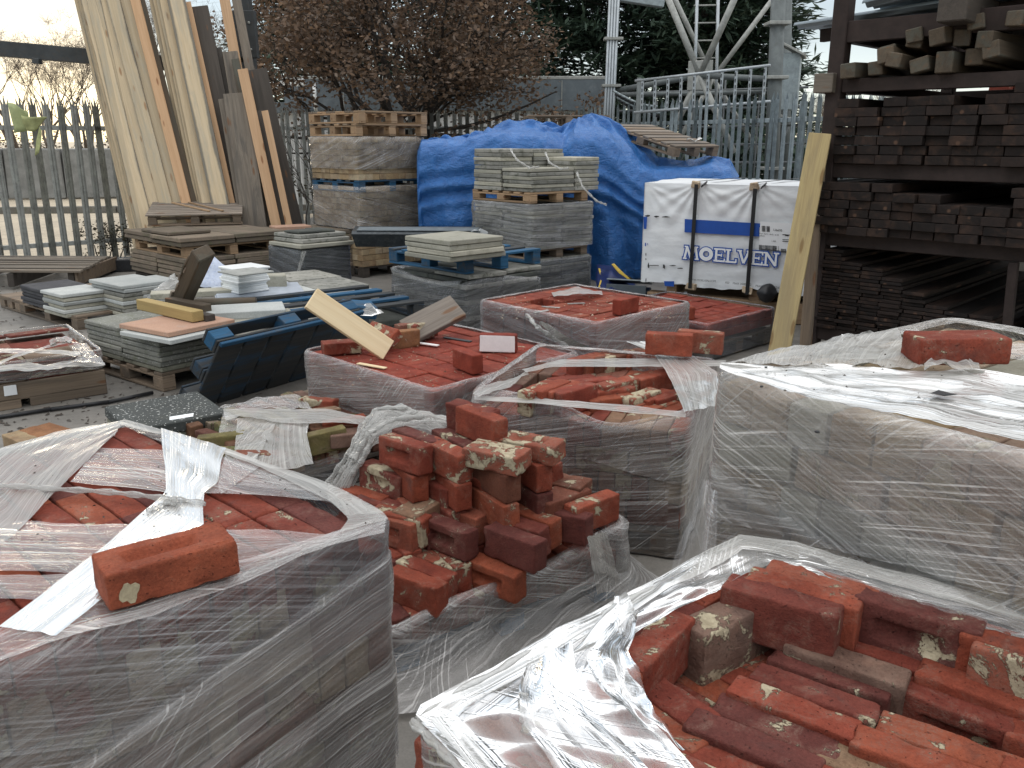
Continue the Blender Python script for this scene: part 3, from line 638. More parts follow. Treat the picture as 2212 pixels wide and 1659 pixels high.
# horizontal cable ladder
ld = thing('cable_ladder', 'horizontal galvanised cable ladder fixed across the mast above the fence', 'cable ladder')
TL, TR, BL, BR = at(1372, 175, y=15.2), at(1664, 141, y=13.9), at(1370, 243, y=15.2), at(1664, 219, y=13.9)
tube('side_rail', [TL, TR], .022, M['galv_pale'], ld, 6); tube('side_rail', [BL, BR], .022, M['galv_pale'], ld, 6)
for i in range(10):
    f = .06 + .1 * i; a, c = TL.lerp(TR, f), BL.lerp(BR, f)
    put('rung', block((.045, .03, (a - c).length), M['galv_pale'], .004), ld, (a + c) / 2, (0, 0, R_(-24)))
    for k in range(5): put('slot', block((.016, .004, .055), M['steel_dark'], 0), ld, a.lerp(c, .14 + .18 * k) + Vector((-.008, -.0175, 0)), (0, 0, R_(-24)))
tube('support_post', [Vector((at(1381, 175, y=15.4).x, 15.4, 0)), at(1381, 168, y=15.4)], .04, M['mast_dark'], ld, 8)
# curved feeder cables at the mast foot
fc = thing('feeder_cables', 'black and grey feeder cables curving from the mast leg along the fence', 'cables')
for i in range(4):
    pts = []
    for k in range(11):
        t_ = k / 10; pts.append(at(1325 + 95 * t_ + 4 * i, 196 + i * 7 + 34 * math.sin(t_ * 1.57) , y=16.2 - .4 * t_))
    tube('cable', pts, .022, M['black_plastic' if i % 2 else 'galv'], fc, 5)
for i in range(2):
    pts = [at(1295 + 28 * (k / 8) ** .5 + i * 6, 262 - 56 * math.sin(k / 8 * 1.57) + i * 8, y=16.9) for k in range(9)]
    tube('cable', pts, .025, M['black_plastic'], fc, 5)
# secondary scaffold of small pipes behind the fence
sc = thing('pipe_gantry', 'low gantry of thin grey pipes and stays behind the galvanised fence', 'pipe gantry')
for i in range(5):
    z = 1.2 + .33 * i; tube('pipe', [Vector((2.1, 17.6, z)), Vector((5.4, 16.4, z + .05))], .022, M['grey_pipe'], sc, 6)
for i in range(11): tube('upright', [Vector((2.2 + .3 * i, 17.56 - .11 * i, .0)), Vector((2.2 + .3 * i, 17.56 - .11 * i, U(2.2, 2.9)))], .018, M['grey_pipe'], sc, 6)
for i in range(5): tube('stay', [Vector((2.4 + .6 * i, 17.3, .3)), Vector((2.9 + .6 * i, 16.9, 2.0))], .014, M['grey_pipe'], sc, 5)
# grey equipment cabinet high on the mast and low plant behind the fence
cb = thing('equipment_cabinet', 'small grey equipment cabinet with pitched lid on the mast leg', 'cabinet', at(1704, 178, y=16.2), R_(-20))
put('body', block((.36, .55, .95), M['galv'], .01), cb); put('lid', block((.50, .75, .04), M['galv_dull'], .006), cb, (.03, 0, .54), (0, R_(28), 0)); put('lower_shelf', block((.5, .7, .04), M['galv_dull'], .006), cb, (.05, 0, -.62), (0, R_(20), 0))
pc = thing('plant_cabinet', 'low pale plant cabinet standing behind the galvanised fence', 'cabinet', (3.45, 14.9, 0), R_(-40))
put('body', block((1.3, .6, .95), M['white'], .02), pc, (0, 0, .5)); put('plinth', block((1.36, .66, .06), M['kerb'], .01), pc, (0, 0, .03)); put('lid', block((1.38, .68, .05), M['galv'], .01), pc, (0, 0, 1.0))
V, F = leaf_cloud(5000, [(Vector((4.2 + U(0, 3), 13.6 + U(0, 3), .15)), .3) for i in range(40)], .10, 1.2, 4, -.8, .18)
o = put('rough_grass', raw(V, F, 'grass', M['grass'])); o['kind'] = 'stuff'
# black sheds and parked shapes glimpsed through the right fence
sh = thing('far_shed', 'long low pale building glimpsed through the galvanised fence', 'building', (2.5, 34, 0))
put('wall', block((26, 5, 1.5), M['grey_stone'], .02), sh, (12, 3, .75)); put('roof', block((26.4, 5.4, .25), M['fascia'], .02), sh, (12, 3, 1.62))
for i in range(10): put('window', block((1.1, .06, .55), M['steel_dark'], .01), sh, (1.2 + i * 2.4, .49, .95))
V, F = leaf_cloud(14000, [(Vector((1.0 + U(0, 9), 21.5 + U(-.6, .6), U(.2, 1.5))), .75) for i in range(60)], .11, .6, 14)
o = put('undergrowth', raw(V, F, 'undergrowth', M['conifer'])); o['kind'] = 'stuff'
# dead climber stems and weeds on the fence line
wd = thing('dead_shrub', 'dry leafless shrub at the foot of the left fence beside the planks', 'shrub', at(245, 560, 0))
V, F, ends = [], [], []; rr = random.Random(77)
for i in range(7): grow(V, F, Vector((U(-.25, .25), U(-.1, .1), 0)), Vector((rr.gauss(0, .4), rr.gauss(0, .3), 1)).normalized(), .010, U(.14, .24), 3, ends, rr, .6, .1, 4)
put('stems', raw(V, F, 'stems', M['bark']), wd); V, F = leaf_cloud(700, [(q, .08) for q, l in ends] + [(Vector((U(-.4, .5), U(-.2, .2), .05)), .14) for i in range(12)], .022, .6, 3)
put('leaves', raw(V, F, 'leaves', M['weed']), wd)['kind'] = 'stuff'
wd = thing('bramble', 'tangle of dark climbing stems on the fence beside the stacked brick packs', 'bramble', (-3.45, 15.6, 0))
V, F, ends = [], [], []
for i in range(9): grow(V, F, Vector((U(-.5, .6), U(-.2, .2), 0)), Vector((rr.gauss(0, .25), rr.gauss(0, .2), 1)).normalized(), .018, U(.4, .7), 3, ends, rr, .7, .15, 4)
put('stems', raw(V, F, 'stems', M['bark']), wd); V, F = leaf_cloud(500, [(q, .12) for q, l in ends], .03, .6, 3); put('leaves', raw(V, F, 'leaves', M['weed']), wd)['kind'] = 'stuff'
bp = thing('post_bundle', 'dark rotten posts standing upright against the fence by the brick packs', 'posts', (-3.15, 14.2, 0), R_(40))
for i in range(4): put('post', block((.13, .10, U(1.3, 1.75)), M['wood_dark'], .01, .008, i), bp, (i * .14, U(-.03, .03), .8), (U(-.04, .04), U(-.05, .05), U(-.2, .2)))

# ------------------------------------------------------------------ pallets and stacks
def pallet(parent, w, d, z, mat, ox=0.0, oy=0.0, n=6, h=.13, ang=0.0, worn=None, names=True):
    """deck boards along x on three stringers of blocks; (ox, oy) is the near corner in the parent's frame"""
    worn = worn or mat; T = .021; r = Matrix.Rotation(ang, 3, 'Z')
    def p(x, y, zz): return Vector((ox, oy, z + zz)) + r @ Vector((x, y, 0))
    bw = .098
    for i in range(n):
        put('pallet_board', block((w, bw, T), worn if i % 2 else mat, .003, .002, i % 3), parent, p(w / 2, bw / 2 + (d - bw) * i / (n - 1), h - T / 2), (0, 0, ang + U(-.008, .008)))
    for x in (.05, w / 2, w - .05):
        put('pallet_board', block((d, .098, .018), mat, .003, .002, 1), parent, p(x, d / 2, h - T - .010), (0, 0, ang + R_(90)))
        put('pallet_board', block((d, .098, .018), mat, .003, .002, 2), parent, p(x, d / 2, .010), (0, 0, ang + R_(90)))
        for y in (.06, d / 2, d - .06):
            put('pallet_block', block((.098, .12, h - T - .018 - .019), mat, .004, .002, 3), parent, p(x, y, .0195 + (h - T - .037) / 2), (0, 0, ang))
def stack(parent, x, y, w, d, z, n, t, mats, jit=.012, name='paving_slab', ang=0, bev=.006, rough=.004):
    for i in range(n):
        m_ = mats[i % len(mats)] if isinstance(mats, (list, tuple)) else mats
        put(name, block((w - .006, d - .006, t - .003), m_, bev, rough, (i * 3 + int(x * 10)) % 5), parent, (x + w / 2 + U(-jit, jit), y + d / 2 + U(-jit, jit), z + t * (i + .5)), (0, 0, ang + U(-jit, jit) * .8))
    return z + n * t
def ang(p, q): return math.atan2(q.y - p.y, q.x - p.x)

# --- film builders ---------------------------------------------------------------------------------------
def ribbon(parent, A, B, mat, nv=8, lift=0.0, amp=.004, seed=0, step=.03, name='film', uvrot=0.0, curl=0.0, grow_to=None):
    """strip of film between two polylines of world points"""
    inv = root_inv(parent) if parent else Matrix()
    def res(P, n):
        L = [0]
        for a, b in zip(P, P[1:]): L.append(L[-1] + (b - a).length)
        o = []
        for i in range(n + 1):
            s = L[-1] * i / n; k = 0
            while k < len(P) - 2 and L[k + 1] < s: k += 1
            f = 0 if L[k + 1] == L[k] else (s - L[k]) / (L[k + 1] - L[k]); o.append(P[k].lerp(P[k + 1], max(0, min(1, f))))
        return o
    ln = sum((b - a).length for a, b in zip(A, A[1:])); nu = max(4, min(90, int(ln / step)))
    A, B = res(A, nu), res(B, nu); V, F, uv = [], [], []; w = (A[nu // 2] - B[nu // 2]).length; cs, sn = math.cos(uvrot), math.sin(uvrot)
    for i in range(nu + 1):
        for j in range(nv + 1):
            f = j / nv; p = A[i].lerp(B[i], f); s = i / nu * ln; t = f * w
            p = p + Vector((0, 0, lift + amp * (noise.noise(Vector((s * 7, t * 26, seed))) + .5 * noise.noise(Vector((s * 22, t * 40, seed)))) + curl * (abs(f - .5) * 2) ** 2))
            V.append(inv @ p); uv.append((s * cs - t * sn + seed * .37, s * sn + t * cs + seed * .61))
    for i in range(nu):
        for j in range(nv): k = i * (nv + 1) + j; F.append((k, k + 1, k + nv + 2, k + nv + 1))
    return put(name, raw(V, F, name, mat, True, uv), parent)
def wrap(parent, poly, z0, zt, mat, lip=.05, off=.010, seed=0, closed=True, uvrot=0.0, nz=10, amp=.005, rc=.05, flare=None, ds=.03, skirt=0.0, name='film', sag=.004):
    """film wound round a pack: wall on the outline poly (local xy, counter-clockwise), folded over the top by lip(s)"""
    P = [Vector((x, y)) for x, y in poly]; n = len(P); path = []
    rng = range(n)
    for i in rng:
        a, b, c = P[i - 1], P[i], P[(i + 1) % n]
        if not closed and i in (0, n - 1): path.append(b); continue
        d1 = (a - b).normalized(); d2 = (c - b).normalized()
        for k in range(6):
            t = k / 5; p1 = b + d1 * rc; p2 = b + d2 * rc; path.append(p1.lerp(b, t).lerp(b.lerp(p2, t), t))
    if closed: path.append(path[0].copy())
    pts = []; s = 0
    for a, b in zip(path, path[1:]):
        L = (b - a).length; m_ = max(1, int(L / ds))
        for k in range(m_): pts.append((a.lerp(b, k / m_), s + L * k / m_))
        s += L
    pts.append((path[-1], s)); tot = s
    fz = zt if callable(zt) else (lambda s_, p_: zt); fl = lip if callable(lip) else (lambda s_, p_: lip); f0 = z0 if callable(z0) else (lambda s_, p_: z0)
    V, F, uv = [], [], []; cs, sn = math.cos(uvrot), math.sin(uvrot); N = len(pts); rows = nz + 1 + 6
    for i, (p, s) in enumerate(pts):
        q0 = pts[max(0, i - 1)][0]; q1 = pts[min(N - 1, i + 1)][0]
        if closed and i in (0, N - 1): q0, q1 = pts[N - 2][0], pts[1][0]
        t = (q1 - q0).normalized(); nr = Vector((t.y, -t.x)); top = fz(s, p); L = fl(s, p); bot = f0(s, p)
        ss = 0 if (closed and i == N - 1) else s
        for j in range(nz + 1):
            f = j / nz; z = bot + (top - .008 - bot) * f
            o = off + amp * (noise.noise(Vector((p.x * 6, p.y * 6, z * 9 + seed))) + .6 * noise.noise(Vector((p.x * 17, p.y * 17, z * 30 + seed)))) + skirt * (1 - f) ** 3
            q = p + nr * o; V.append((q.x, q.y, z)); uv.append((s * cs - z * sn + seed, s * sn + z * cs + seed * .3))
        for j in range(1, 7):
            f = j / 6; q = p + nr * (off * .5 - L * f); z = top + .004 + .004 * math.sin(f * 3) - sag * f + .006 * f * noise.noise(Vector((p.x * 14, p.y * 14, seed + f)))
            V.append((q.x, q.y, z)); zz = top + L * f; uv.append((s * cs - zz * sn + seed, s * sn + zz * cs + seed * .3))
    for i in range(N - 1):
        for j in range(rows - 1): k = i * rows + j; F.append((k, k + rows, k + rows + 1, k + 1))
    return put(name, raw(V, F, name, mat, True, uv), parent)
def rope(parent, pts, r, mat, seed=0, name='film_cord'):
    inv = root_inv(parent); V, F = [], []; q = []
    for a, b in zip(pts, pts[1:]):
        for k in range(8): q.append(a.lerp(b, k / 8) + noise.noise_vector(a.lerp(b, k / 8) * 9 + Vector((seed, 0, 0))) * r * .8)
    q.append(pts[-1])
    for i, (a, b) in enumerate(zip(q, q[1:])): tube_into(V, F, inv @ a, inv @ b, r * (1 + .35 * math.sin(i * 1.7)), r * (1 + .35 * math.sin(i * 1.7 + 1.7)), 6, False)
    uv = [(v[0] + v[1], v[2]) for v in V]
    return put(name, raw(V, F, name, mat, True, uv), parent)

# --- P: grey slab stack on the left --------------------------------------------------------------------------
n0 = at(340, 734, .375); a0 = R_(52)
t = thing('slab_stack', 'mossy grey paving slabs stacked on a pallet under the terracotta slab', 'slab stack', (n0.x, n0.y, 0), a0)
pallet(t, .9, 1.0, .012, M['wood_pallet'], .0, .0)
for i in range(7):
    for k in range(2):
        for j in range(2): stack(t, j * .46, k * .5, .455, .495, .142 + i * .035, 1, .035, M['slab_grey' if i else 'slab_edge'], .006, rough=.003)
q = zoomer(0, 484, .3126)
tw = at(349, 729, .40)
s1 = tag(put('white_slab', block((.54, .53, .03), M['white_stone'], .004, .002), None, at(388, 714, .405), (0, 0, R_(58))), 'thin white slab sandwiched under the terracotta slab on the grey stack', 'slab')
s2 = tag(put('terracotta_slab', block((.53, .53, .034), M['terracotta'], .005, .003), None, at(384, 699, .440), (0, 0, R_(57))), 'terracotta coloured paving slab lying on the white slab', 'slab')
def beam_between(name, A, B, w, h, mat, label, cat, var=0, bev=.004, parent=None, roll=0.0):
    d = B - A; o = put(name, block((d.length, w, h), mat, bev, .003, var), parent, (A + B) / 2, (roll, -math.asin(d.z / d.length), math.atan2(d.y, d.x)))
    if label: tag(o, label, cat)
    return o
beam_between('timber_beam', at(306, 656, .50), at(428, 683, .50), .085, .075, M['wood_green'], 'yellowish treated timber beam lying on the terracotta slab', 'timber')
beam_between('timber_offcut', at(365, 652, .50), at(448, 668, .49), .075, .07, M['wood_post'], 'short brown timber offcut next to the yellowish beam', 'timber')
beam_between('timber_offcut', at(432, 683, .475), at(456, 688, .475), .07, .055, M['wood_dark'], 'dark square timber end beside the yellowish beam', 'timber')
# --- Q: second low slab stack with white slab ------------------------------------------------------------
n1 = at(520, 745, .30)
t = thing('slab_stack', 'low grey slab stack carrying a white slab behind the blue pallet', 'slab stack', (n1.x, n1.y, 0), R_(50))
pallet(t, 1.0, 1.1, .012, M['wood_pallet'])
for i in range(6):
    for j in range(2):
        for k in range(2): stack(t, j * .5, k * .52, .49, .515, .142 + i * .036, 1, .036, M['slab_old'], .009, rough=.004)
tag(put('paving_slab', block((.62, .42, .04), M['slab_buff'], .005, .004), None, at(540, 688, .40), (0, 0, R_(22))), 'lichen stained buff slab under the white slab', 'slab')
tag(put('white_slab', block((.60, .34, .055), M['slab_pale'], .005, .003), None, at(523, 672, .445), (0, 0, R_(18))), 'thick pale slab lying askew on the low grey stack', 'slab')
t = thing('log_roll', 'squat log shaped timber post end lying on the pale slabs', 'timber', at(495, 655, .44), R_(8))
tube('log', [Vector((-.28, 0, 0)), Vector((.20, 0, 0))], .042, M['wood_post'], t, 10); tube('end_grain', [Vector((.20, 0, 0)), Vector((.205, 0, 0))], .040, M['wood_dark'], t, 10)
# --- junk behind: grey slabs, sheets, white profiles -----------------------------------------------------
n2 = at(560, 665, .24)
t = thing('slab_stack', 'low stack of blue-grey slabs and sheets in front of the black wrapped stack', 'slab stack', (n2.x, n2.y, 0), R_(38))
pallet(t, 1.1, 1.2, .012, M['wood_pallet'])
for i in range(5):
    for j in range(2):
        for k in range(2): stack(t, j * .56, k * .6, .54, .59, .142 + i * .04, 1, .04, M['slab_old' if (i + j) % 2 else 'slab_pale'], .02)
zz = .345
tag(put('concrete_plank', block((.85, .18, .05), M['slab_buff'], .005), None, at(440, 632, zz + .03), (0, 0, R_(20))), 'narrow concrete length lying behind the leaning rotten post', 'slab')
tag(put('grey_sheet', block((.75, .55, .02), M['cloud_bag'], .003, .02), None, at(560, 628, zz + .02), (R_(3), 0, R_(20))), 'crumpled blue-grey sheet under the white moulded blocks', 'sheet')
def profile_block(label, u, v, z):
    t = thing('moulded_block', label, 'moulding', at(u, v, z), R_(47))
    for i, (w, h) in enumerate(((.30, .018), (.285, .03), (.27, .025), (.285, .03), (.31, .02))):
        zz = sum(x[1] for x in ((.30, .018), (.285, .03), (.27, .025), (.285, .03), (.31, .02))[:i]); put('tier', block((w, w, h), M['white_gloss'], .004), t, (0, 0, zz + h / 2))
profile_block('lower of two stacked white moulded plastic blocks', 530, 627, zz + .03)
profile_block('upper of two stacked white moulded plastic blocks', 530, 606, zz + .155)
tag(put('cover_plate', block((.32, .32, .012), M['galv_dull'], .003), None, at(531, 587, zz + .285), (0, 0, R_(47))), 'grey plate lying on top of the white moulded blocks', 'plate')
tag(put('stone_block', block((.22, .17, .12), M['slab_buff'], .01, .006), None, at(592, 606, .42), (0, 0, R_(15))), 'mossy buff stone block to the right of the white mouldings', 'stone block')
tag(put('timber_offcut', block((.24, .1, .03), M['wood_tan'], .004), None, at(541, 583, .52), (0, 0, R_(8))), 'thin pale offcut behind the white mouldings', 'timber')
g = thing('rubble_bag', 'crumpled blue and white rubble bag behind the rotten post', 'bag', at(458, 612, .30))
V, F = [], []; nn = 12
for i in range(nn + 1):
    for j in range(nn + 1):
        a = i / nn * 6.283; f = j / nn; r = .30 * (1 - f) ** .8; p = Vector((math.cos(a) * r, math.sin(a) * r * .7, .28 * f)); p += noise.noise_vector(p * 9) * .03; V.append(p)
for i in range(nn):
    for j in range(nn): k = i * (nn + 1) + j; F.append((k, k + nn + 1, k + nn + 2, k + 1))
put('sack', raw(V, F, 'sack', M['bluewhite'], True), g)
g = thing('film_scrap', 'scrunched clear plastic lying left of the rotten post', 'plastic', at(378, 642, .30))
V2 = [Vector((v.x * .8, v.y, v.z * .7)) + noise.noise_vector(v * 13) * .04 for v in V]; put('film', raw(V2, F, 'film', M['film_thick'], True, [(v.x, v.z) for v in V2]), g)
# rotten leaning post
A, B = at(385, 668, .40), at(440, 545, y=5.9)
ps = thing('rotten_post', 'splintered rotten timber post leaning up over the slab stacks', 'timber', A)
d = B - A; eul = (R_(20), -math.asin(d.z / d.length), math.atan2(d.y, d.x))
put('post', block((d.length, .13, .10), M['wood_post'], .008, .006), ps, d / 2, eul)
for i in range(9):
    f = .12 + .09 * i; p = d * f; side = Vector((-.06 + U(-.02, .02), -.03, .02))
    put('splinter', block((U(.12, .26), U(.02, .05), .018), M['wood_silver' if i % 2 else 'wood_post'], .003, .004, i % 3), ps, p + side, (eul[0] + U(-.3, .3), eul[1] + U(-.1, .1), eul[2] + U(-.15, .15)))
# --- O: pale slabs on pallet --------------------------------------------------------------------------------
no = at(176, 714, 0.0)
t = thing('slab_stack', 'pallet of pale grey slabs in separate piles near the left fence', 'slab stack', (no.x, no.y, 0), R_(50))
pallet(t, 1.2, 1.25, .012, M['wood_pallet'], -.05, -.05); pallet(t, 1.0, .5, .012, M['wood_pallet'], -.05, 1.2)
inv = root_inv(t)
def local(p): return inv @ p
for (u, v, z, w, d, n, tk, ms_) in ((134, 637, .33, .43, .45, 6, .036, ['slab_buff', 'slab_pale', 'slab_buff', 'slab_pale', 'slab_buff', 'slab_pale']), (262, 618, .40, .46, .62, 8, .036, ['slab_buff', 'slab_old', 'slab_buff', 'slab_pale', 'slab_buff', 'slab_old', 'slab_pale', 'slab_pale']), (308, 620, .37, .45, .60, 7, .036, ['slab_old', 'slab_old', 'slab_pale', 'slab_old', 'slab_pale', 'slab_old', 'slab_pale']), (102, 630, .32, .45, .62, 5, .036, ['slab_dark'])):
    p = local(at(u, v, z)); stack(t, p.x, p.y, w, d, z - n * tk, n, tk, [M[x] for x in ms_], .016)
    if z - n * tk > .15:
        stack(t, p.x, p.y, w, d, .142, 1, z - n * tk - .142, M['slab_old'], .004)
# --- flat old pallet by the fence
nz_ = at(120, 622, .10); t = thing('timber_pallet', 'old grey pallet lying flat by the foot of the left fence', 'pallet', at(150, 614, 0.02), R_(14))
for i in range(8):
    put('slat', block((1.45, .09, .03), M['wood_grey'], .004, .004, i % 3), t, (-.50 + .01 * i, -.16 + .17 * i, .20 + U(-.01, .01)), (0, R_(1), R_(-9) + U(-.02, .02)))
for x in (-1.1, -.45, .18): put('stringer', block((.07, 1.30, .15), M['wood_dark'], .005), t, (x, .43, .1), (0, 0, R_(-9)))
put('end_board', block((.03, 1.3, .16), M['wood_pallet'], .005), t, (.24, .40, .1), (0, 0, R_(-9)))
# black edging box by the planks
tag(put('black_trough', block((.9, .3, .16), M['black_plastic'], .01), None, at(285, 570, .09), (0, 0, R_(15))), 'low black plastic box at the foot of the leaning planks', 'trough')
# --- N: brown riven slabs on two pallets --------------------------------------------------------------------
nn_ = at(394, 521, .60)
t = thing('slab_stack', 'brown riven slabs in two tiers with a pallet between them', 'slab stack', (nn_.x, nn_.y, 0), R_(46))
pallet(t, 1.2, 1.4, .012, M['wood_dark'], .05, .05); z = .142
for i in range(5):
    for k, (x, w) in enumerate(((0, .60), (.61, .60))):
        for y in (0, .72): stack(t, x, y, w, .71, z + .052 * i, 1, .052, M['slab_brown'], .012, bev=.008, rough=.006)
z += .26; pallet(t, 1.15, 1.3, z, M['wood_tan'], .04, .04, h=.125); z += .125
for i in range(2):
    for x in (-.03, .63):
        for y in (0, .74): stack(t, x, y, .65, .73, z + .052 * i, 1, .052, M['slab_brown'], .012, bev=.008, rough=.006)
stack(t, -.02, .3, .5, .7, z + .104, 1, .04, M['slab_brown'], .01, bev=.008, rough=.006); zN = z + .11
t = thing('timber_pallet', 'silvered pallet tilted on top of the brown riven slabs', 'pallet', at(432, 487, zN), R_(16))
tl = R_(6); T_ = Matrix.Rotation(tl, 4, 'X')
for i in range(8): put('slat', block((1.12, .088, .020), M['wood_silver'], .003, .002, i % 3), t, T_ @ Vector((-.05 - .0 * i, .03 + .118 * i, .135)), (tl, 0, U(-.006, .006)))
for y in (.05, .45, .85): 
    put('bearer', block((1.10, .09, .018), M['wood_pallet'], .003), t, T_ @ Vector((-.05, y, .01)), (tl, 0, 0))
for x in (-.54, -.05, .44): 
    put('stringer', block((.09, .9, .016), M['wood_pallet'], .003), t, T_ @ Vector((x, .45, .116)), (tl, 0, 0))
    for y in (.05, .45, .85): put('pallet_block', block((.1, .09, .085), M['wood_pallet'], .003), t, T_ @ Vector((x, y, .063)), (tl, 0, 0))
for i, (u0, v0, u1, v1) in enumerate(((362, 438, 455, 463), (388, 437, 476, 464))):
    p = T_ @ Vector((-.36 + .20 * i, .75, .155)); q_ = T_ @ Vector((.12 + .16 * i, .10, .155)); d = q_ - p
    l_ = put('loose_lath', block((d.length, .028, .018), M['wood_tan'], .002), None, t.matrix_basis @ ((p + q_) / 2), (0, -math.asin(d.z / d.length), math.atan2(d.y, d.x) + R_(16)))
    tag(l_, ['thin lath laid diagonally across the silvered pallet, closer to its edge', 'thin lath laid diagonally across the middle of the silvered pallet'][i], 'lath')
# --- M: black wrapped stack with slabs on top
nm = at(651, 537, .56); t = thing('wrapped_stack', 'black-looking stack wound in clear film, rough slabs on top', 'wrapped stack', (nm.x, nm.y, 0), R_(46))
pallet(t, .62, .66, .012, M['wood_dark']); zt = stack(t, 0, 0, .6, .64, .142, 9, .0455, M['slab_black'], .006)
wrap(t, [(-.01, -.01), (.61, -.01), (.61, .65), (-.01, .65)], .05, .545, M['film_dark'], .03, .014, 3, uvrot=R_(10), amp=.012)
ribbon(t, [nm + Vector((.01, -.02, -.02)), nm + Vector((-.10, .02, -.34))], [nm + Vector((.06, -.02, -.02)), nm + Vector((-.08, .0, -.36))], M['film_thick'], 3, amp=.01)
for i, (dx, dy, w, d, m_) in enumerate(((-.06, -.06, .68, .62, 'slab_buff'), (.0, .0, .60, .56, 'slab_old'), (.02, .05, .58, .52, 'slab_old'))):
    stack(t, dx, dy, w, d, .556 + i * .045, 1, .045, M[m_], .01, bev=.007, rough=.007)
stack(t, .05, .1, .26, .3, .69, 1, .035, M['slab_black'], .01, bev=.01, rough=.012); stack(t, .30, .12, .22, .3, .69, 1, .03, M['slab_black'], .01, bev=.01, rough=.012)
# --- reddish slabs behind M, dusty wrapped stack
nb = at(745, 503, .62); t = thing('slab_stack', 'dull red slabs on a low stack behind the dark metal gutter', 'slab stack', (nb.x - .9, nb.y + .2, 0), R_(30))
pallet(t, 1.0, .9, .012, M['wood_dark'])
for i in range(9): stack(t, 0, 0, .98, .88, .142 + i * .05, 1, .05, M['slab_brown'], .012)
stack(t, .1, .2, .45, .3, .592, 1, .05, M['terracotta'], .01)
# --- U: blue pallet and three buff slabs over a wrapped slab stack
nu = at(1006, 606, .50); t = thing('wrapped_stack', 'wide film-wrapped slab stack beneath the blue pallet and buff slabs', 'wrapped stack', (nu.x, nu.y, 0), R_(42))
pallet(t, .85, 1.1, .012, M['wood_dark']); zt = .142
for i in range(8):
    for x in (0, .43):
        for y in (0, .55): stack(t, x, y, .425, .545, zt + .0445 * i, 1, .0445, M['slab_black' if (i % 3) else 'slab_old'], .008)
zt += 8 * .0445
wrap(t, [(-.01, -.01), (.87, -.01), (.87, 1.11), (-.01, 1.11)], .04, lambda s, p: .47 + .03 * math.sin(s * 5), M['film_thin'], .10, .014, 8, uvrot=R_(-12), amp=.014)
zt += .004
for x, y in ((.02, -.02), (.48, .02)): stack(t, x, y, .43, .5, zt, 1, .04, M['slab_old'], .01)
ub = zt + .045
ub_t = thing('blue_pallet', 'worn blue pallet holding three square buff slabs', 'pallet', (nu.x, nu.y, 0), R_(46))
pallet(ub_t, .95, 1.05, ub, M['wood_blue'], .02, .02, worn=M['wood_blue_worn'], h=.14)
sl = thing('slab_stack', 'four square buff slabs on the worn blue pallet', 'slab stack', at(971, 568, ub + .145), R_(44))
sl.location.z = 0
stack(sl, .0, .0, .60, .60, ub + .142, 3, .044, M['slab_buff'], .014); stack(sl, .01, .0, .60, .60, ub + .142 + .132, 1, .046, M['slab_buff'], .004)
s3 = thing('slab_pair', 'two narrow grey kerb slabs on the right end of the blue pallet', 'slab stack', at(1046, 556, ub + .145), R_(30)); s3.location.z = 0
stack(s3, -.28, .0, .50, .26, ub + .142, 2, .05, M['slab_old'], .012)
# dark folded metal gutter
gA, gB = at(778, 508, .66), at(1035, 503, .69)
t = thing('metal_gutter', 'long dark folded metal gutter lying behind the square buff slabs', 'gutter', gA, ang(gA, gB)); L = (gB - gA).length
prof = [(-.16, -.10), (-.20, .03), (-.16, .055), (.05, .085), (.07, .03), (.07, -.10), (-.16, -.10)]
V, F = [], []
for k, x in enumerate((-.04, L)):
    for y, z in prof: V.append((x + (z * .4 if k else -.2 * z), y, z))
m_ = len(prof)
for i in range(m_ - 1): F.append((i, i + 1, i + 1 + m_, i + m_))
me = raw(V, F, 'gutter', M['zinc_dark']); bm = bmesh.new(); bm.from_mesh(me); bmesh.ops.solidify(bm, geom=bm.faces[:], thickness=.006); bm.to_mesh(me); bm.free(); put('gutter', me, t)
put('flange', block((L, .14, .006), M['fascia'], .001), t, (L / 2, -.10, .078), (R_(9), 0, 0))
put('torn_flap', block((.10, .012, .16), M['white'], .003, .02), t, (L + .03, -.12, .0), (R_(12), R_(14), R_(20))); put('torn_flap', block((.07, .012, .10), M['white'], .003, .02), t, (L - .04, -.14, .03), (R_(20), R_(-24), R_(40)))
# --- K: tall grey slab stack in the centre
nk = at(1150, 441, 1.02); t = thing('slab_stack', 'tall three-tier stack of grey slabs before the blue tarpaulin', 'slab stack', (nk.x, nk.y, 0), R_(41))
pallet(t, .86, .95, .012, M['wood_dark'])
for i in range(8):
    for x in (0, .43):
        for y in (0, .48): stack(t, x, y, .425, .475, .142 + i * .038, 1, .038, M['slab_old' if i % 3 else 'slab_black'], .010)
pallet(t, .84, .92, .446, M['wood_pallet'], .0, .02, h=.10)
for i in range(12):
    for x in (0, .44):
        for y in (0, .49):
            if i < 11 or y: stack(t, x + (.02 if i > 5 else 0), y, .435, .485, .546 + i * .0395, 1, .0395, M['slab_old' if (i + int(x * 9)) % 4 else 'slab_buff'], .014)
pallet(t, .84, .95, 1.02, M['wood_tan'], .0, .03, h=.11)
stack(t, .02, .03, .62, .46, 1.13, 6, .040, [M['slab_old'], M['slab_buff']], .012)
stack(t, .0, .50, .46, .46, 1.13, 10, .043, [M['slab_old'], M['slab_buff'], M['slab_old']], .010); stack(t, .465, .50, .46, .46, 1.13, 10, .0425, [M['slab_old'], M['slab_old'], M['slab_buff']], .012); stack(t, .64, .02, .36, .46, 1.13, 8, .043, [M['slab_old'], M['slab_buff']], .012)
wrap(t, [(-.015, -.015), (.88, -.015), (.88, .98), (-.015, .98)], .55, 1.01, M['film_thin'], .03, .016, 15, uvrot=R_(3), amp=.014)
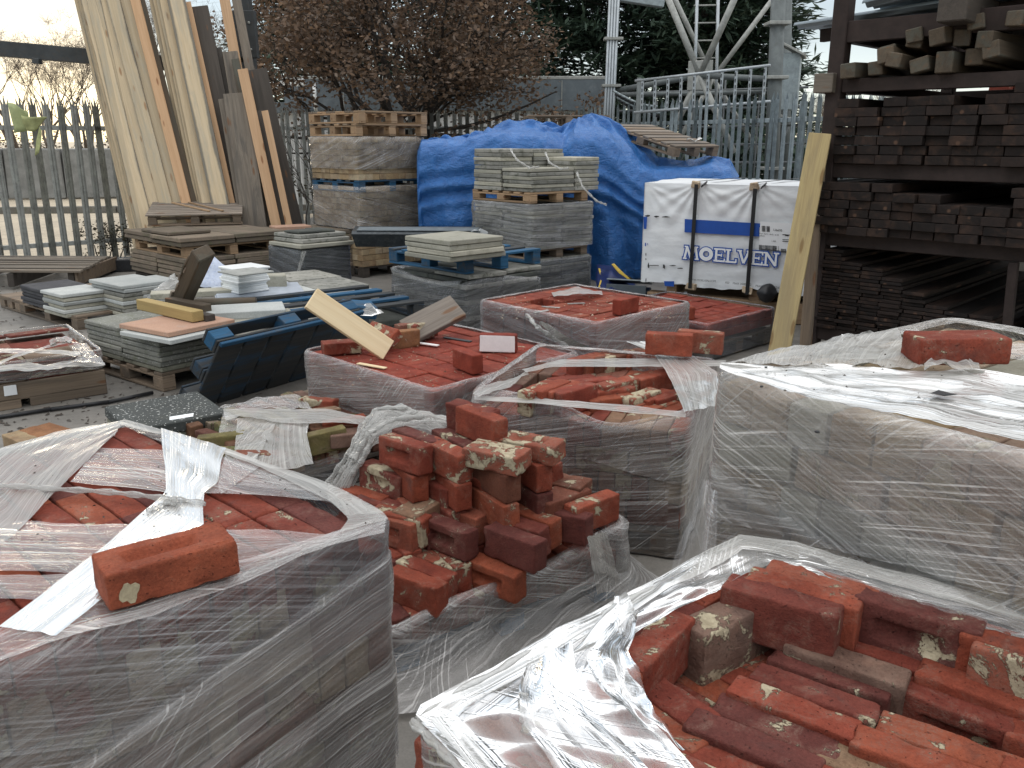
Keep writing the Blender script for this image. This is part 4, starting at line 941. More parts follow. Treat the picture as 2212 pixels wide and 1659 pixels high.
wrap(t, [(-.015, -.015), (.875, -.015), (.875, .97), (-.015, .97)], .05, .43, M['film_dark'], .03, .014, 25, uvrot=R_(-14), amp=.012)
for A_, B_, sd in (((1103, 322), (1165, 360), 1), ((1178, 330), (1228, 362), 2), ((1246, 372), (1310, 442), 3)):
    p0, p1 = at(*A_, y=9.0), at(*B_, y=8.72)
    rope(t, [p0, p0.lerp(p1, .3) + Vector((-.03, -.04, -.05)), p0.lerp(p1, .7) + Vector((-.01, -.05, -.06)), p1], .010, M['film_thick'], sd)
# --- L: two tiers of yellow stock bricks
nl = Vector((-1.83, 10.45, 0)); aL = R_(45)
def course_pack(parent, W, D, z0, n, L, H, T, mats, faces='fl', top=True, gap=.003, jit=.003, var=5, mesh=None, first=0, chip=0.0, edge=True, topskip=None, full=False):
    """shell of a stacked brick pack: only the bricks that show; courses alternate direction"""
    mats = mats if isinstance(mats, (list, tuple)) else [mats]; k = 0
    def b(x, y, z, a):
        nonlocal k
        k += 1; m_ = rnd.choice(mats); v = rnd.randrange(var)
        me = mesh(m_, v) if mesh else block((L - gap, T - gap, H - gap), m_, .004, .002, v)
        put('brick', me, parent, (x + U(-jit, jit), y + U(-jit, jit), z + U(-jit, jit) * .3), (R_(90) if mesh and edge else 0, 0, a + U(-jit, jit) * 4))
    for c in range(n):
        z = z0 + H * (c + .5); full_ = full or (top and c == n - 1); along = (c + first) % 2
        lx, ly = (L, T) if along else (T, L); nx, ny = max(1, round(W / lx)), max(1, round(D / ly)); sx, sy = W / nx, D / ny
        for i in range(nx):
            for j in range(ny):
                vis = full_ or ('f' in faces and j == 0) or ('l' in faces and i == 0) or ('r' in faces and i == nx - 1) or ('b' in faces and j == ny - 1)
                if not vis: continue
                if full_ and topskip and topskip((i + .5) * sx, (j + .5) * sy, z): continue
                b((i + .5) * sx, (j + .5) * sy, z, 0 if along else R_(90))
for nm_, z0, n, lab, mt in (('lower', .60, 7, 'lower film-wrapped pack of yellow stock bricks below the blue pallet', 'wood_dark'), ('upper', 1.18, 7, 'upper film-wrapped pack of yellow stock bricks on the blue pallet', 'wood_blue')):
    t = thing('brick_pack', lab, 'brick pack', (nl.x, nl.y, 0), aL)
    if z0 < 1: 
        pallet(t, 1.0, 1.0, .012, M['wood_dark']); course_pack(t, 1.0, 1.0, .142, 5, .22, .0725, .105, M['stock'], top=False); pallet(t, 1.0, 1.0, .505, M['wood_dark'], h=.095)
    else: pallet(t, 1.02, 1.02, z0 - .14, M['wood_blue'], -.01, -.01, worn=M['wood_blue_worn'], h=.14)
    course_pack(t, 1.0, 1.0, z0, n, .22, .072, .105, M['stock'], top=True)
    wrap(t, [(-.01, -.01), (1.01, -.01), (1.01, 1.01), (-.01, 1.01)], z0 + (.13 if z0 > 1 else 0), z0 + n * .072, M['film'], .08, .016, 31 + n + z0, uvrot=R_(-20 if z0 > 1 else 14), amp=.014)
for i in range(2):
    t = thing('timber_pallet', ['brown pallet lying on the upper yellow brick pack', 'topmost pallet on the yellow brick packs'][i], 'pallet', (nl.x + .04 * i, nl.y, 0), aL + R_(-2 + 3 * i))
    pallet(t, 1.05, 1.05, 1.19 + 7 * .072 + .145 * i, M['wood_tan'], -.02, -.02, worn=M['wood_pallet'], h=.14)
# pallets behind the tarpaulin
t = thing('timber_pallet', 'new pale pallet edge showing above the left end of the tarpaulin', 'pallet', (-1.0, 11.9, 0), R_(12)); pallet(t, 1.2, 1.0, 1.52, M['wood_tan'], h=.14)
t = thing('timber_pallet', 'dark pallet showing above the middle of the tarpaulin', 'pallet', (.25, 13.1, 0), R_(4)); pallet(t, 1.2, 1.0, 1.86, M['wood_pallet'], h=.14)
# wrapped base of crates under those pallets
for i, (x, y, h, lb) in enumerate(((-1.0, 11.9, 1.52, 'stone pack mostly hidden behind the left end of the tarpaulin'), (.25, 13.1, 1.86, 'tall stone pack hidden behind the middle of the tarpaulin'))):
    t = thing('stone_pack', lb, 'stone pack', (x, y, 0), R_(12 - 8 * i))
    for k in range(int(h / .19)): stack(t, 0, 0, 1.15, .95, .19 * k, 1, h / int(h / .19), M['slab_old'], .01)

# ------------------------------------------------------------------ leaning planks
def lean(name, label, ub, ut, vt, w, th, mat, y0=11.15, k=.27, zb=0.0, yaw=0.0, group=None):
    """plank standing at u = ub on the ground and leaning back (k metres per metre) so its top shows at (ut, vt)"""
    z = 2.5
    for i in range(8): T_ = at(ut, vt, y=y0 + k * z); z = T_.z
    lo, hi = 150.0, 700.0      # ground pixel row at distance y0
    B_ = at(ub, 500, y=y0); zz = 500.0
    for i in range(20):
        B_ = at(ub, zz, y=y0); zz += (B_.z - zb) * 160
    d = T_ - B_; X = d.normalized(); Yv = Vector((math.cos(yaw), math.sin(yaw), 0)); Yv = (Yv - X * Yv.dot(X)).normalized(); Zv = X.cross(Yv)
    o = put(name, block((d.length, w, th), mat, .003, .002, rnd.randrange(4)), None)
    o.matrix_world = Matrix.Translation((T_ + B_) / 2) @ Matrix((X, Yv, Zv)).transposed().to_4x4()
    return tag(o, label, 'plank', group)
# first group: thin stack seen edge on, then five faces
for i in range(5):
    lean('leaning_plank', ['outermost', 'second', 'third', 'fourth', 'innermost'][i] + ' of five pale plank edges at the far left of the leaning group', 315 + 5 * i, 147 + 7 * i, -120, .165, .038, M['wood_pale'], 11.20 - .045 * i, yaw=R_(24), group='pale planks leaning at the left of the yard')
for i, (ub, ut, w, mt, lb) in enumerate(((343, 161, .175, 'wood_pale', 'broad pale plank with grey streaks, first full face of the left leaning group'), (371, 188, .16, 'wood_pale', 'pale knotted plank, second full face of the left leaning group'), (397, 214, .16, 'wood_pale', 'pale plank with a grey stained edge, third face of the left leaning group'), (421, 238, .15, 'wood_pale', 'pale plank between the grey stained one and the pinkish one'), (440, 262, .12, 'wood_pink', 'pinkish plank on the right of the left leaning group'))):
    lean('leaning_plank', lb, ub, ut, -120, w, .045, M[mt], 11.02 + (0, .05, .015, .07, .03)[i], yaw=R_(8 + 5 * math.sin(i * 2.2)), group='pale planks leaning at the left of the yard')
lean('leaning_plank', 'brown shadowed plank edge behind the pinkish plank', 456, 275, -120, .08, .05, M['wood_post'], 11.16, yaw=R_(30))
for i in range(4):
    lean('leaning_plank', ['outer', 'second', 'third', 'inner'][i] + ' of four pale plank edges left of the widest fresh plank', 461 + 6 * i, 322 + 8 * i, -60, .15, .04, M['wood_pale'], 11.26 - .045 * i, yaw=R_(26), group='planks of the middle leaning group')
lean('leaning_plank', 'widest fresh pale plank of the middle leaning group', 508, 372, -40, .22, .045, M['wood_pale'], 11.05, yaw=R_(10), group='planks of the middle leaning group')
lean('leaning_plank', 'tan plank cut square just right of the widest fresh plank', 530, 402, 6, .12, .05, M['wood_pink'], 11.16, yaw=R_(14), group='planks of the middle leaning group')
P3 = [('dark weathered plank with a slanted top end', 548, 432, 14, .20, 'wood_dark', 11.26), ('dark narrow plank ending below the steel beam', 560, 470, 104, .10, 'wood_dark', 11.32),
      ('grey worn plank topping out just under the beam', 575, 497, 112, .19, 'wood_grey', 11.28), ('wide pale-grey board in front of the grey planks', 565, 508, 202, .30, 'wood_grey', 11.05), ('grey board standing behind the wide pale-grey one', 548, 484, 214, .14, 'wood_grey', 11.12),
      ('tall light plank running out of the top of the frame', 590, 480, -30, .13, 'wood_pink', 11.42), ('fresh orange-tan plank with cut top in front of the grey boards', 618, 524, 150, .125, 'wood_pink', 11.04), ('brown narrow plank beside the fresh orange-tan one', 600, 508, 128, .10, 'wood_post', 11.2),
      ('tall thin grey plank next to the steel column', 622, 503, -40, .12, 'wood_grey', 11.5), ('dark plank between the two orange-tan ones', 634, 560, 240, .11, 'wood_dark', 11.12), ('short light plank at the right of the leaning timber', 646, 572, 240, .085, 'wood_pink', 11.0),
      ('wide dark plank at the right end of the leaning timber', 655, 556, 150, .24, 'wood_dark', 11.45), ('dark grey plank close to the steel column', 640, 540, 146, .14, 'wood_dark', 11.55)]
for lb, ub, ut, vt, w, mt, y in P3: lean('leaning_plank', lb, ub, ut, vt, w, .045, M[mt], y, yaw=R_(10), group='mixed old planks leaning by the steel column')

# ------------------------------------------------------------------ blue tarpaulin over stacked goods
def tarp():
    t = thing('blue_tarpaulin', 'crumpled blue tarpaulin draped over a high stack behind the grey slabs', 'tarpaulin', (0, 0, 0))
    ridge = [(903, 330), (912, 312), (960, 308), (1010, 303), (1060, 281), (1100, 266), (1150, 268), (1180, 274), (1213, 281), (1240, 262), (1275, 250), (1310, 257), (1345, 282), (1380, 315), (1420, 344), (1470, 351), (1530, 343), (1570, 352), (1592, 384)]
    front = [(901, 350), (908, 322), (955, 318), (1005, 318), (1060, 306), (1100, 300), (1150, 306), (1180, 312), (1215, 330), (1240, 308), (1280, 300), (1318, 322), (1350, 350), (1385, 378), (1420, 388), (1470, 384), (1530, 372), (1575, 378), (1600, 402)]
    K = len(ridge) - 1; NU, NV = 220, 110; V, F = [], []
    def lerp_list(L, f):
        k = min(int(f * K), K - 1); a = f * K - k; a = a * a * (3 - 2 * a) * .5 + a * .5
        return (L[k][0] * (1 - a) + L[k + 1][0] * a, L[k][1] * (1 - a) + L[k + 1][1] * a)
    for i in range(NU + 1):
        f = i / NU; r = at(*lerp_list(ridge, f), y=11.35 - .3 * f); fr_ = at(*lerp_list(front, f), y=10.45 - .35 * f)
        end = min(1, f / .05, (1 - f) / .05)
        back = Vector((r.x, 12.0, r.z - .35)); mid = Vector((fr_.x, fr_.y - .05, fr_.z * .55)); foot = Vector((fr_.x + .04 * math.sin(f * 40), fr_.y + .12 + .16 * math.sin(f * 26 + 1) * (1 - .3 * f), .03 + .05 * math.sin(f * 31)))
        P = [Vector((r.x, 12.1, .3)), back, r, r.lerp(fr_, .5) + Vector((0, 0, .03)), fr_, mid, foot]
        for j in range(NV + 1):
            g = j / NV * 6; k = min(int(g), 5); a = g - k
            p0, p1, p2, p3 = P[max(0, k - 1)], P[k], P[k + 1], P[min(6, k + 2)]
            q = .5 * ((2 * p1) + (p2 - p0) * a + (2 * p0 - 5 * p1 + 4 * p2 - p3) * a * a + (3 * p1 - p0 - 3 * p2 + p3) * a ** 3)
            g1 = max(0, g - 4) / 2     # front curtain folds
            q.y += (-.06 * math.sin(f * 55 + math.sin(g * 3) * 1.6 + g * 1.2) * g1 - .05 * math.sin(g * 24 + f * 7 + 1.8 * math.sin(f * 13)) * math.exp(-((g - 4.75) / .28) ** 2)) * end
            for f0, kk in ((.22, 15), (.52, 19), (.86, 14), (.05, 12)):      # folds drawn out from the high points
                dx, dg = f - f0, (g - 2.0) / 6 + .02; rr_ = math.hypot(dx, dg)
                if dg > 0: q += Vector((0, -.75, .5)) * (.040 * math.sin(kk * math.atan2(dx, dg) + 5 * f0 + 3 * rr_) * math.exp(-((rr_ - .12) / .16) ** 2)) * end
            nn = noise.noise_vector(q * 1.6) * .04 + Vector((.2, -1, .35)) * (.075 * (.5 - abs(noise.noise(Vector((q.x * 3.2 + q.z * 2.0, q.y * 3, q.z * 1.4))))) + .030 * (.5 - abs(noise.noise(Vector((q.x * 4 - q.z * 6, q.y * 4, 3 + q.z * 3))))) + .010 * (.5 - abs(noise.noise(Vector((q.x * 11 + q.z * 9, q.y * 11, 7 + q.z * 8)))))) + noise.noise_vector(q * 22) * .003
            V.append(q + nn * (0.35 + .65 * end))
    for i in range(NU):
        for j in range(NV): k = i * (NV + 1) + j; F.append((k, k + NV + 1, k + NV + 2, k + 1))
    put('sheet', raw(V, F, 'sheet', M['tarp'], True), t)
    return t
tarp()
t = thing('timber_pallet', 'weathered pallet tipped on the right shoulder of the blue tarpaulin', 'pallet')
c_ = at(1455, 336, y=10.25); sub = Matrix.Translation(c_ + Vector((0, 0, .01))) @ Matrix.Rotation(R_(52), 4, 'Z') @ Matrix.Rotation(R_(-13), 4, 'Y') @ Matrix.Rotation(R_(4), 4, 'X')
def pallet_m(t, Mx, w, d, mat, worn, n=7, h=.13, names=('pallet_board', 'pallet_block')):
    def pp(nm, s, x, y, z, rz=0, mm=mat):
        o = put(nm, block(s, mm, .003, .002, rnd.randrange(3)), t); o.matrix_basis = Mx @ Matrix.Translation((x, y, z)) @ Matrix.Rotation(rz, 4, 'Z')
    for i in range(n): pp(names[0], (w, .098, .021), w / 2, .049 + (d - .098) * i / (n - 1), h - .0105, 0, worn if i % 2 else mat)
    for x in (.05, w / 2, w - .05):
        pp(names[0], (d, .098, .018), x, d / 2, h - .031, R_(90)); pp(names[0], (d, .098, .018), x, d / 2, .01, R_(90))
        for y in (.06, d / 2, d - .06): pp(names[1], (.098, .12, h - .059), x, y, .0195 + (h - .059) / 2)
# deck boards run across; near corner is the low one
sub = Matrix.Translation(at(1455, 340, y=10.2)) @ Matrix.Rotation(R_(38), 4, 'Z') @ Matrix.Rotation(R_(13), 4, 'X')
pallet_m(t, sub, .78, 1.15, M['wood_pallet'], M['wood_silver'], 8)
for i, (p_, lb) in enumerate(((at(1500, 306, y=10.6), 'scrap of clear film caught on the tipped pallet'),)):
    V = []; F = []
    for a in range(9):
        for b_ in range(5): V.append(p_ + Vector((.02 * a - .08, .03 * b_, .02 * math.sin(a) + .02)) + noise.noise_vector(Vector((a * .7, b_ * .9, 2))) * .03)
    for a in range(8):
        for b_ in range(4): k = a * 5 + b_; F.append((k, k + 1, k + 6, k + 5))
    tag(put('film_scrap', raw(V, F, 'film_scrap', M['film_thick'], True, [(v.x, v.y) for v in V])), lb, 'plastic')

# ------------------------------------------------------------------ white printed timber pack
W0 = Vector((1.271, 8.366, .30)); WA = math.atan2(7.756 - 8.366, 2.455 - 1.271)
wp = thing('timber_pack', 'large white printed timber pack with black straps and blue lettering', 'timber pack', (W0.x, W0.y, 0), WA)
WI = root_inv(wp); WN = Vector((math.sin(WA), -math.cos(WA), 0))
def wl(x, y):
    """zoomed-photo position -> local (x, z) on the pack's front plane"""
    u, v = 1192.3 + .2657 * x, 242 + .2657 * y; o = Vector((0, 0, EYE)); d = at(u, v, y=5.0) - o
    p = o + d * ((W0 - o).dot(WN) / d.dot(WN)); q = WI @ p; return q.x, q.z
PW, PD, z0_, z1_ = 2.3, 1.15, .30, 1.255
bm = bmesh.new(); nx, nzz = 70, 30; g = []
V, F = [], []
def face_grid(fn, nu, nv):
    k = len(V)
    for i in range(nu + 1):
        for j in range(nv + 1): V.append(fn(i / nu, j / nv))
    for i in range(nu):
        for j in range(nv): q_ = k + i * (nv + 1) + j; F.append((q_, q_ + nv + 1, q_ + nv + 2, q_ + 1))
def puff(p):
    return p + noise.noise_vector(p * Vector((3, 3, 7)).length / 6) * .012
sx_ = [wl(1185, 610)[0], wl(1660, 640)[0]]
def front_fn(a, b_):
    x = a * PW; z = z0_ + b_ * (z1_ - z0_); edge = min(1, a * 14, (1 - b_) * 9 + .15)
    y = -.004
    # drawn creases running from the strap corners and the top-left corner
    for cx, cz in ((sx_[0], z1_), (sx_[1], z1_), (0.0, z1_)):
        dx, dz = x - cx, cz - z; r = math.hypot(dx, dz) + .02; th = math.atan2(dz, dx)
        y -= .013 * math.sin(th * 17 + cx * 3) * math.exp(-r / .33) * min(1, r / .07)
    y += .006 * noise.noise(Vector((x * 3, z * 12, 1))) + .004 * noise.noise(Vector((x * 8, z * 5, 4))); y -= .02 * math.exp(-((z - z0_) / .05) ** 2) * noise.noise(Vector((x * 9, 3, 1)))
    zz = z + (.012 * math.sin(x * 7) + .02 * noise.noise(Vector((x * 8, 0, 2)))) * (1 - b_) ** 8
    return Vector((x, y * edge + .008 * (1 - edge), zz))
face_grid(front_fn, 150, 70)
face_grid(lambda a, b_: Vector((a * PW, b_ * PD, z1_ + .006 * noise.noise(Vector((a * 8, b_ * 5, 7))) + .012 * noise.noise(Vector((a * 3, b_ * 3, 2))) * min(1, b_ * 8))) if b_ > 0 else front_fn(a, 1.0), 150, 20)
face_grid(lambda a, b_: Vector((.006 * noise.noise(Vector((a * 5, b_ * 5, 7))) * min(1, b_ * 9) * min(1, a * 9), (1 - a) * PD, z0_ + b_ * (z1_ - z0_))), 20, 30)
face_grid(lambda a, b_: Vector((PW, a * PD, z0_ + b_ * (z1_ - z0_))), 2, 2); face_grid(lambda a, b_: Vector(((1 - a) * PW, PD, z0_ + b_ * (z1_ - z0_))), 2, 2)
put('wrapping', raw(V, F, 'wrapping', M['wrap'], True), wp)
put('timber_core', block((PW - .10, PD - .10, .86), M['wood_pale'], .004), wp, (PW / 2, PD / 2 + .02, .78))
for i in range(3): put('bearer', block((.10, PD - .1, .10), M['wood_tan'], .005), wp, (.3 + .8 * i, PD / 2, .247))
put('base_timber', block((PW - .06, .14, .19), M['wood_tan'], .006), wp, (PW / 2 + .03, .10, .108)); put('base_timber', block((PW - .06, .14, .19), M['wood_tan'], .006), wp, (PW / 2, PD - .12, .108))
def flat(name, polys, mat, y):
    V, F = [], []
    for P in polys:
        k = len(V); n = len(P); V += [(x, y, z) for x, z in P] + [(x, y + .004, z) for x, z in P]; F.append(tuple(range(k, k + n)))
        for i in range(n): j = (i + 1) % n; F.append((k + i, k + n + i, k + n + j, k + j))
    return put(name, raw(V, F, name, mat), wp)
FY = -.030
flat('blue_bar', [[wl(1087, 868), wl(1085, 975), wl(1690, 1010), wl(1690, 935), wl(1722, 935), wl(1725, 905)]], M['ink_blue'], FY)
flat('blue_mark', [[wl(752, 850), wl(755, 948), wl(776, 948), wl(782, 850)]], M['ink_blue'], FY); flat('blue_mark', [[wl(764, 1060), wl(764, 1088), wl(772, 1088), wl(772, 1060)]], M['ink_blue'], FY)
flat('blue_mark', [[wl(918, 1372), wl(925, 1410), wl(998, 1416), wl(1000, 1372)]], M['ink_blue'], FY)
# outlined slab-serif letters, each built of strokes
ox, oz = wl(1072, 1187); ex, ez = wl(1895, 1256); tx, tz = wl(1075, 1085); LH = (tz - oz); 
def letters():
    S = {'M': (1.25, [((.12, 0), (.30, 1), .17), ((.30, .95), (.62, .05), .17), ((.62, .05), (.95, .95), .17), ((.95, 1), (1.13, 0), .17), ((0, .03), (.30, .03), .12), ((.93, .03), (1.25, .03), .12), ((.10, .97), (.36, .97), .12), ((.88, .97), (1.16, .97), .12)]),
         'E': (.92, [((.20, 0), (.20, 1), .18), ((.02, .04), (.86, .04), .14), ((.02, .96), (.86, .96), .14), ((.2, .5), (.62, .5), .12), ((.84, .0), (.84, .26), .11), ((.84, .74), (.84, 1), .11), ((.60, .38), (.60, .62), .09)]),
         'L': (.88, [((.20, 0), (.20, 1), .18), ((.02, .04), (.82, .04), .14), ((.02, .96), (.40, .96), .13), ((.81, 0), (.81, .30), .11)]),
         'V': (1.05, [((.18, 1), (.52, .02), .18), ((.52, .02), (.87, 1), .17), ((.0, .97), (.36, .97), .12), ((.70, .97), (1.05, .97), .12)]),
         'N': (1.12, [((.20, 0), (.20, 1), .15), ((.20, .98), (.92, .02), .19), ((.92, 0), (.92, 1), .15), ((.0, .03), (.40, .03), .12), ((.74, .97), (1.14, .97), .12), ((.0, .97), (.28, .97), .12)])}
    x = 0.0; k = (ex - ox) / 7.62; 
    for ci, ch in enumerate('MOELVEN'):
        blue, white = [], []
        def quad(a, b_, w):
            (ax, az), (bx_, bz) = a, b_; L = math.hypot(bx_ - ax, bz - az); dx, dz = (bx_ - ax) / L, (bz - az) / L; e_ = w / 2 if False else 0
            nxx, nz_ = -dz * w / 2, dx * w / 2
            return [(ax - nxx, az - nz_), (bx_ - nxx, bz - nz_), (bx_ + nxx, bz + nz_), (ax + nxx, az + nz_)]
        def ext(a, b_, q_):
            L = math.hypot(b_[0] - a[0], b_[1] - a[1]); dx, dz = (b_[0] - a[0]) / L * q_, (b_[1] - a[1]) / L * q_; return (a[0] - dx, a[1] - dz), (b_[0] + dx, b_[1] + dz)
        if ch == 'O':
            wd = 1.15
            for (ro, ri, dst) in ((.62, .17, blue), (.545, .245, white)):
                n = 26
                for i in range(n):
                    a, c = 6.2832 * i / n, 6.2832 * (i + 1) / n; f = lambda t, r: (.56 + math.cos(t) * r * .98, .5 + math.sin(t) * r * .98)
                    dst.append([f(a, ri), f(a, ro), f(c, ro), f(c, ri)][::-1])
        else:
            wd, st = S[ch]
            for a, b_, w in st:
                blue.append(quad(*ext(a, b_, .085), w + .17)); white.append(quad(a, b_, w))
        def tr(P): return [(ox + (x + p[0]) * k, oz + (p[1] * LH) + (ez - oz) * ((x + p[0]) * k / (ex - ox))) for p in P]
        def lay(polys, mat, y, nm):
            V, F = [], []
            for i, P in enumerate(polys):
                P = tr(P); kk = len(V); yy = y - .00004 * i; V += [(a, yy, b_) for a, b_ in P]; F.append(tuple(range(kk, kk + len(P))))
            return raw(V, F, nm, mat)
        put('letter_outline', lay(blue, M['ink_blue'], FY - .002, 'letter'), wp); put('letter_fill', lay(white, M['ink_white'], FY - .0045, 'letter'), wp)
        x += wd - .02
letters()
def text(s, a, b_, mat, parent=wp, y=FY, name='lettering', inv=None):
    """flat lettering from local point a (baseline left) to b (baseline right)"""
    cu = bpy.data.curves.new('lettering', 'FONT'); cu.body = s; cu.size = 1.0; ob = bpy.data.objects.new('lettering', cu); COL.objects.link(ob)
    bpy.context.view_layer.update(); me = bpy.data.meshes.new_from_object(ob); bpy.data.objects.remove(ob)
    wd = max(v.co.x for v in me.vertices) or 1; L = math.hypot(b_[0] - a[0], b_[1] - a[1]); k = L / wd
    sl = (b_[1] - a[1]) / (b_[0] - a[0])
    for v in me.vertices: x, z = v.co.x * k, v.co.y * k; v.co = (a[0] + x, y, a[1] + z + sl * x)
    me.materials.clear(); me.materials.append(mat); return put(name, me, parent)
text('WWW.MOELVEN.COM', wl(1115, 1364), wl(1336, 1380), M['ink_black']); text('KD', wl(1415, 1390), wl(1447, 1393), M['ink_black']); text('MAX 3500 KG', wl(1475, 1396), wl(1624, 1408), M['ink_black']); text('MADE IN SWEDEN', wl(1660, 1417), wl(1875, 1436), M['ink_black'])
text('R', wl(778, 1080), wl(792, 1081), M['ink_blue']);
# smudged black print and tears
for i, (x, y, l, h) in enumerate(((755, 835, 60, 16), (825, 840, 60, 16), (900, 845, 70, 12), (785, 1215, 14, 70), (780, 1240, 110, 8), (905, 1232, 22, 46), (960, 1240, 60, 10), (1020, 1262, 60, 12), (768, 1140, 8, 30), (768, 1180, 8, 26), (768, 1340, 8, 50))):
    P = []
    for k in range(8):
        a = k / 8 * 6.283; P.append(wl(x + l / 2 + math.cos(a) * l / 2 * U(.6, 1.1), y + h / 2 + math.sin(a) * h / 2 * U(.4, 1.2)))
    flat('smudge', [P[::-1]], M['ink_black'], FY)
# paper label with barcodes
flat('paper_label', [[wl(1700, 888), wl(1690, 1105), wl(1945, 1132), wl(1945, 1165), wl(2010, 1170), wl(2025, 905)]], M['paper'], FY - .004)
lb_ = []
for (xa, xb, ya, yb, n) in ((1712, 1778, 922, 968, 22), (1690, 1852, 1076, 1118, 34), (1868, 1935, 1108, 1138, 16)):
    for i in range(n):
        if rnd.random() < .8:
            a = xa + (xb - xa) * i / n; w_ = (xb - xa) / n * U(.3, .8); s_ = (a - xa) * .07; lb_.append([wl(a, ya + s_), wl(a, yb + s_), wl(a + w_, yb + s_), wl(a + w_, ya + s_)])
flat('barcode', lb_, M['ink_black'], FY - .0075)
text('126690', wl(1800, 962), wl(1876, 969), M['ink_black'], y=FY - .009); text('CE', wl(1955, 955), wl(1978, 957), M['ink_black'], y=FY - .009); text('Gran 15,0 X 146,0 1 & B5', wl(1690, 988), wl(1850, 1002), M['ink_black'], y=FY - .009); text('LERAD', wl(1692, 1006), wl(1735, 1010), M['ink_black'], y=FY - .009); text('1,430', wl(1790, 1050), wl(1826, 1053), M['ink_black'], y=FY - .009)
flat('ruled_line', [[wl(1880, 990 + i), wl(1880, 994 + i), wl(1970, 999 + i), wl(1970, 995 + i)] for i in (0, 40, 55)] + [[wl(1905, 995), wl(1900, 1003), wl(1930, 1006), wl(1930, 998)]], M['ink_black'], FY - .009)
for i, (xt, yt, xb, yb) in enumerate(((1185, 612, 1135, 1402), (1660, 648, 1598, 1452))):
    a, b_ = wl(xt, yt), wl(xb, yb); x0 = (a[0] + b_[0]) / 2
    put('strap', block((.036, .003, a[1] - b_[1] + .06), M['black'], .001), wp, (x0, FY - .022, (a[1] + b_[1]) / 2), (0, math.atan2(a[0] - b_[0], a[1] - b_[1]), 0))
    put('strap', block((.036, PD + .04, .003), M['black'], .001), wp, (x0 + .08, PD / 2, z1_ + .022), (0, 0, R_(-10)))
    put('strap_end', block((.012, .10, .03), M['black'], .002), wp, (x0 + .07, -.03, z1_ - .0), (R_(20), R_(30), 0))
    put('edge_protector', block((.085, .055, .065), M['card'], .006, .012, i), wp, (a[0] - .015, -.018, z1_ - .005), (R_(8), R_(4 - 14 * i), 0)); put('edge_protector', block((.10, .05, .06), M['card'], .006, .014, i + 2), wp, (b_[0] + .0, -.02, z0_ + .0), (R_(-8), R_(6), 0))
tb = tag(put('binding_tape', block((.03, .006, .09), M['galv_pale'], .001), None, at(1481, 640, y=8.22) , (0, 0, WA)), 'short length of pale green banding on the timber below the white pack', 'banding')
# sheet metal and navy sheet with yellow trim at the foot of the tarpaulin
t = thing('navy_sheet', 'navy sheet with a yellow edge slumped at the foot of the blue tarpaulin', 'sheet')
cloth('sheet', [[at(1290, 575, y=9.4), at(1285, 628, y=8.9)], [at(1322, 572, y=9.3), at(1318, 632, y=8.7)], [at(1350, 600, y=9.3), at(1352, 636, y=8.7)], [at(1372, 615, y=9.4), at(1380, 640, y=8.9)]], M['navy'], t, .03, 4, .01)
cloth('trim', [[at(1322, 572, y=9.25), at(1328, 571, y=9.25)], [at(1336, 590, y=9.15), at(1343, 586, y=9.15)], [at(1358, 605, y=9.1), at(1362, 603, y=9.1)]], M['yellow_rope'], t, .006, 6, .012)
cloth('trim', [[at(1293, 582, y=9.3), at(1297, 582, y=9.3)], [at(1298, 605, y=9.1), at(1301, 605, y=9.1)], [at(1292, 622, y=8.9), at(1296, 622, y=8.9)]], M['yellow_rope'], t, .006, 7, .012)
t = thing('folded_metal', 'grey folded metal channel end beside the white timber pack', 'metal', at(1360, 618, .16), R_(-20))
put('channel', block((.42, .34, .012), M['galv'], .002), t, (0, 0, .05), (R_(-14), 0, 0)); put('channel', block((.42, .012, .10), M['fascia'], .002), t, (0, -.17, -.01)); put('channel_foot', block((.40, .30, .10), M['steel_dark'], .01), t, (0, .03, -.08))
t = thing('black_bag', 'black plastic lump under the right end of the white pack', 'plastic', at(1656, 634, y=7.75)); V, F = [], []
bm = bmesh.new(); bmesh.ops.create_icosphere(bm, subdivisions=3, radius=.085)
for v in bm.verts: v.co += noise.noise_vector(v.co * 14) * .02
put('bag', mk(bm, 'bag', M['black_plastic'], True), t)

# ------------------------------------------------------------------ timber rack on the right
RO = Vector((2.25, 6.32, 0)); RA = R_(-44.5)
rk = thing('timber_rack', 'brown rusted steel rack holding dark timber at the right of the yard', 'rack', RO, RA); RI = root_inv(rk)
def rz(u, v): return at(u, v, y=6.33).z
zb = [rz(1745, 716), rz(1762, 514), rz(1785, 368), rz(1805, 186), rz(1815, 70)]
put('post', block((.11, .11, 4.6), M['rust'], .006), rk, (.0, .06, 2.3)); put('post', block((.10, .10, 4.6), M['rust'], .006), rk, (.0, 2.3, 2.3)); put('post', block((.07, .07, 4.6), M['rust'], .006), rk, (1.38, 2.5, 2.3)); put('post', block((.10, .10, 4.6), M['rust'], .006), rk, (2.3, 2.3, 2.3)); put('post', block((.10, .10, 4.6), M['rust'], .006), rk, (2.3, .06, 2.3))
put('stay', block((.055, .05, zb[1] - .1), M['rust'], .004), rk, (1.33, .0, zb[1] / 2), (0, R_(-3), 0))
for i, z in enumerate(zb):
    h = .10 if i < 3 else (.09 if i == 3 else .14)
    put('beam', block((2.5, .07, h), M['rust'], .005), rk, (1.22, .06, z)); put('beam', block((2.5, .07, h), M['rust'], .005), rk, (1.22, 2.3, z))
    put('arm', block((.07, 2.3, h * .8), M['rust'], .005), rk, (.0, 1.2, z)); put('arm', block((.07, 2.3, h * .8), M['rust'], .005), rk, (1.3, 1.2, z)); put('arm', block((.07, 2.3, h * .8), M['rust'], .005), rk, (2.3, 1.2, z))
put('packing_timber', block((.14, .5, .13), M['wood_grey'], .005), rk, (-.05, .2, zb[3] + .02))
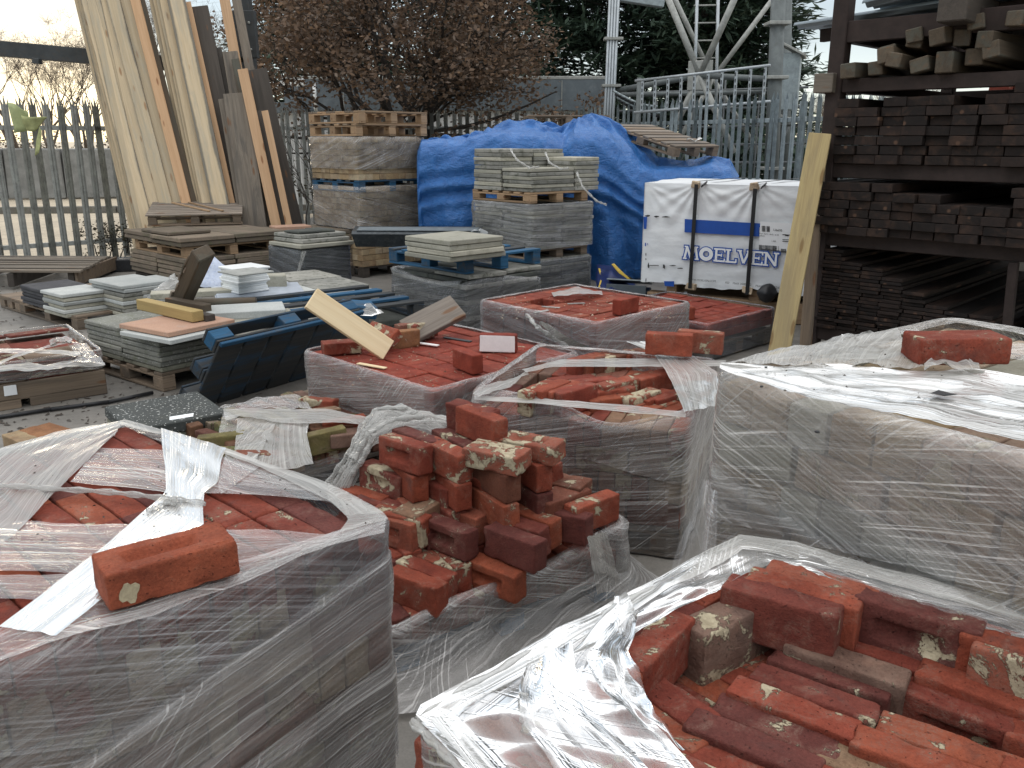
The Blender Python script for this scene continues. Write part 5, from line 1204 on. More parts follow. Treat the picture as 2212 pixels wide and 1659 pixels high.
def bay(label, z0, rows, W, x0, w, h, y0, topmap, mat, jy=.03, L=2.2, gap=.004, skip=0.0):
    t = thing('timber_stack', label, 'timber stack', RO, RA)
    n = int(W / w)
    for r in range(rows):
        for c in range(n):
            if r >= topmap(c / n, c): continue
            dead = rnd.random() < skip
            if dead and r == topmap(c / n, c) - 1: continue
            m_ = mat if rnd.random() > .06 else 'wood_tan_end'
            x = x0 + (c + .5) * w + .012 * math.sin(r * 2.1); z = z0 + h * (r + .5)
            put('plank', block((L, w - gap, h - gap * .8), M[mat], .002, .0015, rnd.randrange(4)), t, (x + U(-.006, .006), y0 + L / 2 + U(-jy, jy), z), (U(-.015, .015), 0, R_(90) + U(-.006, .006)))
    return t
hb2 = (zb[3] - zb[2] - .1) / 7.6; hb3 = (zb[2] - zb[1] - .1) / 6.4; hb4 = .0265
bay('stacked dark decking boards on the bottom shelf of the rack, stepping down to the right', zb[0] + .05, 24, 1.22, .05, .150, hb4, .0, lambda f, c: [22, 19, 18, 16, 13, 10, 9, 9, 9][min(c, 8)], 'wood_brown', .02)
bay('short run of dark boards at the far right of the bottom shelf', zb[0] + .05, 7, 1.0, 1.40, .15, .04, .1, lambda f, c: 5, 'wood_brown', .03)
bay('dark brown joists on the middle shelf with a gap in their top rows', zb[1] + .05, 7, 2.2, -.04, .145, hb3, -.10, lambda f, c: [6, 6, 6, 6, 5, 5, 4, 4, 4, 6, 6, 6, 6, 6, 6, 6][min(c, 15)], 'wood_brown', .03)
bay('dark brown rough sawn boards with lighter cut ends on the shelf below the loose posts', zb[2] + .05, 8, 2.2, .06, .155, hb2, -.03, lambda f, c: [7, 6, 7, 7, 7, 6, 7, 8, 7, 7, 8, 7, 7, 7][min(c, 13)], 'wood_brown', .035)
# loose square posts thrown on the top shelf
LP = [(-.02, .05, .10, 12, -6, .10), (.10, .06, .10, 14, -4, .09), (.24, .055, .11, 10, 5, .10), (.40, .05, .10, 3, 3, .09), (.56, .055, .12, 2, 0, .09), (.74, .07, .11, 0, -3, .13), (.95, .06, .11, -4, 2, .10), (1.12, .06, .10, -8, 4, .10), (1.32, .06, .12, 6, 2, .11), (.08, .165, .10, 20, -6, .085), (.30, .155, .10, 16, 4, .085), (.20, .25, .10, 24, -5, .09), (.46, .22, .10, 26, -7, .10), (.90, .24, .11, -16, -10, .10), (.62, .30, .10, 20, -6, .09), (1.10, .18, .10, -10, 0, .10), (1.45, .17, .11, 3, 2, .10), (1.30, .26, .10, -14, 2, .09)]
LPn = ['at the very left end of the shelf', 'second from the left', 'third in the bottom layer', 'pale ended one low in the middle left', 'flat one beside the big square post', 'big square grey post end in the middle', 'one right of the big square post end', 'dark one low right of the middle', 'low one toward the right end', 'crossing over the left bottom layer', 'flat one above the pale ended ones', 'long one rising to the left', 'long sloping one below the topmost', 'tilted one rising alone to the right', 'topmost long sloping one', 'resting above the low dark ones', 'upper one at the right end', 'leaning one near the brick wall']
for (x, z, s, yaw, tilt, s2), nm_ in zip(LP, LPn):
    o = put('loose_post', block((1.9, s, s2), M['wood_post'], .006, .004, rnd.randrange(4)), None)
    o.matrix_world = Matrix.Translation(RO) @ Matrix.Rotation(RA, 4, 'Z') @ Matrix.Translation((x - math.sin(R_(yaw)) * .9 * -1 * .3, .92 + U(-.1, .06), zb[3] + .05 + z + math.sin(R_(abs(tilt))) * .35)) @ Matrix.Rotation(R_(90 + yaw * .55), 4, 'Z') @ Matrix.Rotation(R_(tilt * .5), 4, 'Y') @ Matrix.Rotation(R_(U(-14, 14)), 4, 'X')
    tag(o, 'loose brown post on the top rack shelf, ' + nm_, 'post', 'loose posts on the top rack shelf')
# leaning board in front of the rack
def lean_board(label, pb, pt, w, th, mat, yaw):
    d = pt - pb; X = d.normalized(); Yv = Vector((math.cos(yaw), math.sin(yaw), 0)); Yv = (Yv - X * Yv.dot(X)).normalized(); Zv = X.cross(Yv)
    o = put('leaning_board', block((d.length, w, th), mat, .003)); o.matrix_world = Matrix.Translation((pb + pt) / 2) @ Matrix((X, Yv, Zv)).transposed().to_4x4(); return tag(o, label, 'board')
lean_board('long pale treated board leaning against the corner post of the timber rack', at(1673, 815, y=5.95), at(1772, 290, y=6.22), .15, .075, M['wood_lean'], R_(-22))
lean_board('brown shadowed board standing just behind the pale leaning board', at(1735, 812, y=6.15), at(1775, 300, y=6.32), .08, .04, M['wood_pallet'], R_(-40))
# corrugated canopy
def corrugated(label, c, Lx, Ly, rot, name='canopy_sheet'):
    n = int(Ly / .018); V, F = [], []
    for x in (0, Lx):
        for i in range(n + 1): y = Ly * i / n; V.append((x, y, .022 * math.sin(y / .115 * 6.283)))
    for i in range(n): F.append((i, i + 1, n + 2 + i, n + 1 + i))
    me = raw(V, F, 'sheet', M['roof'], True); bm = bmesh.new(); bm.from_mesh(me); bmesh.ops.solidify(bm, geom=bm.faces[:], thickness=.004); bm.to_mesh(me); bm.free()
    t = thing(name, label, 'roof sheet', c, 0); t.rotation_euler = rot; put('sheet', me, t); return t
r_ = corrugated('corrugated canopy sheet sticking out left of the rack post', at(1714, 56, y=6.75), 2.9, 1.25, (R_(3), R_(-3), RA)); 
put('purlin', block((2.8, .07, .09), M['rust'], .004), r_, (1.5, .25, -.075)); put('purlin', block((2.8, .07, .09), M['rust'], .004), r_, (1.5, 1.1, -.075))
r_ = corrugated('pale corrugated roof sheet high over the top of the timber rack', at(1862, 8, y=6.2), 3.4, 2.6, (R_(2), R_(-7), RA))
put('purlin', block((3.2, .09, .12), M['rust'], .004), r_, (1.7, .9, -.09)); put('purlin', block((3.2, .09, .12), M['rust'], .004), r_, (1.7, 2.2, -.09))
tag(put('roof_beam', block((2.6, .17, .17), M['wood_dark'], .008)), 'thick sawn beam end poking out under the roof above the rack', 'beam'); o = bpy.data.objects['roof_beam']; o.location = at(2062, 22, y=5.6) + Vector((.86, .93, .02)); o.rotation_euler = (0, 0, R_(47))
# brick wall at the back of the rack
bw = thing('brick_wall', 'red brick gable wall behind the right end of the timber rack', 'wall', Vector((at(2122, 300, y=9.0).x, 9.0, 0)), R_(-40))
put('wall_core', block((3.0, .2, 4.6), M['kerb'], .004), bw, (1.5, .14, 2.3))
for r in range(26):
    for c in range(9): put('brick', block((.215, .10, .065), M['brick_clean'], .003, .002, (r + c) % 5), bw, (.11 + .225 * c + (.112 if r % 2 else 0), .0 + U(-.002, .002), 2.0 + .075 * r))
put('render_patch', block((.9, .02, .8), M['slab_buff'], .004), bw, (.75, -.058, 3.65)); put('sill', block((1.2, .16, .06), M['slab_buff'], .006), bw, (1.1, -.06, 2.55)); put('lintel', block((1.6, .14, .10), M['slab_old'], .006), bw, (1.2, -.05, 3.05))

# ------------------------------------------------------------------ red paver packs
def paver_top(parent, W, D, z, mat, hole=None, L=.2, T=.1, H=.065, tilt=.006):
    nx, ny = int(round(W / L)), int(round(D / L)); sx, sy = W / nx, D / ny
    for i in range(nx):
        for j in range(ny):
            al = (i + j) % 2 if rnd.random() > .12 else (i + j + 1) % 2
            for k in range(2):
                if hole and hole(i, j, k): continue
                me = block((L - .003, T - .003, H - .002), mat, .004, .0016, rnd.randrange(6))
                x, y = (i + .5) * sx, (j + .5) * sy
                if al: put('paver', me, parent, (x + U(-.002, .002), y + (k - .5) * sy / 2, z - H / 2 + U(-.004, .005)), (U(-tilt, tilt), U(-tilt, tilt), U(-.012, .012)))
                else: put('paver', me, parent, (x + (k - .5) * sx / 2, y + U(-.002, .002), z - H / 2 + U(-.004, .005)), (U(-tilt, tilt), U(-tilt, tilt), R_(90) + U(-.012, .012)))
def paver_sides(parent, W, D, z0, n, mat, H=.065):
    for c in range(n):
        z = z0 + H * (c + .5); me = [block((.197, .097, H - .002), mat, .004, .0016, v) for v in range(6)]
        nx, ny = int(round(W / .2)), int(round(D / .2))
        for i in range(nx): put('paver', rnd.choice(me), parent, ((i + .5) * W / nx, .05, z), (0, 0, U(-.01, .01)))
        for i in range(ny): put('paver', rnd.choice(me), parent, (.05 if i or c % 2 else .05, (i + .5) * D / ny, z), (0, 0, R_(90) + U(-.01, .01)))
        put('paver_fill', block((W - .21, D - .21, H - .002), M['paver'], .002), parent, (W / 2 + .02, D / 2 + .02, z)) if c == n - 1 else None
def paver_pack(lab, N, a, W, D, top, mat, film, lip, seed, hole=None, uvr=0.0):
    t = thing('paver_pack', lab, 'paver pack', (N.x, N.y, 0), a); z0 = .142; n = max(1, int(round((top - z0) / .065)) - 1)
    pallet(t, W, D, .012, M['wood_pallet']); zb_ = top - .065 * (n + 1); paver_sides(t, W, D, zb_, n, M[mat]); paver_top(t, W, D, top, M[mat], hole)
    for f in film: wrap(t, [(-.012, -.012), (W + .012, -.012), (W + .012, D + .012), (-.012, D + .012)], *f[0], uvrot=f[1], seed=seed, **f[2])
    return t
ND = at(935, 845, .50)
pD = paver_pack('film-wrapped pack of clean red pavers carrying the fresh pine board', ND, R_(45), 1.03, 1.10, .50, 'paver', [((.05, .512, M['film'], lambda s, p: .012 + .012 * abs(math.sin(s * 2.1))), R_(-8), dict(amp=.008, flare=None)), ((.28, .508, M['film'], .004), R_(-14), dict(amp=.006, off=.016))], None, 2)
NG = at(1289, 700, .55)
def holeG(i, j, k): return (i, j) == (1, 3)
pG = paver_pack('film-wrapped pack of dusty red pavers with a gap in its top layer', NG, R_(44), .97, 1.06, .55, 'paver_pale', [((.05, .562, M['film'], lambda s, p: .014 + .014 * abs(math.sin(s * 2.6))), R_(-10), dict(amp=.008)), ((.25, .557, M['film_thin'], .004), R_(8), dict(amp=.006, off=.016))], None, 5, holeG)
NH = at(1529, 703, .30)
pH = paver_pack('dark film-wrapped pack of red pavers at the foot of the white timber pack', NH, R_(43.7), .95, 1.05, .30, 'paver', [((.03, .312, M['film_dark'], .02), R_(6), dict(amp=.008))], None, 9, lambda i, j, k: i == 0 and j == 1 and k == 0)
def loose(mesh, p, rot, label, cat='brick', name='loose_brick', group=None): return tag(put(name, mesh, None, p, rot), label, cat, group)
HB = (.215, .102, .066)
def hb(mat, v=0, frog=False, s=HB, r=.006, amp=.0022, chip=.012): return rbox(s, r, (12, 6, 4), M[mat], amp, v, frog, chip)
EDGE = R_(90)
loose(hb('paver', 1), at(1352, 660, .602), (EDGE, 0, R_(48)), 'red brick standing on edge on the dusty red pavers')
loose(hb('paver_pale', 2), at(1482, 672, .352), (EDGE, 0, R_(100)), 'red brick poking up between the two far paver packs')
# broken film hood and loose cords on G
ribbon(pG, [at(1190, 632, .56), at(1235, 622, .60), at(1300, 628, .57)], [at(1196, 640, .57), at(1240, 634, .64), at(1302, 636, .57)], M['film_thick'], 5, amp=.02, seed=4)
rope(pG, [at(1138, 680, .565), at(1160, 705, .56), at(1200, 735, .46), at(1240, 757, .40)], .012, M['film_thick'], 2)
ribbon(pG, [at(1160, 692, .57), at(1190, 722, .50), at(1240, 757, .36)], [at(1185, 700, .57), at(1225, 728, .50), at(1290, 757, .36)], M['film_thick'], 6, amp=.012, seed=6, uvrot=R_(60))
for i, (u, v) in enumerate(((1190, 663), (1245, 655), (1170, 672))): tag(put('film_scrap', block((.13, .03, .004), M['film_thick'], .001, .004, i), None, at(u, v, .557), (0, 0, R_(-18 + 30 * i))), ['white strip of film between the pavers beside the gap', 'narrow strip of film behind the upright brick on the dusty pavers', 'scrap of film at the near edge of the dusty pavers'][i], 'plastic')
# things on pack D
A, B = at(672, 652, .83), at(838, 765, .525)
d = B - A; o = put('pine_board', block((d.length, .122, .034), M['wood_new'], .003)); Xv = d.normalized(); Yv = Vector((.78, .42, .0)); Yv = (Yv - Xv * Yv.dot(Xv)).normalized(); o.matrix_world = Matrix.Translation((A + B) / 2 + Vector((0, 0, .02))) @ Matrix((Xv, Yv, Xv.cross(Yv))).transposed().to_4x4(); tag(o, 'fresh pine board propped up from the red pavers over the blue pallet', 'board')
zD = .505
loose(hb('brick', 3), at(738, 749, zD + .034), (0, 0, R_(20)), 'brown-red brick lying flat under the fresh pine board')
loose(hb('brick_orange', 1), at(826, 724, zD + .09), (R_(38), R_(6), R_(-38)), 'orange brick tipped against the pale-faced bricks beside the pine board')
loose(hb('buff', 4), at(866, 733, zD + .04), (R_(90), 0, R_(30)), 'tan brick on edge between the tipped orange brick and the mortared ones')
loose(hb('brick_mixed', 2), at(886, 713, zD + .055), (EDGE, 0, R_(56)), 'mortar-crusted brick on edge, left of the mortared pair on the red pavers')
loose(hb('brick_orange', 5), at(913, 713, zD + .055), (EDGE, 0, R_(56)), 'mortar-crusted orange brick on edge, right of the mortared pair on the red pavers')
loose(hb('paver', 6, s=(.20, .10, .065)), at(1010, 779, zD + .053), (EDGE, 0, R_(-55)), 'red paver standing on edge near the middle of the clean red pavers')
wb = loose(hb('paver', 7, s=(.21, .10, .065)), at(1077, 740, zD + .052), (EDGE, 0, R_(-8)), 'red brick with one side painted white on the clean red pavers')
put('painted_face', block((.205, .004, .060), M['white_brick'], .002, .003), wb, (0, .0, .0325), (EDGE, 0, 0), 'white painted side')
o = wb.children[0]; o.location = (0, 0, .034); o.rotation_euler = (0, 0, 0); o.data = block((.200, .094, .004), M['white_brick'], .0015, .004, 3)
for i, (u, v, l, m_) in enumerate(((922, 743, .16, 'white_brick'), (803, 790, .19, 'wood_new'), (988, 733, .2, 'steel_dark'))): tag(put('strip', block((l, .028, .006), M[m_], .001), None, at(u, v, zD + .004), (0, 0, R_(-30 - 2 * i))), ['white strip lying between pavers beyond the pine board', 'thin bare wooden strip lying on the near edge of the red pavers', 'dark strip set between the far pavers'][i], 'strip')
t = tag(put('offcut_board', block((.36, .18, .04), M['wood_silver'], .004)), 'weathered grey board end leaning behind the mortared bricks', 'board'); t.location = at(935, 690, .62); t.rotation_euler = (R_(35), R_(-20), R_(30))
# --- leaning and flat blue pallets -----------------------------------------------------------------------
T1, T2, B1 = Vector((-1.72, 4.87, .50)), Vector((-1.09, 5.80, .50)), Vector((-2.02, 5.07, 0.02))
t = thing('blue_pallet', 'blue pallet standing on its side and leaning towards the red paver pack', 'pallet')
Xv = (T2 - T1).normalized(); Yv = (T1 - B1).normalized(); Zv = Xv.cross(Yv).normalized()
Mx = Matrix.Translation(B1) @ Matrix((Xv, Yv, Zv)).transposed().to_4x4()
Hh = (T1 - B1).length
def bput(n_, s, p, m_, v=0): o = put(n_, block(s, M[m_], .004, .003, v), t); o.matrix_basis = Mx @ Matrix.Translation(p); return o
Lp = 1.2
for i in range(6): bput('pallet_board', (.185, Hh, .02), (.10 + i * (Lp - .20) / 5, Hh / 2, .0), 'wood_blue_worn' if i % 2 == 0 else 'wood_blue_worn', i % 3)
for y in (.05, Hh / 2, Hh - .05):
    bput('pallet_board', (Lp, .10, .02), (Lp / 2, y, -.022), 'wood_blue_worn')
    for x in (.07, Lp / 2, Lp - .07): bput('pallet_block', (.14, .10, .08), (x, y, -.073), 'wood_blue' if y > Hh / 2 + .01 else 'wood_blue_worn')
    bput('pallet_board', (Lp, .10, .02), (Lp / 2, y, -.124), 'wood_blue_worn')
bput('top_rail', (Lp, .03, .025), (Lp / 2, Hh + .0, .012), 'wood_blue')
q_ = at(640, 700, .36); t = thing('blue_pallet', 'blue pallet lying flat behind the leaning one, under the pine board', 'pallet', (q_.x, q_.y, 0), R_(38)); pallet(t, 1.1, 1.0, .28, M['wood_blue_worn'], .0, .0, worn=M['wood_blue'], n=5)
st = thing('slab_stack', 'low dark slab base under the flat blue pallet', 'slab stack', (q_.x, q_.y, 0), R_(38))
for i in range(5): stack(st, .05, .05, 1.0, .9, .012 + .053 * i, 1, .053, M['slab_black'], .01)
t = thing('film_scrap', 'knot of white film and a blue cap on the flat blue pallet', 'plastic', at(792, 676, .42)); V2 = [Vector((math.cos(a) * r, math.sin(a) * r * .6, .07 * (1 - r / .12))) for r in (.02, .06, .1, .13) for a in [k / 10 * 6.283 for k in range(10)]]; V2 = [v + noise.noise_vector(v * 20) * .03 for v in V2]
F = [(r * 10 + k, r * 10 + (k + 1) % 10, (r + 1) * 10 + (k + 1) % 10, (r + 1) * 10 + k) for r in range(3) for k in range(10)]; put('film', raw(V2, F, 'film', M['film_thick'], True, [(v.x, v.y) for v in V2]), t)
tag(put('blue_block', block((.24, .16, .10), M['wood_blue'], .01, .006), None, at(775, 668, .44), (R_(10), R_(8), R_(28))), 'blue painted block end on the flat blue pallet', 'block')

# ------------------------------------------------------------------ foreground brick packs
def hbm(m_, v): return rbox(HB, .006, (5, 3, 2), m_, .0022, v, v == 4, .012)
def local_poly(root, pts): inv = root_inv(root); return [(lambda p: (p.x, p.y))(inv @ p) for p in pts]
# --- A: wrapped pack in the left foreground ------------------------------------------------------------------
RA_ = at(833, 1118, .83); BA = at(266, 914, .83)
ey = (BA - RA_); aA = ang(at(0, 1437, .83), RA_); LY = 1.06; WX = 1.05
NA = RA_ - Vector((math.cos(aA), math.sin(aA), 0)) * WX
pA = thing('brick_pack', 'large film-wrapped brick pack with the frogged brick on top', 'brick pack', (NA.x, NA.y, 0), aA)
pallet(pA, WX, LY, .012, M['wood_blue'], worn=M['wood_blue_worn'])
course_pack(pA, WX, LY, .142, 6, .215, .103, .067, [M['brick_limed'], M['stock_pale'], M['brick_limed'], M['brick_mixed'], M['brick']], 'f', False, mesh=hbm, first=1)
qA = local_poly(pA, [BA])[0]
course_pack(pA, WX, LY, .142 + 6 * .103 - .03, 1, .215, .1, .069, [M['brick_clean']], 'fl', True, mesh=hbm, first=0, topskip=lambda x, y, z: x > WX + (qA[0] - WX) * y / qA[1] - .03 or y > qA[1] - .05)
zA = .835
qA = local_poly(pA, [BA])[0]; polyA = [(0, 0), (WX, 0), qA, (qA[0] - WX, qA[1])]
wrap(pA, polyA, .02, zA - .005, M['film'], .03, .016, 1, uvrot=R_(-14), amp=.006, nz=16, rc=.04)
wrap(pA, polyA, .60, zA - .01, M['film_thin'], .01, .021, 7, uvrot=R_(22), amp=.006, nz=12, rc=.04)
wrap(pA, polyA, lambda s, p: .28 + .30 * p.x, lambda s, p: .52 + .22 * p.x, M['film_band'], .0, .026, 8, uvrot=R_(-12), amp=.006, nz=10, rc=.04)
wrap(pA, polyA, lambda s, p: .05 + .12 * p.x, lambda s, p: .30 + .16 * p.x, M['film_band'], .0, .024, 9, uvrot=R_(-9), amp=.006, nz=8, rc=.04)
zo = zoomer(0, 863.6, .479)
def za(pts, z=zA): return [zo(p, z) for p in pts]
def fA(a, b_, mat='film_thick', lift=.0, seed=0, **k): return ribbon(pA, za(a), za(b_), M[mat], lift=lift, seed=seed, **k)
fA([(-150, 290), (0, 232), (290, 150), (560, 105)], [(-300, 820), (60, 640), (300, 380), (515, 180)], lift=.010, seed=1, nv=18, uvrot=R_(40), amp=.006)
fA([(440, 228), (735, 238), (1000, 300), (1200, 305)], [(320, 385), (745, 430), (985, 432), (1490, 470)], 'film', .008, 2, nv=12)
fA([(560, 105), (725, 150), (1025, 238), (1195, 300), (1480, 395), (1730, 530)], [(540, 130), (735, 175), (1020, 262), (1190, 330), (1475, 470), (1560, 545)], 'film_thick', .012, 3, nv=8)
fA([(1480, 395), (1600, 450), (1740, 540), (1752, 560)], [(1478, 470), (1545, 510), (1572, 560), (1530, 622)], 'film_thick', .012, 4, nv=10, uvrot=R_(50))
fA([(728, 150), (735, 250), (748, 330), (752, 440), (690, 500), (590, 590), (300, 830), (0, 1060)], [(1022, 240), (1000, 300), (985, 400), (925, 445), (918, 520), (922, 592), (620, 800), (260, 1100)], 'film_thick', .016, 5, nv=18, amp=.0035)
fA([(1022, 240), (1100, 275), (1190, 305)], [(985, 400), (990, 430), (1000, 445)], 'film', .010, 8, nv=8)
fA([(-60, 560), (0, 563), (600, 582), (1530, 624), (1740, 545)], [(-60, 792), (0, 792), (420, 800), (1050, 765), (1735, 620)], 'film', .010, 6, nv=16, amp=.005)
fA([(-60, 800), (0, 800), (420, 800)], [(-60, 912), (0, 912), (190, 920)], 'film', .007, 9, nv=8)
fA([(-120, 1140), (0, 1060), (330, 850), (1050, 765), (1400, 650), (1740, 550)], [(-130, 1270), (0, 1205), (340, 1085), (720, 995), (1290, 765), (1742, 575)], 'film', .012, 10, nv=12, amp=.006)
rope(pA, za([(-60, 390), (200, 402), (500, 420), (745, 440), (925, 470)], zA + .018), .007, M['film_thick'], 1)
rope(pA, za([(665, 500), (720, 480), (780, 445), (800, 470), (740, 462)], zA + .022), .006, M['film_thick'], 2)
# the lone frogged brick
def brick_at(A, B, mat, v, flat_=False, frog=False, parent=None, name='brick', s=HB, tilt=0.0, roll=0.0):
    """brick whose top centre line runs between two world points"""
    d = B - A; h = s[2] if flat_ else s[1]; c = (A + B) / 2 - Vector((0, 0, h / 2)); a = math.atan2(d.y, d.x)
    if parent: c = root_inv(parent) @ c; a -= parent.rotation_euler.z
    return put(name, rbox(s, .006, (26, 16, 4) if frog else (12, 6, 4), M[mat], .0022, v, frog, .013), parent, c, ((0 if flat_ else EDGE) + roll, tilt, a))
lb = brick_at(zo((470, 760), .915), zo((1005, 612), .915), 'brick_clean', 4, True, True, name='loose_brick', s=(.235, .108, .072)); tag(lb, 'red brick with an open frog lying on the big wrapped pack in front', 'brick')
lb.location.z = zA + .018 + .036
P = []; rr = random.Random(4)
for i in range(16):
    a = i / 16 * 6.283; r = U(.65, 1.1); P.append((-.083 + .019 * r * math.cos(a), -.0565, -.006 + .022 * r * math.sin(a)))
V = P + [(x * 1.0, -.053, z) for x, y, z in P]; F = [tuple(range(16))] + [(i, 16 + i, 16 + (i + 1) % 16, (i + 1) % 16) for i in range(16)]
put('mortar_patch', raw(V, F, 'mortar_patch', M['lime']), lb)

# --- B: open brick pack in the right foreground -------------------------------------------------------------------
L_, K_ = at(900, 1557, .79), at(1600, 1180, .79)
pB = thing('brick_pack', 'open film-wrapped brick pack showing rows of reclaimed bricks on edge', 'brick pack', (L_.x, L_.y, 0), R_(53.5)); IB = root_inv(pB)
Rr = K_ + Vector((.80, -.60, 0)) * 1.15; Fr = L_ + Vector((.80, -.60, 0)) * 1.15
pallet(pB, .9, 1.05, .012, M['wood_blue'], .0, -1.08, worn=M['wood_blue_worn'])
zB = zoomer(1348, 1192, .3906)
TB = [('brick', (1060, 412), (1680, 622)), ('brick_mixed', (925, 480), (1560, 690)), ('brick', (815, 545), (1490, 775)), ('brick', (715, 640), (1420, 900)), ('brick', (600, 720), (1285, 985)), ('brick', (500, 815), (1220, 1090)), ('brick_clean', (365, 905), (1085, 1195)), ('brick', (250, 1030), (880, 1310)), ('brick', (130, 1150), (760, 1440)),
      ('brick_orange', (1700, 640), (2320, 850)), ('brick', (1600, 735), (2240, 985)), ('brick', (1440, 930), (2200, 1200)), ('brick', (1310, 1015), (2060, 1290)), ('brick_mixed', (1170, 1110), (1800, 1350)), ('brick', (1080, 1235), (1750, 1500)), ('brick', (2330, 860), (2900, 1060)), ('brick', (2270, 1010), (2850, 1220)), ('brick', (2230, 1220), (2900, 1480)), ('brick', (2090, 1310), (2700, 1560)), ('brick', (940, 1330), (1600, 1600)), ('brick', (820, 1470), (1480, 1740))]
for i, (m_, a, b_) in enumerate(TB): 
    w_ = .075 if i < 9 else .07
    brick_at(zB(a, .71 + .011 * math.sin(i * 2.3)), zB(b_, .71 + .011 * math.sin(i * 2.3)), m_, i % 7, False, i in (3, 6, 10), pB, roll=U(-.06, .06), s=(.220, .105, .064))
for i, (m_, a, b_, z) in enumerate((('brick_clean', (1330, 215), (1960, 400), .80), ('brick', (1990, 430), (2560, 610), .795), ('brick', (620, 165), (1140, 310), .80), ('brick_orange', (740, 125), (1255, 262), .80), ('brick_orange', (860, 85), (1350, 205), .80), ('brick_orange', (2060, 500), (2640, 690), .79), ('brick_clean', (30, 640), (400, 890), .715), ('brick', (20, 780), (310, 970), .71), ('brick_clean', (-120, 930), (180, 1120), .71), ('brick', (-230, 1010), (100, 1230), .70))):
    brick_at(zB(a, z), zB(b_, z), m_, (i + 2) % 7, False, i in (0, 1), pB, roll=U(-.04, .04), s=(.224, .105, .07))
s_ = brick_at(zB((410, 400), .765), zB((735, 245), .765), 'brick_mixed', 3, parent=pB, s=(.215, .125, .072))
brick_at(zB((330, 330), .70), zB((560, 250), .70), 'brick_orange', 2, parent=pB); brick_at(zB((80, 560), .775), zB((250, 390), .775), 'brick_clean', 1, parent=pB); brick_at(zB((-60, 700), .775), zB((60, 580), .775), 'brick_clean', 5, parent=pB)
for i in range(3):
    for j in range(5): brick_at(zB((100 + 90 * j, 640 + 75 * j - 95 * i), .575), zB((330 + 90 * j, 520 + 75 * j - 95 * i), .575), 'brick_clean', (i + j) % 7, parent=pB)
def shell_line(parent, P, Q, z0, n, mats, H=.103, headers_first=0, L=.215, T=.067):
    """courses of bricks along one visible face running from P to Q (world)"""
    d = Q - P; ln = d.length; a = math.atan2(d.y, d.x); inv = root_inv(parent); nrm = Vector((-math.sin(a), math.cos(a), 0)); X = d.normalized()
    for c in range(n):
        hd = (c + headers_first) % 2; stp = T if hd else L; k = int(ln / stp); off = L / 2 if hd else T / 2
        for i in range(k):
            p = P + X * (stp * (i + .5) + (ln - k * stp) * (i + .5) / k) + nrm * (off + U(-.006, .006)); p.z = z0 + H * (c + .5)
            m_ = rnd.choice(mats); put('brick', rbox(HB, .006, (5, 3, 2), M[m_], .0022, rnd.randrange(7), False, .012), parent, inv @ p, (EDGE, 0, a - parent.rotation_euler.z + (R_(90) if hd else 0) + U(-.02, .02)))
pb_ = [L_, Fr, Rr, K_]
shell_line(pB, L_ * Vector((1, 1, 0)), Fr * Vector((1, 1, 0)), .142, 6, ['brick', 'brick_limed', 'brick_clean'])
shell_line(pB, K_ * Vector((1, 1, 0)), L_ * Vector((1, 1, 0)), .142 + 4 * .103, 2, ['brick', 'brick_clean'], headers_first=1)
for i in range(5):
    for j in range(3): brick_at(at(985 + 62 * j + 50 * i, 1600 - 45 * j + 22 * i, .76), at(1100 + 62 * j + 50 * i, 1650 - 45 * j + 22 * i, .76), ['brick', 'brick_limed', 'brick_clean'][(i + j) % 3], (i + j) % 7, parent=pB) if 985 + 62 * j + 50 * i + 60 < 1330 and i < 3 else None
wrap(pB, local_poly(pB, [L_, Fr, Rr, K_]), .03, .79, M['film'], .02, .014, 3, uvrot=R_(-20), amp=.010, nz=14, rc=.05)
def fB(a, b_, mat='film_thick', lift=0.0, seed=0, z=.79, z2=None, **k): return ribbon(pB, [at(*p, z) for p in a], [at(*p, z2 or z) for p in b_], M[mat], lift=lift, seed=seed, **k)
zb3 = lambda q: (864 + .3229 * q[0], 1123 + .3229 * q[1])
fB([(2320, 1360), (2000, 1272), (1700, 1190), (1600, 1172), (1440, 1256), (1200, 1388), (895, 1556), (960, 1625), (1070, 1750)],
   [(2320, 1420), (1980, 1322), (1735, 1240), (1668, 1222), (1555, 1278), (1461, 1323), (1374, 1375), (1348, 1433), (1361, 1472), (1393, 1504), (1413, 1581), (1487, 1659), (1570, 1750)], 'film_clear', .010, 1, nv=26, amp=.011)
fB([(2320, 1352), (2000, 1264), (1700, 1184), (1600, 1166), (1440, 1250), (1200, 1380), (890, 1552), (955, 1625), (1060, 1750)],
   [(2320, 1385), (1990, 1296), (1700, 1214), (1605, 1200), (1452, 1285), (1225, 1420), (985, 1560), (1030, 1625), (1120, 1750)], 'film_thick', .016, 2, nv=8, amp=.008)
fB([(1140, 1462), (1121, 1510), (1124, 1580), (1180, 1659), (1240, 1750)], [(1235, 1415), (1245, 1500), (1290, 1590), (1370, 1659), (1450, 1750)], 'film_clear', .026, 6, nv=14, amp=.012)
fB([(1350, 1300), (1240, 1420), (1136, 1466)], [(1372, 1345), (1290, 1420), (1235, 1440)], 'film_thick', .022, 13, nv=10, amp=.012)
fB([zb3(p) for p in ((1430, 600), (1400, 800), (1240, 1010), (1330, 1250), (1600, 1500), (1800, 1640))], [zb3(p) for p in ((1590, 700), (1560, 860), (1500, 980), (1600, 1160), (1700, 1420), (1900, 1640))], 'film_clear', .030, 7, nv=14, amp=.022)
rope(pB, [at(1132, 1495, .82), at(1128, 1530, .80), at(1140, 1570, .79), at(1240, 1650, .79), at(1400, 1780, .79)], .007, M['film_thick'], 8)
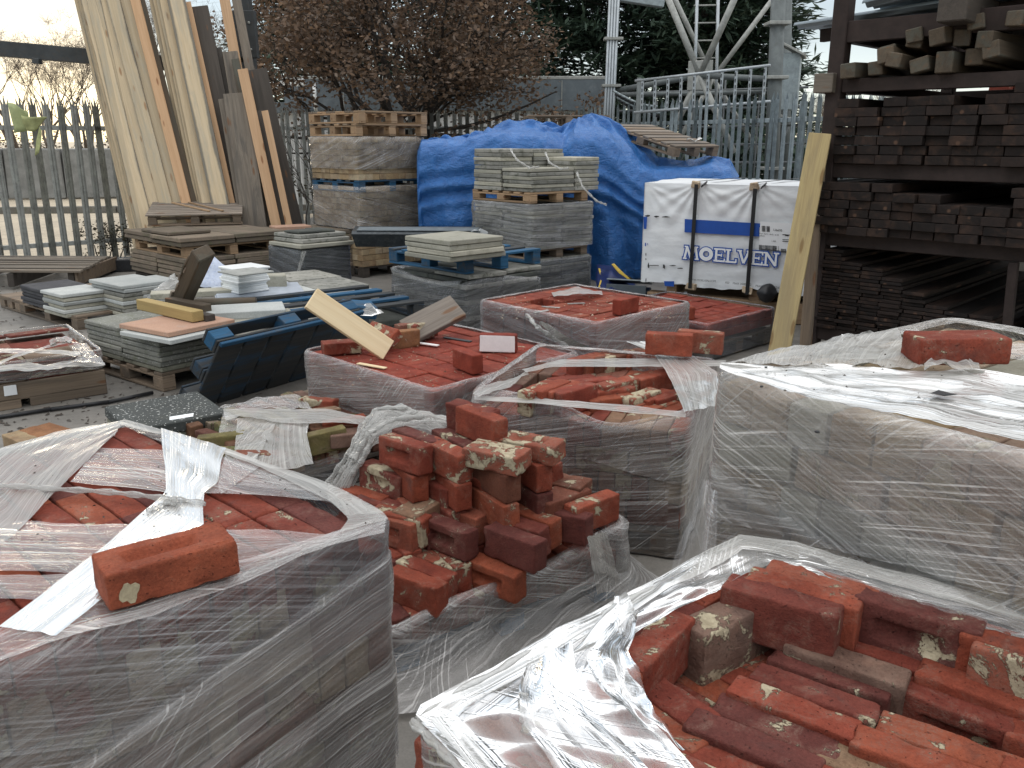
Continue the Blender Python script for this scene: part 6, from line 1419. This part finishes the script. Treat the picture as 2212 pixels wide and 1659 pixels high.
rope(pB, [at(895, 1556, .80), at(1100, 1436, .80), at(1350, 1300, .80), at(1600, 1172, .80), at(1700, 1190, .80), at(2000, 1268, .80), at(2300, 1356, .80)], .006, M['film_thick'], 11)
rope(pB, [at(895, 1562, .79), at(960, 1625, .79), at(1060, 1740, .79)], .008, M['film_thick'], 12)

# --- C: heap of bricks in the middle ---------------------------------------------------------------------------
NC, RC = at(844, 1346, .20), at(1336, 1131, .31); RC.z = NC.z; aC = ang(NC, RC)
pC = thing('brick_heap', 'open pallet heaped with red bricks, its film fallen round the sides', 'brick heap', (NC.x, NC.y, 0), aC); WC, DC = (RC - NC).length, .84
pallet(pC, WC, DC, .012, M['wood_blue'], worn=M['wood_blue_worn'], h=.088)
course_pack(pC, WC, DC, .102, 1, .217, .103, .069, [M['brick']], 'flrb', True, mesh=hbm, first=0)
course_pack(pC, WC, DC, .205, 1, .217, .067, .104, [M['brick'], M['brick_clean']], '', True, mesh=hbm, first=1, edge=False, topskip=lambda x, y, z: y < .18 or x < .08)
zC = zoomer(691, 821, .3646)
CB = [('a1', 'brick', (450, 1150), (800, 1275), .345, 0), ('a2', 'brick', (520, 1092), (850, 1212), .345, 0), ('a3', 'brick_orange', (560, 1020), (890, 1140), .34, 0), ('a4', 'brick_clean', (380, 1040), (520, 1100), .335, 0), ('a5', 'brick', (940, 1075), (1250, 1190), .345, 0), ('a6', 'brick', (900, 1060), (1000, 1100), .30, 0), 
      ('b1', 'brick_orange', (300, 760), (575, 845), .45, 0), ('b2', 'brick_clean', (625, 790), (910, 900), .45, 0), ('b3', 'brick_orange', (690, 705), (985, 815), .45, 0), ('b4', 'brick_clean', (990, 840), (1330, 965), .455, 0), ('b5', 'brick', (1020, 775), (1360, 895), .45, 0), ('b6', 'brick', (1100, 725), (1420, 845), .45, 0), ('b7', 'brick_clean', (1290, 735), (1580, 805), .45, 0), ('b8', 'brick_orange', (1470, 755), (1750, 650), .47, 0), ('b9', 'brick_mixed', (495, 785), (715, 665), .47, 1), ('b10', 'brick', (400, 765), (560, 800), .46, 0),
      ('c9', 'brick', (240, 680), (500, 745), .46, 0), ('c10', 'brick', (200, 640), (330, 680), .46, 0), ('c1', 'brick', (260, 475), (520, 565), .545, 0), ('c2', 'brick', (560, 545), (780, 625), .53, 0), ('c3', 'brick_clean', (780, 505), (1065, 610), .555, 0), ('c4', 'brick', (900, 490), (1150, 575), .55, 0), ('c5', 'brick', (1000, 490), (1215, 555), .55, 0), ('c6', 'brick_orange', (1080, 430), (1310, 500), .56, 0), ('c7', 'brick_clean', (1180, 420), (1385, 490), .56, 0), ('c8', 'brick_mixed', (1275, 715), (1570, 605), .49, 1), ('c11', 'brick', (1380, 570), (1470, 590), .50, 1),
      ('d1', 'brick', (385, 315), (630, 395), .65, 0), ('d2', 'brick', (480, 285), (680, 350), .645, 0), ('d3', 'brick_orange', (660, 350), (850, 430), .64, 0), ('d4', 'brick', (735, 285), (920, 365), .63, 1), ('d5', 'brick_orange', (880, 365), (1225, 440), .665, 1), ('d6', 'brick_orange', (1075, 315), (1440, 380), .665, 1), ('e2', 'brick', (815, 125), (1000, 175), .735, 0), ('e1', 'brick_clean', (850, 150), (1065, 225), .735, 0)]
for i, (nm_, m_, a, b_, z, fl) in enumerate(CB):
    z -= .042 if z < .6 else .015; o = brick_at(zC(a, z), zC(b_, z), m_, i % 7, bool(fl), nm_ in ('d6', 'd1', 'c3', 'b2', 'b1', 'c1', 'a5'), pC, roll=U(-.06, .06), tilt=U(-.03, .03), s=(.218, .104, .068))
    if nm_[0] == 'a': o.location.y += .062
    zz = z - (.066 if fl else .104)
    k = 0
    ok_ = .05 < o.location.x < WC - .05 and .08 < o.location.y < DC - .08
    while zz > .30 and k < 4 and ok_:      # bricks carrying it
        c = o.location; put('brick', rbox(HB, .006, (5, 3, 2), M['brick'], .0022, (i + k) % 7, False, .012), pC, (c.x + U(-.012, .012), c.y + U(-.01, .02), zz - .052), (EDGE, 0, R_(90) + U(-.06, .06))); zz -= .105; k += 1
cw = local_poly(pC, [at(844, 1346, .35), at(1336, 1131, .35)])
def topC(s, p):
    # low along the front, higher at the right corner, low at back
    return (.19 + .12 * max(0, p.x / WC) if p.y < .2 else .29) + .014 * math.sin(p.x * 9 + p.y * 3)
wrap(pC, [(-.02, -.02), (WC + .02, -.02), (WC + .02, DC + .02), (-.02, DC + .02)], .03, topC, M['film_band'], .02, .02, 4, uvrot=R_(-12), amp=.020, nz=16, rc=.06, skirt=.19)
wrap(pC, [(-.02, -.02), (WC + .02, -.02), (WC + .02, DC + .02), (-.02, DC + .02)], lambda s, p: .08 + .06 * p.x, lambda s, p: topC(s, p) - .005, M['film_band'], .015, .032, 14, uvrot=R_(18), amp=.016, nz=10, rc=.06)
# hood of film pulled off behind the heap
def hood():
    A = [(705, 1052, .40), (748, 985, .50), (775, 920, .58), (800, 885, .62), (845, 872, .65), (900, 876, .66), (965, 885, .64), (1015, 905, .60)]
    B = [(752, 1062, .40), (782, 1000, .50), (805, 950, .58), (826, 930, .62), (870, 915, .63), (915, 925, .62), (965, 945, .60), (1010, 950, .56)]
    for k, (dz, f0, f1, sd) in enumerate(((0, 0, 1, 1), (.012, .2, .75, 2), (-.006, .0, .6, 3))):
        P = [at(u, v, z + dz) for u, v, z in A]; Q = [at(u, v, z + dz) for u, v, z in B]
        ribbon(pC, [p.lerp(q, f0) for p, q in zip(P, Q)], [p.lerp(q, f1) for p, q in zip(P, Q)], M['film_thick'], 14, amp=.030, seed=sd * 3, curl=-.03)
hood()
for k in range(4): rope(pC, [at(705 + 14 * k, 1048 + 3 * k, .40), at(750 + 9 * k, 985 + 5 * k, .51), at(782 + 8 * k, 920 + 8 * k, .60), at(815 + 18 * k, 886 + 10 * k, .64), at(880 + 20 * k, 880 + 10 * k, .65)], .010, M['film_thick'], k)
ribbon(pC, [at(1268, 1160, .36), at(1280, 1230, .20), at(1290, 1280, .06)], [at(1310, 1150, .36), at(1330, 1225, .20), at(1350, 1280, .06)], M['film_thick'], 10, amp=.02, seed=5)

# --- E: wrapped reclaimed bricks, open top ----------------------------------------------------------------------
NE = at(1483, 896, .63); LE = at(1025, 848, .63); eyE = LE - NE; aE = math.atan2(-eyE.x, eyE.y); DE = eyE.length; WE = .86
pE = thing('brick_pack', 'film-wrapped pack of mortar-stained bricks with a strap crossing its open top', 'brick pack', (NE.x, NE.y, 0), aE); IE = root_inv(pE)
pallet(pE, WE, DE, .012, M['wood_pallet'])
course_pack(pE, WE, DE, .142, 3, .217, .103, .068, [M['brick_mixed'], M['brick_limed'], M['stock_pale']], 'fl', True, mesh=hbm, first=0)
course_pack(pE, WE, DE, .142 + 3 * .103, 1, .217, .103, .068, [M['brick'], M['brick_mixed']], 'flrb', False, mesh=hbm, first=1)
zE = zoomer(1081, 726, .3126)
EB = [('brick_orange', (130, 400), (390, 290), .665), ('brick_orange', (205, 395), (480, 285), .665), ('brick_orange', (290, 385), (545, 300), .66), ('brick_orange', (380, 385), (640, 320), .66), ('brick_clean', (340, 300), (640, 270), .63), ('brick_orange', (520, 310), (770, 280), .63), ('brick_orange', (640, 350), (960, 265), .64), ('brick', (600, 380), (920, 335), .62), ('brick', (560, 440), (930, 390), .60), ('brick_orange', (820, 440), (1110, 345), .60), ('brick_orange', (760, 520), (1080, 410), .57), ('brick', (960, 450), (1180, 360), .58), ('brick', (940, 520), (1220, 420), .56), ('brick', (830, 300), (1080, 240), .62), ('brick_clean', (930, 290), (1160, 230), .63), ('brick', (1060, 430), (1250, 370), .58), ('brick', (1080, 540), (1290, 450), .55)]
for i, (m_, a, b_, z) in enumerate(EB): brick_at(zE(a, z), zE(b_, z), m_, i % 7, parent=pE, roll=U(-.06, .06), s=(.218, .104, .068))
for i in range(8): 
    f = i / 7; brick_at(zE((480 + 75 * i, 165 - 8 * i), .63), zE((700 + 70 * i, 110 - 6 * i), .63), 'brick' if i % 3 else 'brick_orange', i % 7, parent=pE)
wrap(pE, [(0, 0), (WE, 0), (WE, DE), (0, DE)], .02, lambda s, p: .645 - .09 * math.exp(-((p.y - .30) / .2) ** 2) * (p.x < .2), M['film'], .03, .016, 2, uvrot=R_(-10), amp=.010, nz=14, rc=.05)
wrap(pE, [(0, 0), (WE, 0), (WE, DE), (0, DE)], lambda s, p: .34 + .16 * p.y, lambda s, p: .635 - .09 * math.exp(-((p.y - .30) / .2) ** 2) * (p.x < .2), M['film_band'], .01, .024, 12, uvrot=R_(-14), amp=.010, nz=10, rc=.05)
def fE(a, b_, z=.66, **k): return ribbon(pE, [zE(p, z) for p in a], [zE(p, z) for p in b_], M[k.pop('mat', 'film_thick')], **k)
fE([(150, 235), (420, 165), (1080, 158), (1560, 172)], [(180, 258), (350, 218), (1090, 218), (1540, 214)], nv=8, lift=.004, seed=2)
fE([(870, 40), (1050, 110), (1150, 250), (1230, 420), (1270, 520)], [(1010, 35), (1330, 130), (1500, 250), (1510, 380), (1500, 480)], z=.67, nv=14, seed=3, amp=.006)
fE([(-180, 410), (300, 430), (800, 470), (1280, 520)], [(-180, 440), (300, 470), (800, 520), (1280, 560)], z=.635, nv=6, seed=4)
fE([(-190, 400), (-120, 340), (60, 300), (180, 240)], [(-150, 420), (-60, 390), (60, 350), (200, 262)], z=.655, nv=8, seed=5, amp=.012)
tag(brick_at(zE((1010, -30), .79), zE((1330, -15), .79), 'brick_orange', 2, name='loose_brick'), 'pale mortar-faced brick on edge, the front one of the pair on the strap', 'brick'); tag(brick_at(zE((1240, -45), .785), zE((1530, -25), .785), 'brick_orange', 5, name='loose_brick'), 'orange brick on edge tucked behind the pale mortar-faced one on the strap', 'brick')

# --- F: big pale wrapped pack on the right -------------------------------------------------------------------------
LF = at(1555, 798, 1.105); FF = at(1938, 713, 1.105); exF = FF - LF; aF = math.atan2(exF.y, exF.x); WF = 1.08; DF = 1.15
NF = LF - Vector((-math.sin(aF), math.cos(aF), 0)) * DF
pF = thing('brick_pack', 'tall pale brick pack wrapped all over in milky film at the right', 'brick pack', (NF.x, NF.y, 0), aF)
pallet(pF, WF, DF, .012, M['wood_pallet'])
course_pack(pF, WF, DF, .142, 9, .217, .104, .104, [M['stock'], M['stock_pale'], M['slab_buff'], M['stock_pale']], 'lb', True, mesh=lambda m_, v: rbox((.214, .1, .1), .006, (5, 3, 2), m_, .0022, v, False, .012), first=1)
qF = [(0, 0), (WF, 0), (WF, DF), (0, DF)]
wrap(pF, qF, .03, 1.10, M['film_white'], .04, .018, 3, uvrot=R_(-12), amp=.010, nz=20, rc=.06)
wrap(pF, qF, lambda s, p: .72 + .16 * (DF - p.y), 1.104, M['film_white'], .02, .026, 4, uvrot=R_(18), amp=.010, nz=12, rc=.06)
wrap(pF, qF, lambda s, p: .62 - .22 * (DF - p.y), lambda s, p: .86 - .20 * (DF - p.y), M['film_band'], .0, .030, 5, uvrot=R_(-14), amp=.008, nz=10, rc=.06)
wrap(pF, qF, lambda s, p: .12, lambda s, p: .48 - .12 * (DF - p.y), M['film_thin'], .0, .028, 6, uvrot=R_(-8), amp=.008, nz=10, rc=.06)
zF = zoomer(1469, 674, .375); ZF = 1.112
def fF(a, b_, z=ZF, **k): return ribbon(pF, [zF(p, z) for p in a], [zF(p, z) for p in b_], M[k.pop('mat', 'film_thick')], **k)
fF([(225, 330), (700, 490), (1270, 600), (1900, 735), (2500, 860)], [(240, 305), (760, 315), (1300, 345), (1700, 350), (2500, 470)], nv=18, lift=.004, seed=1, amp=.012)
fF([(235, 310), (500, 250), (900, 165), (1250, 108)], [(760, 325), (1000, 330), (1200, 330), (1400, 330)], nv=16, lift=.008, seed=2, amp=.014, uvrot=R_(30))
fF([(1250, 108), (1600, 150), (1900, 190), (2300, 190)], [(1390, 250), (1500, 262), (1760, 262), (2300, 330)], nv=12, lift=.006, seed=3, amp=.008, mat='film')
fF([(1400, 345), (1500, 290), (1620, 300), (1700, 350)], [(1400, 380), (1550, 370), (1640, 370), (1750, 385)], nv=8, lift=.020, seed=5, amp=.02)
fF([(940, 150), (1100, 115), (1250, 105)], [(930, 132), (985, 128), (1020, 150)], z=1.125, nv=6, seed=6, amp=.02)
for i, (u, v, s_) in enumerate(((1519, 470, .03), (495, 318, .006), (470, 428, .006), (790, 690, .007), (1325, 210, .010))): put('dirt_patch', block((s_ * 1.3, s_, .004), M['black_plastic'], .001, s_ * .2, i), pF, root_inv(pF) @ zF((u, v), 1.128))
tag(brick_at(zF((1350, 128), 1.185), zF((1840, 128), 1.185), 'brick_clean', 6, True, False, name='loose_brick', s=(.225, .105, .066)), 'bright orange-red brick lying on top of the milky wrapped pack', 'brick')
ribbon(pF, [LF + Vector((-.03, -.02, -.28)), LF + Vector((-.10, -.03, -.55)), LF + Vector((-.14, -.05, -.80))], [LF + Vector((.0, -.06, -.30)), LF + Vector((.0, -.12, -.55)), LF + Vector((.03, -.16, -.80))], M['film_thin'], 10, amp=.03, seed=9)

# --- V: flat wrapped tile pallet at the left ------------------------------------------------------------------------
nv_ = at(228, 852, 0.0); aV = ang(at(0, 890, 0), nv_) 
pV = thing('tile_pack', 'flat pallet of old clay roof tiles strapped with torn film at the left edge', 'tile pack', (nv_.x - 1.25 * math.cos(aV), nv_.y - 1.25 * math.sin(aV), 0), aV); LVx = 1.25
pallet(pV, LVx, 1.0, .012, M['wood_pallet'], n=7); put('side_board', block((LVx + .02, .025, .11), M['wood_pallet'], .004), pV, (LVx / 2, -.012, .12)); put('foot_board', block((.46, .025, .07), M['wood_pallet'], .004), pV, (LVx - .22, -.012, .045)); put('foot_board', block((.8, .025, .07), M['wood_pallet'], .004), pV, (.35, -.012, .045))
put('paper_tag', block((.07, .004, .065), M['paper'], .001, .003), pV, (.70, -.03, .135))
for k in range(9):
    for i in range(3): put('tile', block((.40, .26 if k % 2 else .23, .016), M['brick_mixed' if (k + i) % 3 else 'brick'], .003, .004, (i + k) % 5), pV, (.22 + .40 * i + U(-.03, .03), .15 + U(-.02, .02), .152 + .018 * k), (R_(U(-2, 3)), R_(U(-2, 2)), U(-.06, .06)))
    if k < 8:
        for i in range(3): put('tile', block((.40, .26, .016), M['brick' if (k + i) % 2 else 'brick_mixed'], .003, .004, (i + k) % 5), pV, (.22 + .40 * i + U(-.04, .04), .48 + U(-.03, .03), .152 + .020 * k), (R_(U(-3, 3)), R_(U(-2, 2)), U(-.07, .07)))
for i in range(3):
    put('tile', block((.38, .25, .018), M['brick'], .003, .004, i), pV, (.22 + .40 * i, .80, .32), (R_(-7), 0, U(-.05, .05))); put('tile', block((.38, .25, .018), M['brick_mixed'], .003, .004, i), pV, (.25 + .38 * i, .78, .27), (R_(-3), 0, U(-.05, .05)))
    for k in range(5): put('tile', block((.4, .3, .016), M['brick_mixed'], .003, .004, i), pV, (.22 + .4 * i, .80, .152 + .018 * k))
zv = zoomer(0, 708.7, .1614)
def fV(a, b_, z=.35, **k): return ribbon(pV, [zv(p, z) for p in a], [zv(p, z) for p in b_], M[k.pop('mat', 'film_thick')], **k)
fV([(-60, 265), (400, 275), (800, 290), (1100, 320)], [(-60, 325), (300, 340), (800, 345), (1000, 380)], nv=6, seed=1, amp=.01)
fV([(-60, 470), (250, 340), (650, 230), (960, 150)], [(-60, 520), (240, 380), (640, 265), (950, 190)], nv=6, seed=2, amp=.008, z=.36)
fV([(660, 190), (760, 120), (900, 110), (975, 160)], [(680, 225), (780, 190), (880, 190), (950, 190)], nv=8, seed=3, amp=.03, z=.37)
fV([(890, 195), (1020, 185), (1130, 200), (1260, 320), (1400, 460)], [(970, 300), (1000, 330), (1050, 380), (1000, 420), (900, 470)], nv=14, seed=4, amp=.018, z=.34, mat='film')
fV([(-60, 520), (350, 455), (600, 490), (1000, 420), (1400, 465)], [(-60, 590), (350, 560), (650, 560), (1000, 520), (1410, 500)], nv=8, seed=5, amp=.012, z=.30)
wrap(pV, [(-.01, -.02), (LVx + .01, -.02), (LVx + .01, 1.01), (-.01, 1.01)], .19, .31, M['film'], .02, .012, 4, uvrot=R_(6), amp=.012)
hs = thing('black_pipe', 'thin black pipe lying on the concrete before the tile pallet', 'pipe'); tube('pipe', [at(-30, 905, .026), at(110, 884, .026), at(235, 868, .026), at(330, 848, .026)], .013, M['black_plastic'], hs, 7)
# --- W: three bricks on the ground ---------------------------------------------------------------------------------
for i, (m_, u, v, lb_) in enumerate((('stock', 42, 943, 'yellow brick, the front one of three bricks standing on the concrete'), ('buff', 78, 934, 'brown brick in the middle of the three on the concrete'), ('buff', 112, 926, 'dark brown brick, the far one of the three on the concrete'))):
    loose(rbox((.215, .102, .09), .006, (5, 3, 2), M[m_], .002, i + 1, False, .01), at(u, v, .102) + Vector((0, 0, -.04)), (0, 0, R_(-38 + 3 * i)), lb_)
# --- X: dark terrazzo slab on a slab ------------------------------------------------------------------------------
cX = at(358, 884, .27)
b0 = thing('slab_stack', 'small stack of weathered slabs under the speckled dark slab', 'slab stack', (cX.x, cX.y, 0), R_(38))
for i in range(4): stack(b0, -.24, -.24, .48, .48, .014 + .049 * i, 1, .049, M['slab_edge'], .016, bev=.007, rough=.007)
tag(put('speckled_slab', block((.50, .50, .058), M['terrazzo'], .006, .004), None, (cX.x, cX.y, .241), (0, 0, R_(37))), 'speckled dark slab lying topmost on the small stack', 'slab')
tag(put('paper_scrap', block((.12, .05, .004), M['paper'], .001, .012, 2), None, at(392, 899, .276), (0, 0, R_(28))), 'white paper scrap on the speckled dark slab', 'paper')
# --- Y: torn film over mossy bricks -------------------------------------------------------------------------------------
cY = at(640, 950, .12); pY = thing('brick_pallet', 'low pallet of mossy bricks half hidden under torn film', 'brick pallet', (cY.x, cY.y, 0), R_(44)); IY = root_inv(pY)
pallet(pY, .95, .95, .012, M['wood_dark'], -.45, -.50); 
for i in range(11):
    for j in range(4): put('brick', rbox(HB, .006, (5, 3, 2), M['moss_brick' if rnd.random() < .75 else 'brick_mixed'], .0024, rnd.randrange(7), False, .014), pY, (-.42 + .085 * i + U(-.01, .01), -.38 + .232 * j + U(-.02, .02), .196 + U(-.008, .012)), (EDGE + U(-.1, .1), 0, R_(90) + U(-.12, .12)))
for i, (u, v, m_, a) in enumerate(((712, 930, 'moss_brick', 30), (745, 925, 'brick', 22), (700, 952, 'moss_brick', 26), (760, 945, 'brick_mixed', 20), (690, 905, 'brick_mixed', 40), (690, 880, 'brick_orange', -20), (520, 985, 'moss_brick', 15), (480, 960, 'moss_brick', 10), (560, 1000, 'brick_mixed', 12), (540, 960, 'moss_brick', 30))):
    put('brick', rbox(HB, .006, (5, 3, 2), M[m_], .0024, i % 7, i == 0, .014), pY, IY @ at(u, v, .275), (0 if i % 3 == 0 else EDGE, U(-.1, .1), R_(a) - pY.rotation_euler.z))
zy = zoomer(414.8, 812.2, .1953)
def fY(a, b_, z=.34, **k): return ribbon(pY, [zy(p, z) for p in a], [zy(p, k.get('z2', z)) for p in b_], M[k.pop('mat', 'film_thick')], **{x: y for x, y in k.items() if x != 'z2'})
fY([(345, 370), (600, 352), (1000, 365), (1500, 360), (1960, 470)], [(370, 490), (520, 440), (900, 505), (1300, 515), (1940, 530)], nv=12, seed=1, amp=.008)
fY([(505, 460), (720, 455), (960, 470)], [(470, 820), (560, 900), (700, 950)], nv=16, seed=2, amp=.014, uvrot=R_(75), z=.33)
fY([(900, 470), (1100, 480), (1310, 510), (1250, 560)], [(640, 930), (850, 1020), (1100, 1040), (1345, 975)], nv=18, seed=3, amp=.014, uvrot=R_(100), z=.325)
fY([(300, 345), (700, 260), (1050, 200), (1190, 205), (1320, 360)], [(370, 370), (700, 355), (1000, 360), (1200, 362), (1330, 365)], nv=10, seed=4, amp=.016, mat='film', z=.31)
fY([(345, 400), (430, 400), (510, 470)], [(290, 640), (400, 620), (505, 610)], nv=10, seed=7, amp=.010, mat='film', z=.30)
# crumpled dark film wall in front of it, part of the heap pallet's skirt
ribbon(pC, [at(610, 1022, .30), at(670, 1000, .33), at(745, 975, .37)], [at(640, 1050, .16), at(700, 1056, .15), at(760, 1060, .15)], M['film_thin'], 10, amp=.012, seed=21)

# brick dust and crumbs fallen on the packs
def crumbs(parent, n, fn, mat, s0=.004, s1=.011):
    V, F = [], []; inv = root_inv(parent); rr = random.Random(n)
    for i in range(n):
        p = inv @ fn(rr); s = rr.uniform(s0, s1) * rr.random() ** .8 + .002; k = len(V)
        for q in range(3): a = rr.uniform(0, 2) + q * 2.1; V.append(p + Vector((math.cos(a) * s, math.sin(a) * s, 0)))
        V.append(p + Vector((0, 0, s * .9))); F += [(k, k + 1, k + 3), (k + 1, k + 2, k + 3), (k + 2, k, k + 3)]
    put('crumbs', raw(V, F, 'crumbs', mat), parent)['kind'] = 'stuff'
crumbs(pD, 260, lambda r: at(r.uniform(700, 1180), r.uniform(735, 835), .508), M['stock_pale'], .002, .008)
crumbs(pG, 200, lambda r: at(r.uniform(1080, 1460), r.uniform(640, 690), .558), M['stock_pale'], .002, .009)
crumbs(pA, 45, lambda r: at(r.uniform(60, 800), r.uniform(1000, 1180), .858), M['wood_dark'], .001, .003)
crumbs(pF, 30, lambda r: at(r.uniform(1600, 2200), r.uniform(760, 860), 1.130), M['wood_dark'], .001, .003)
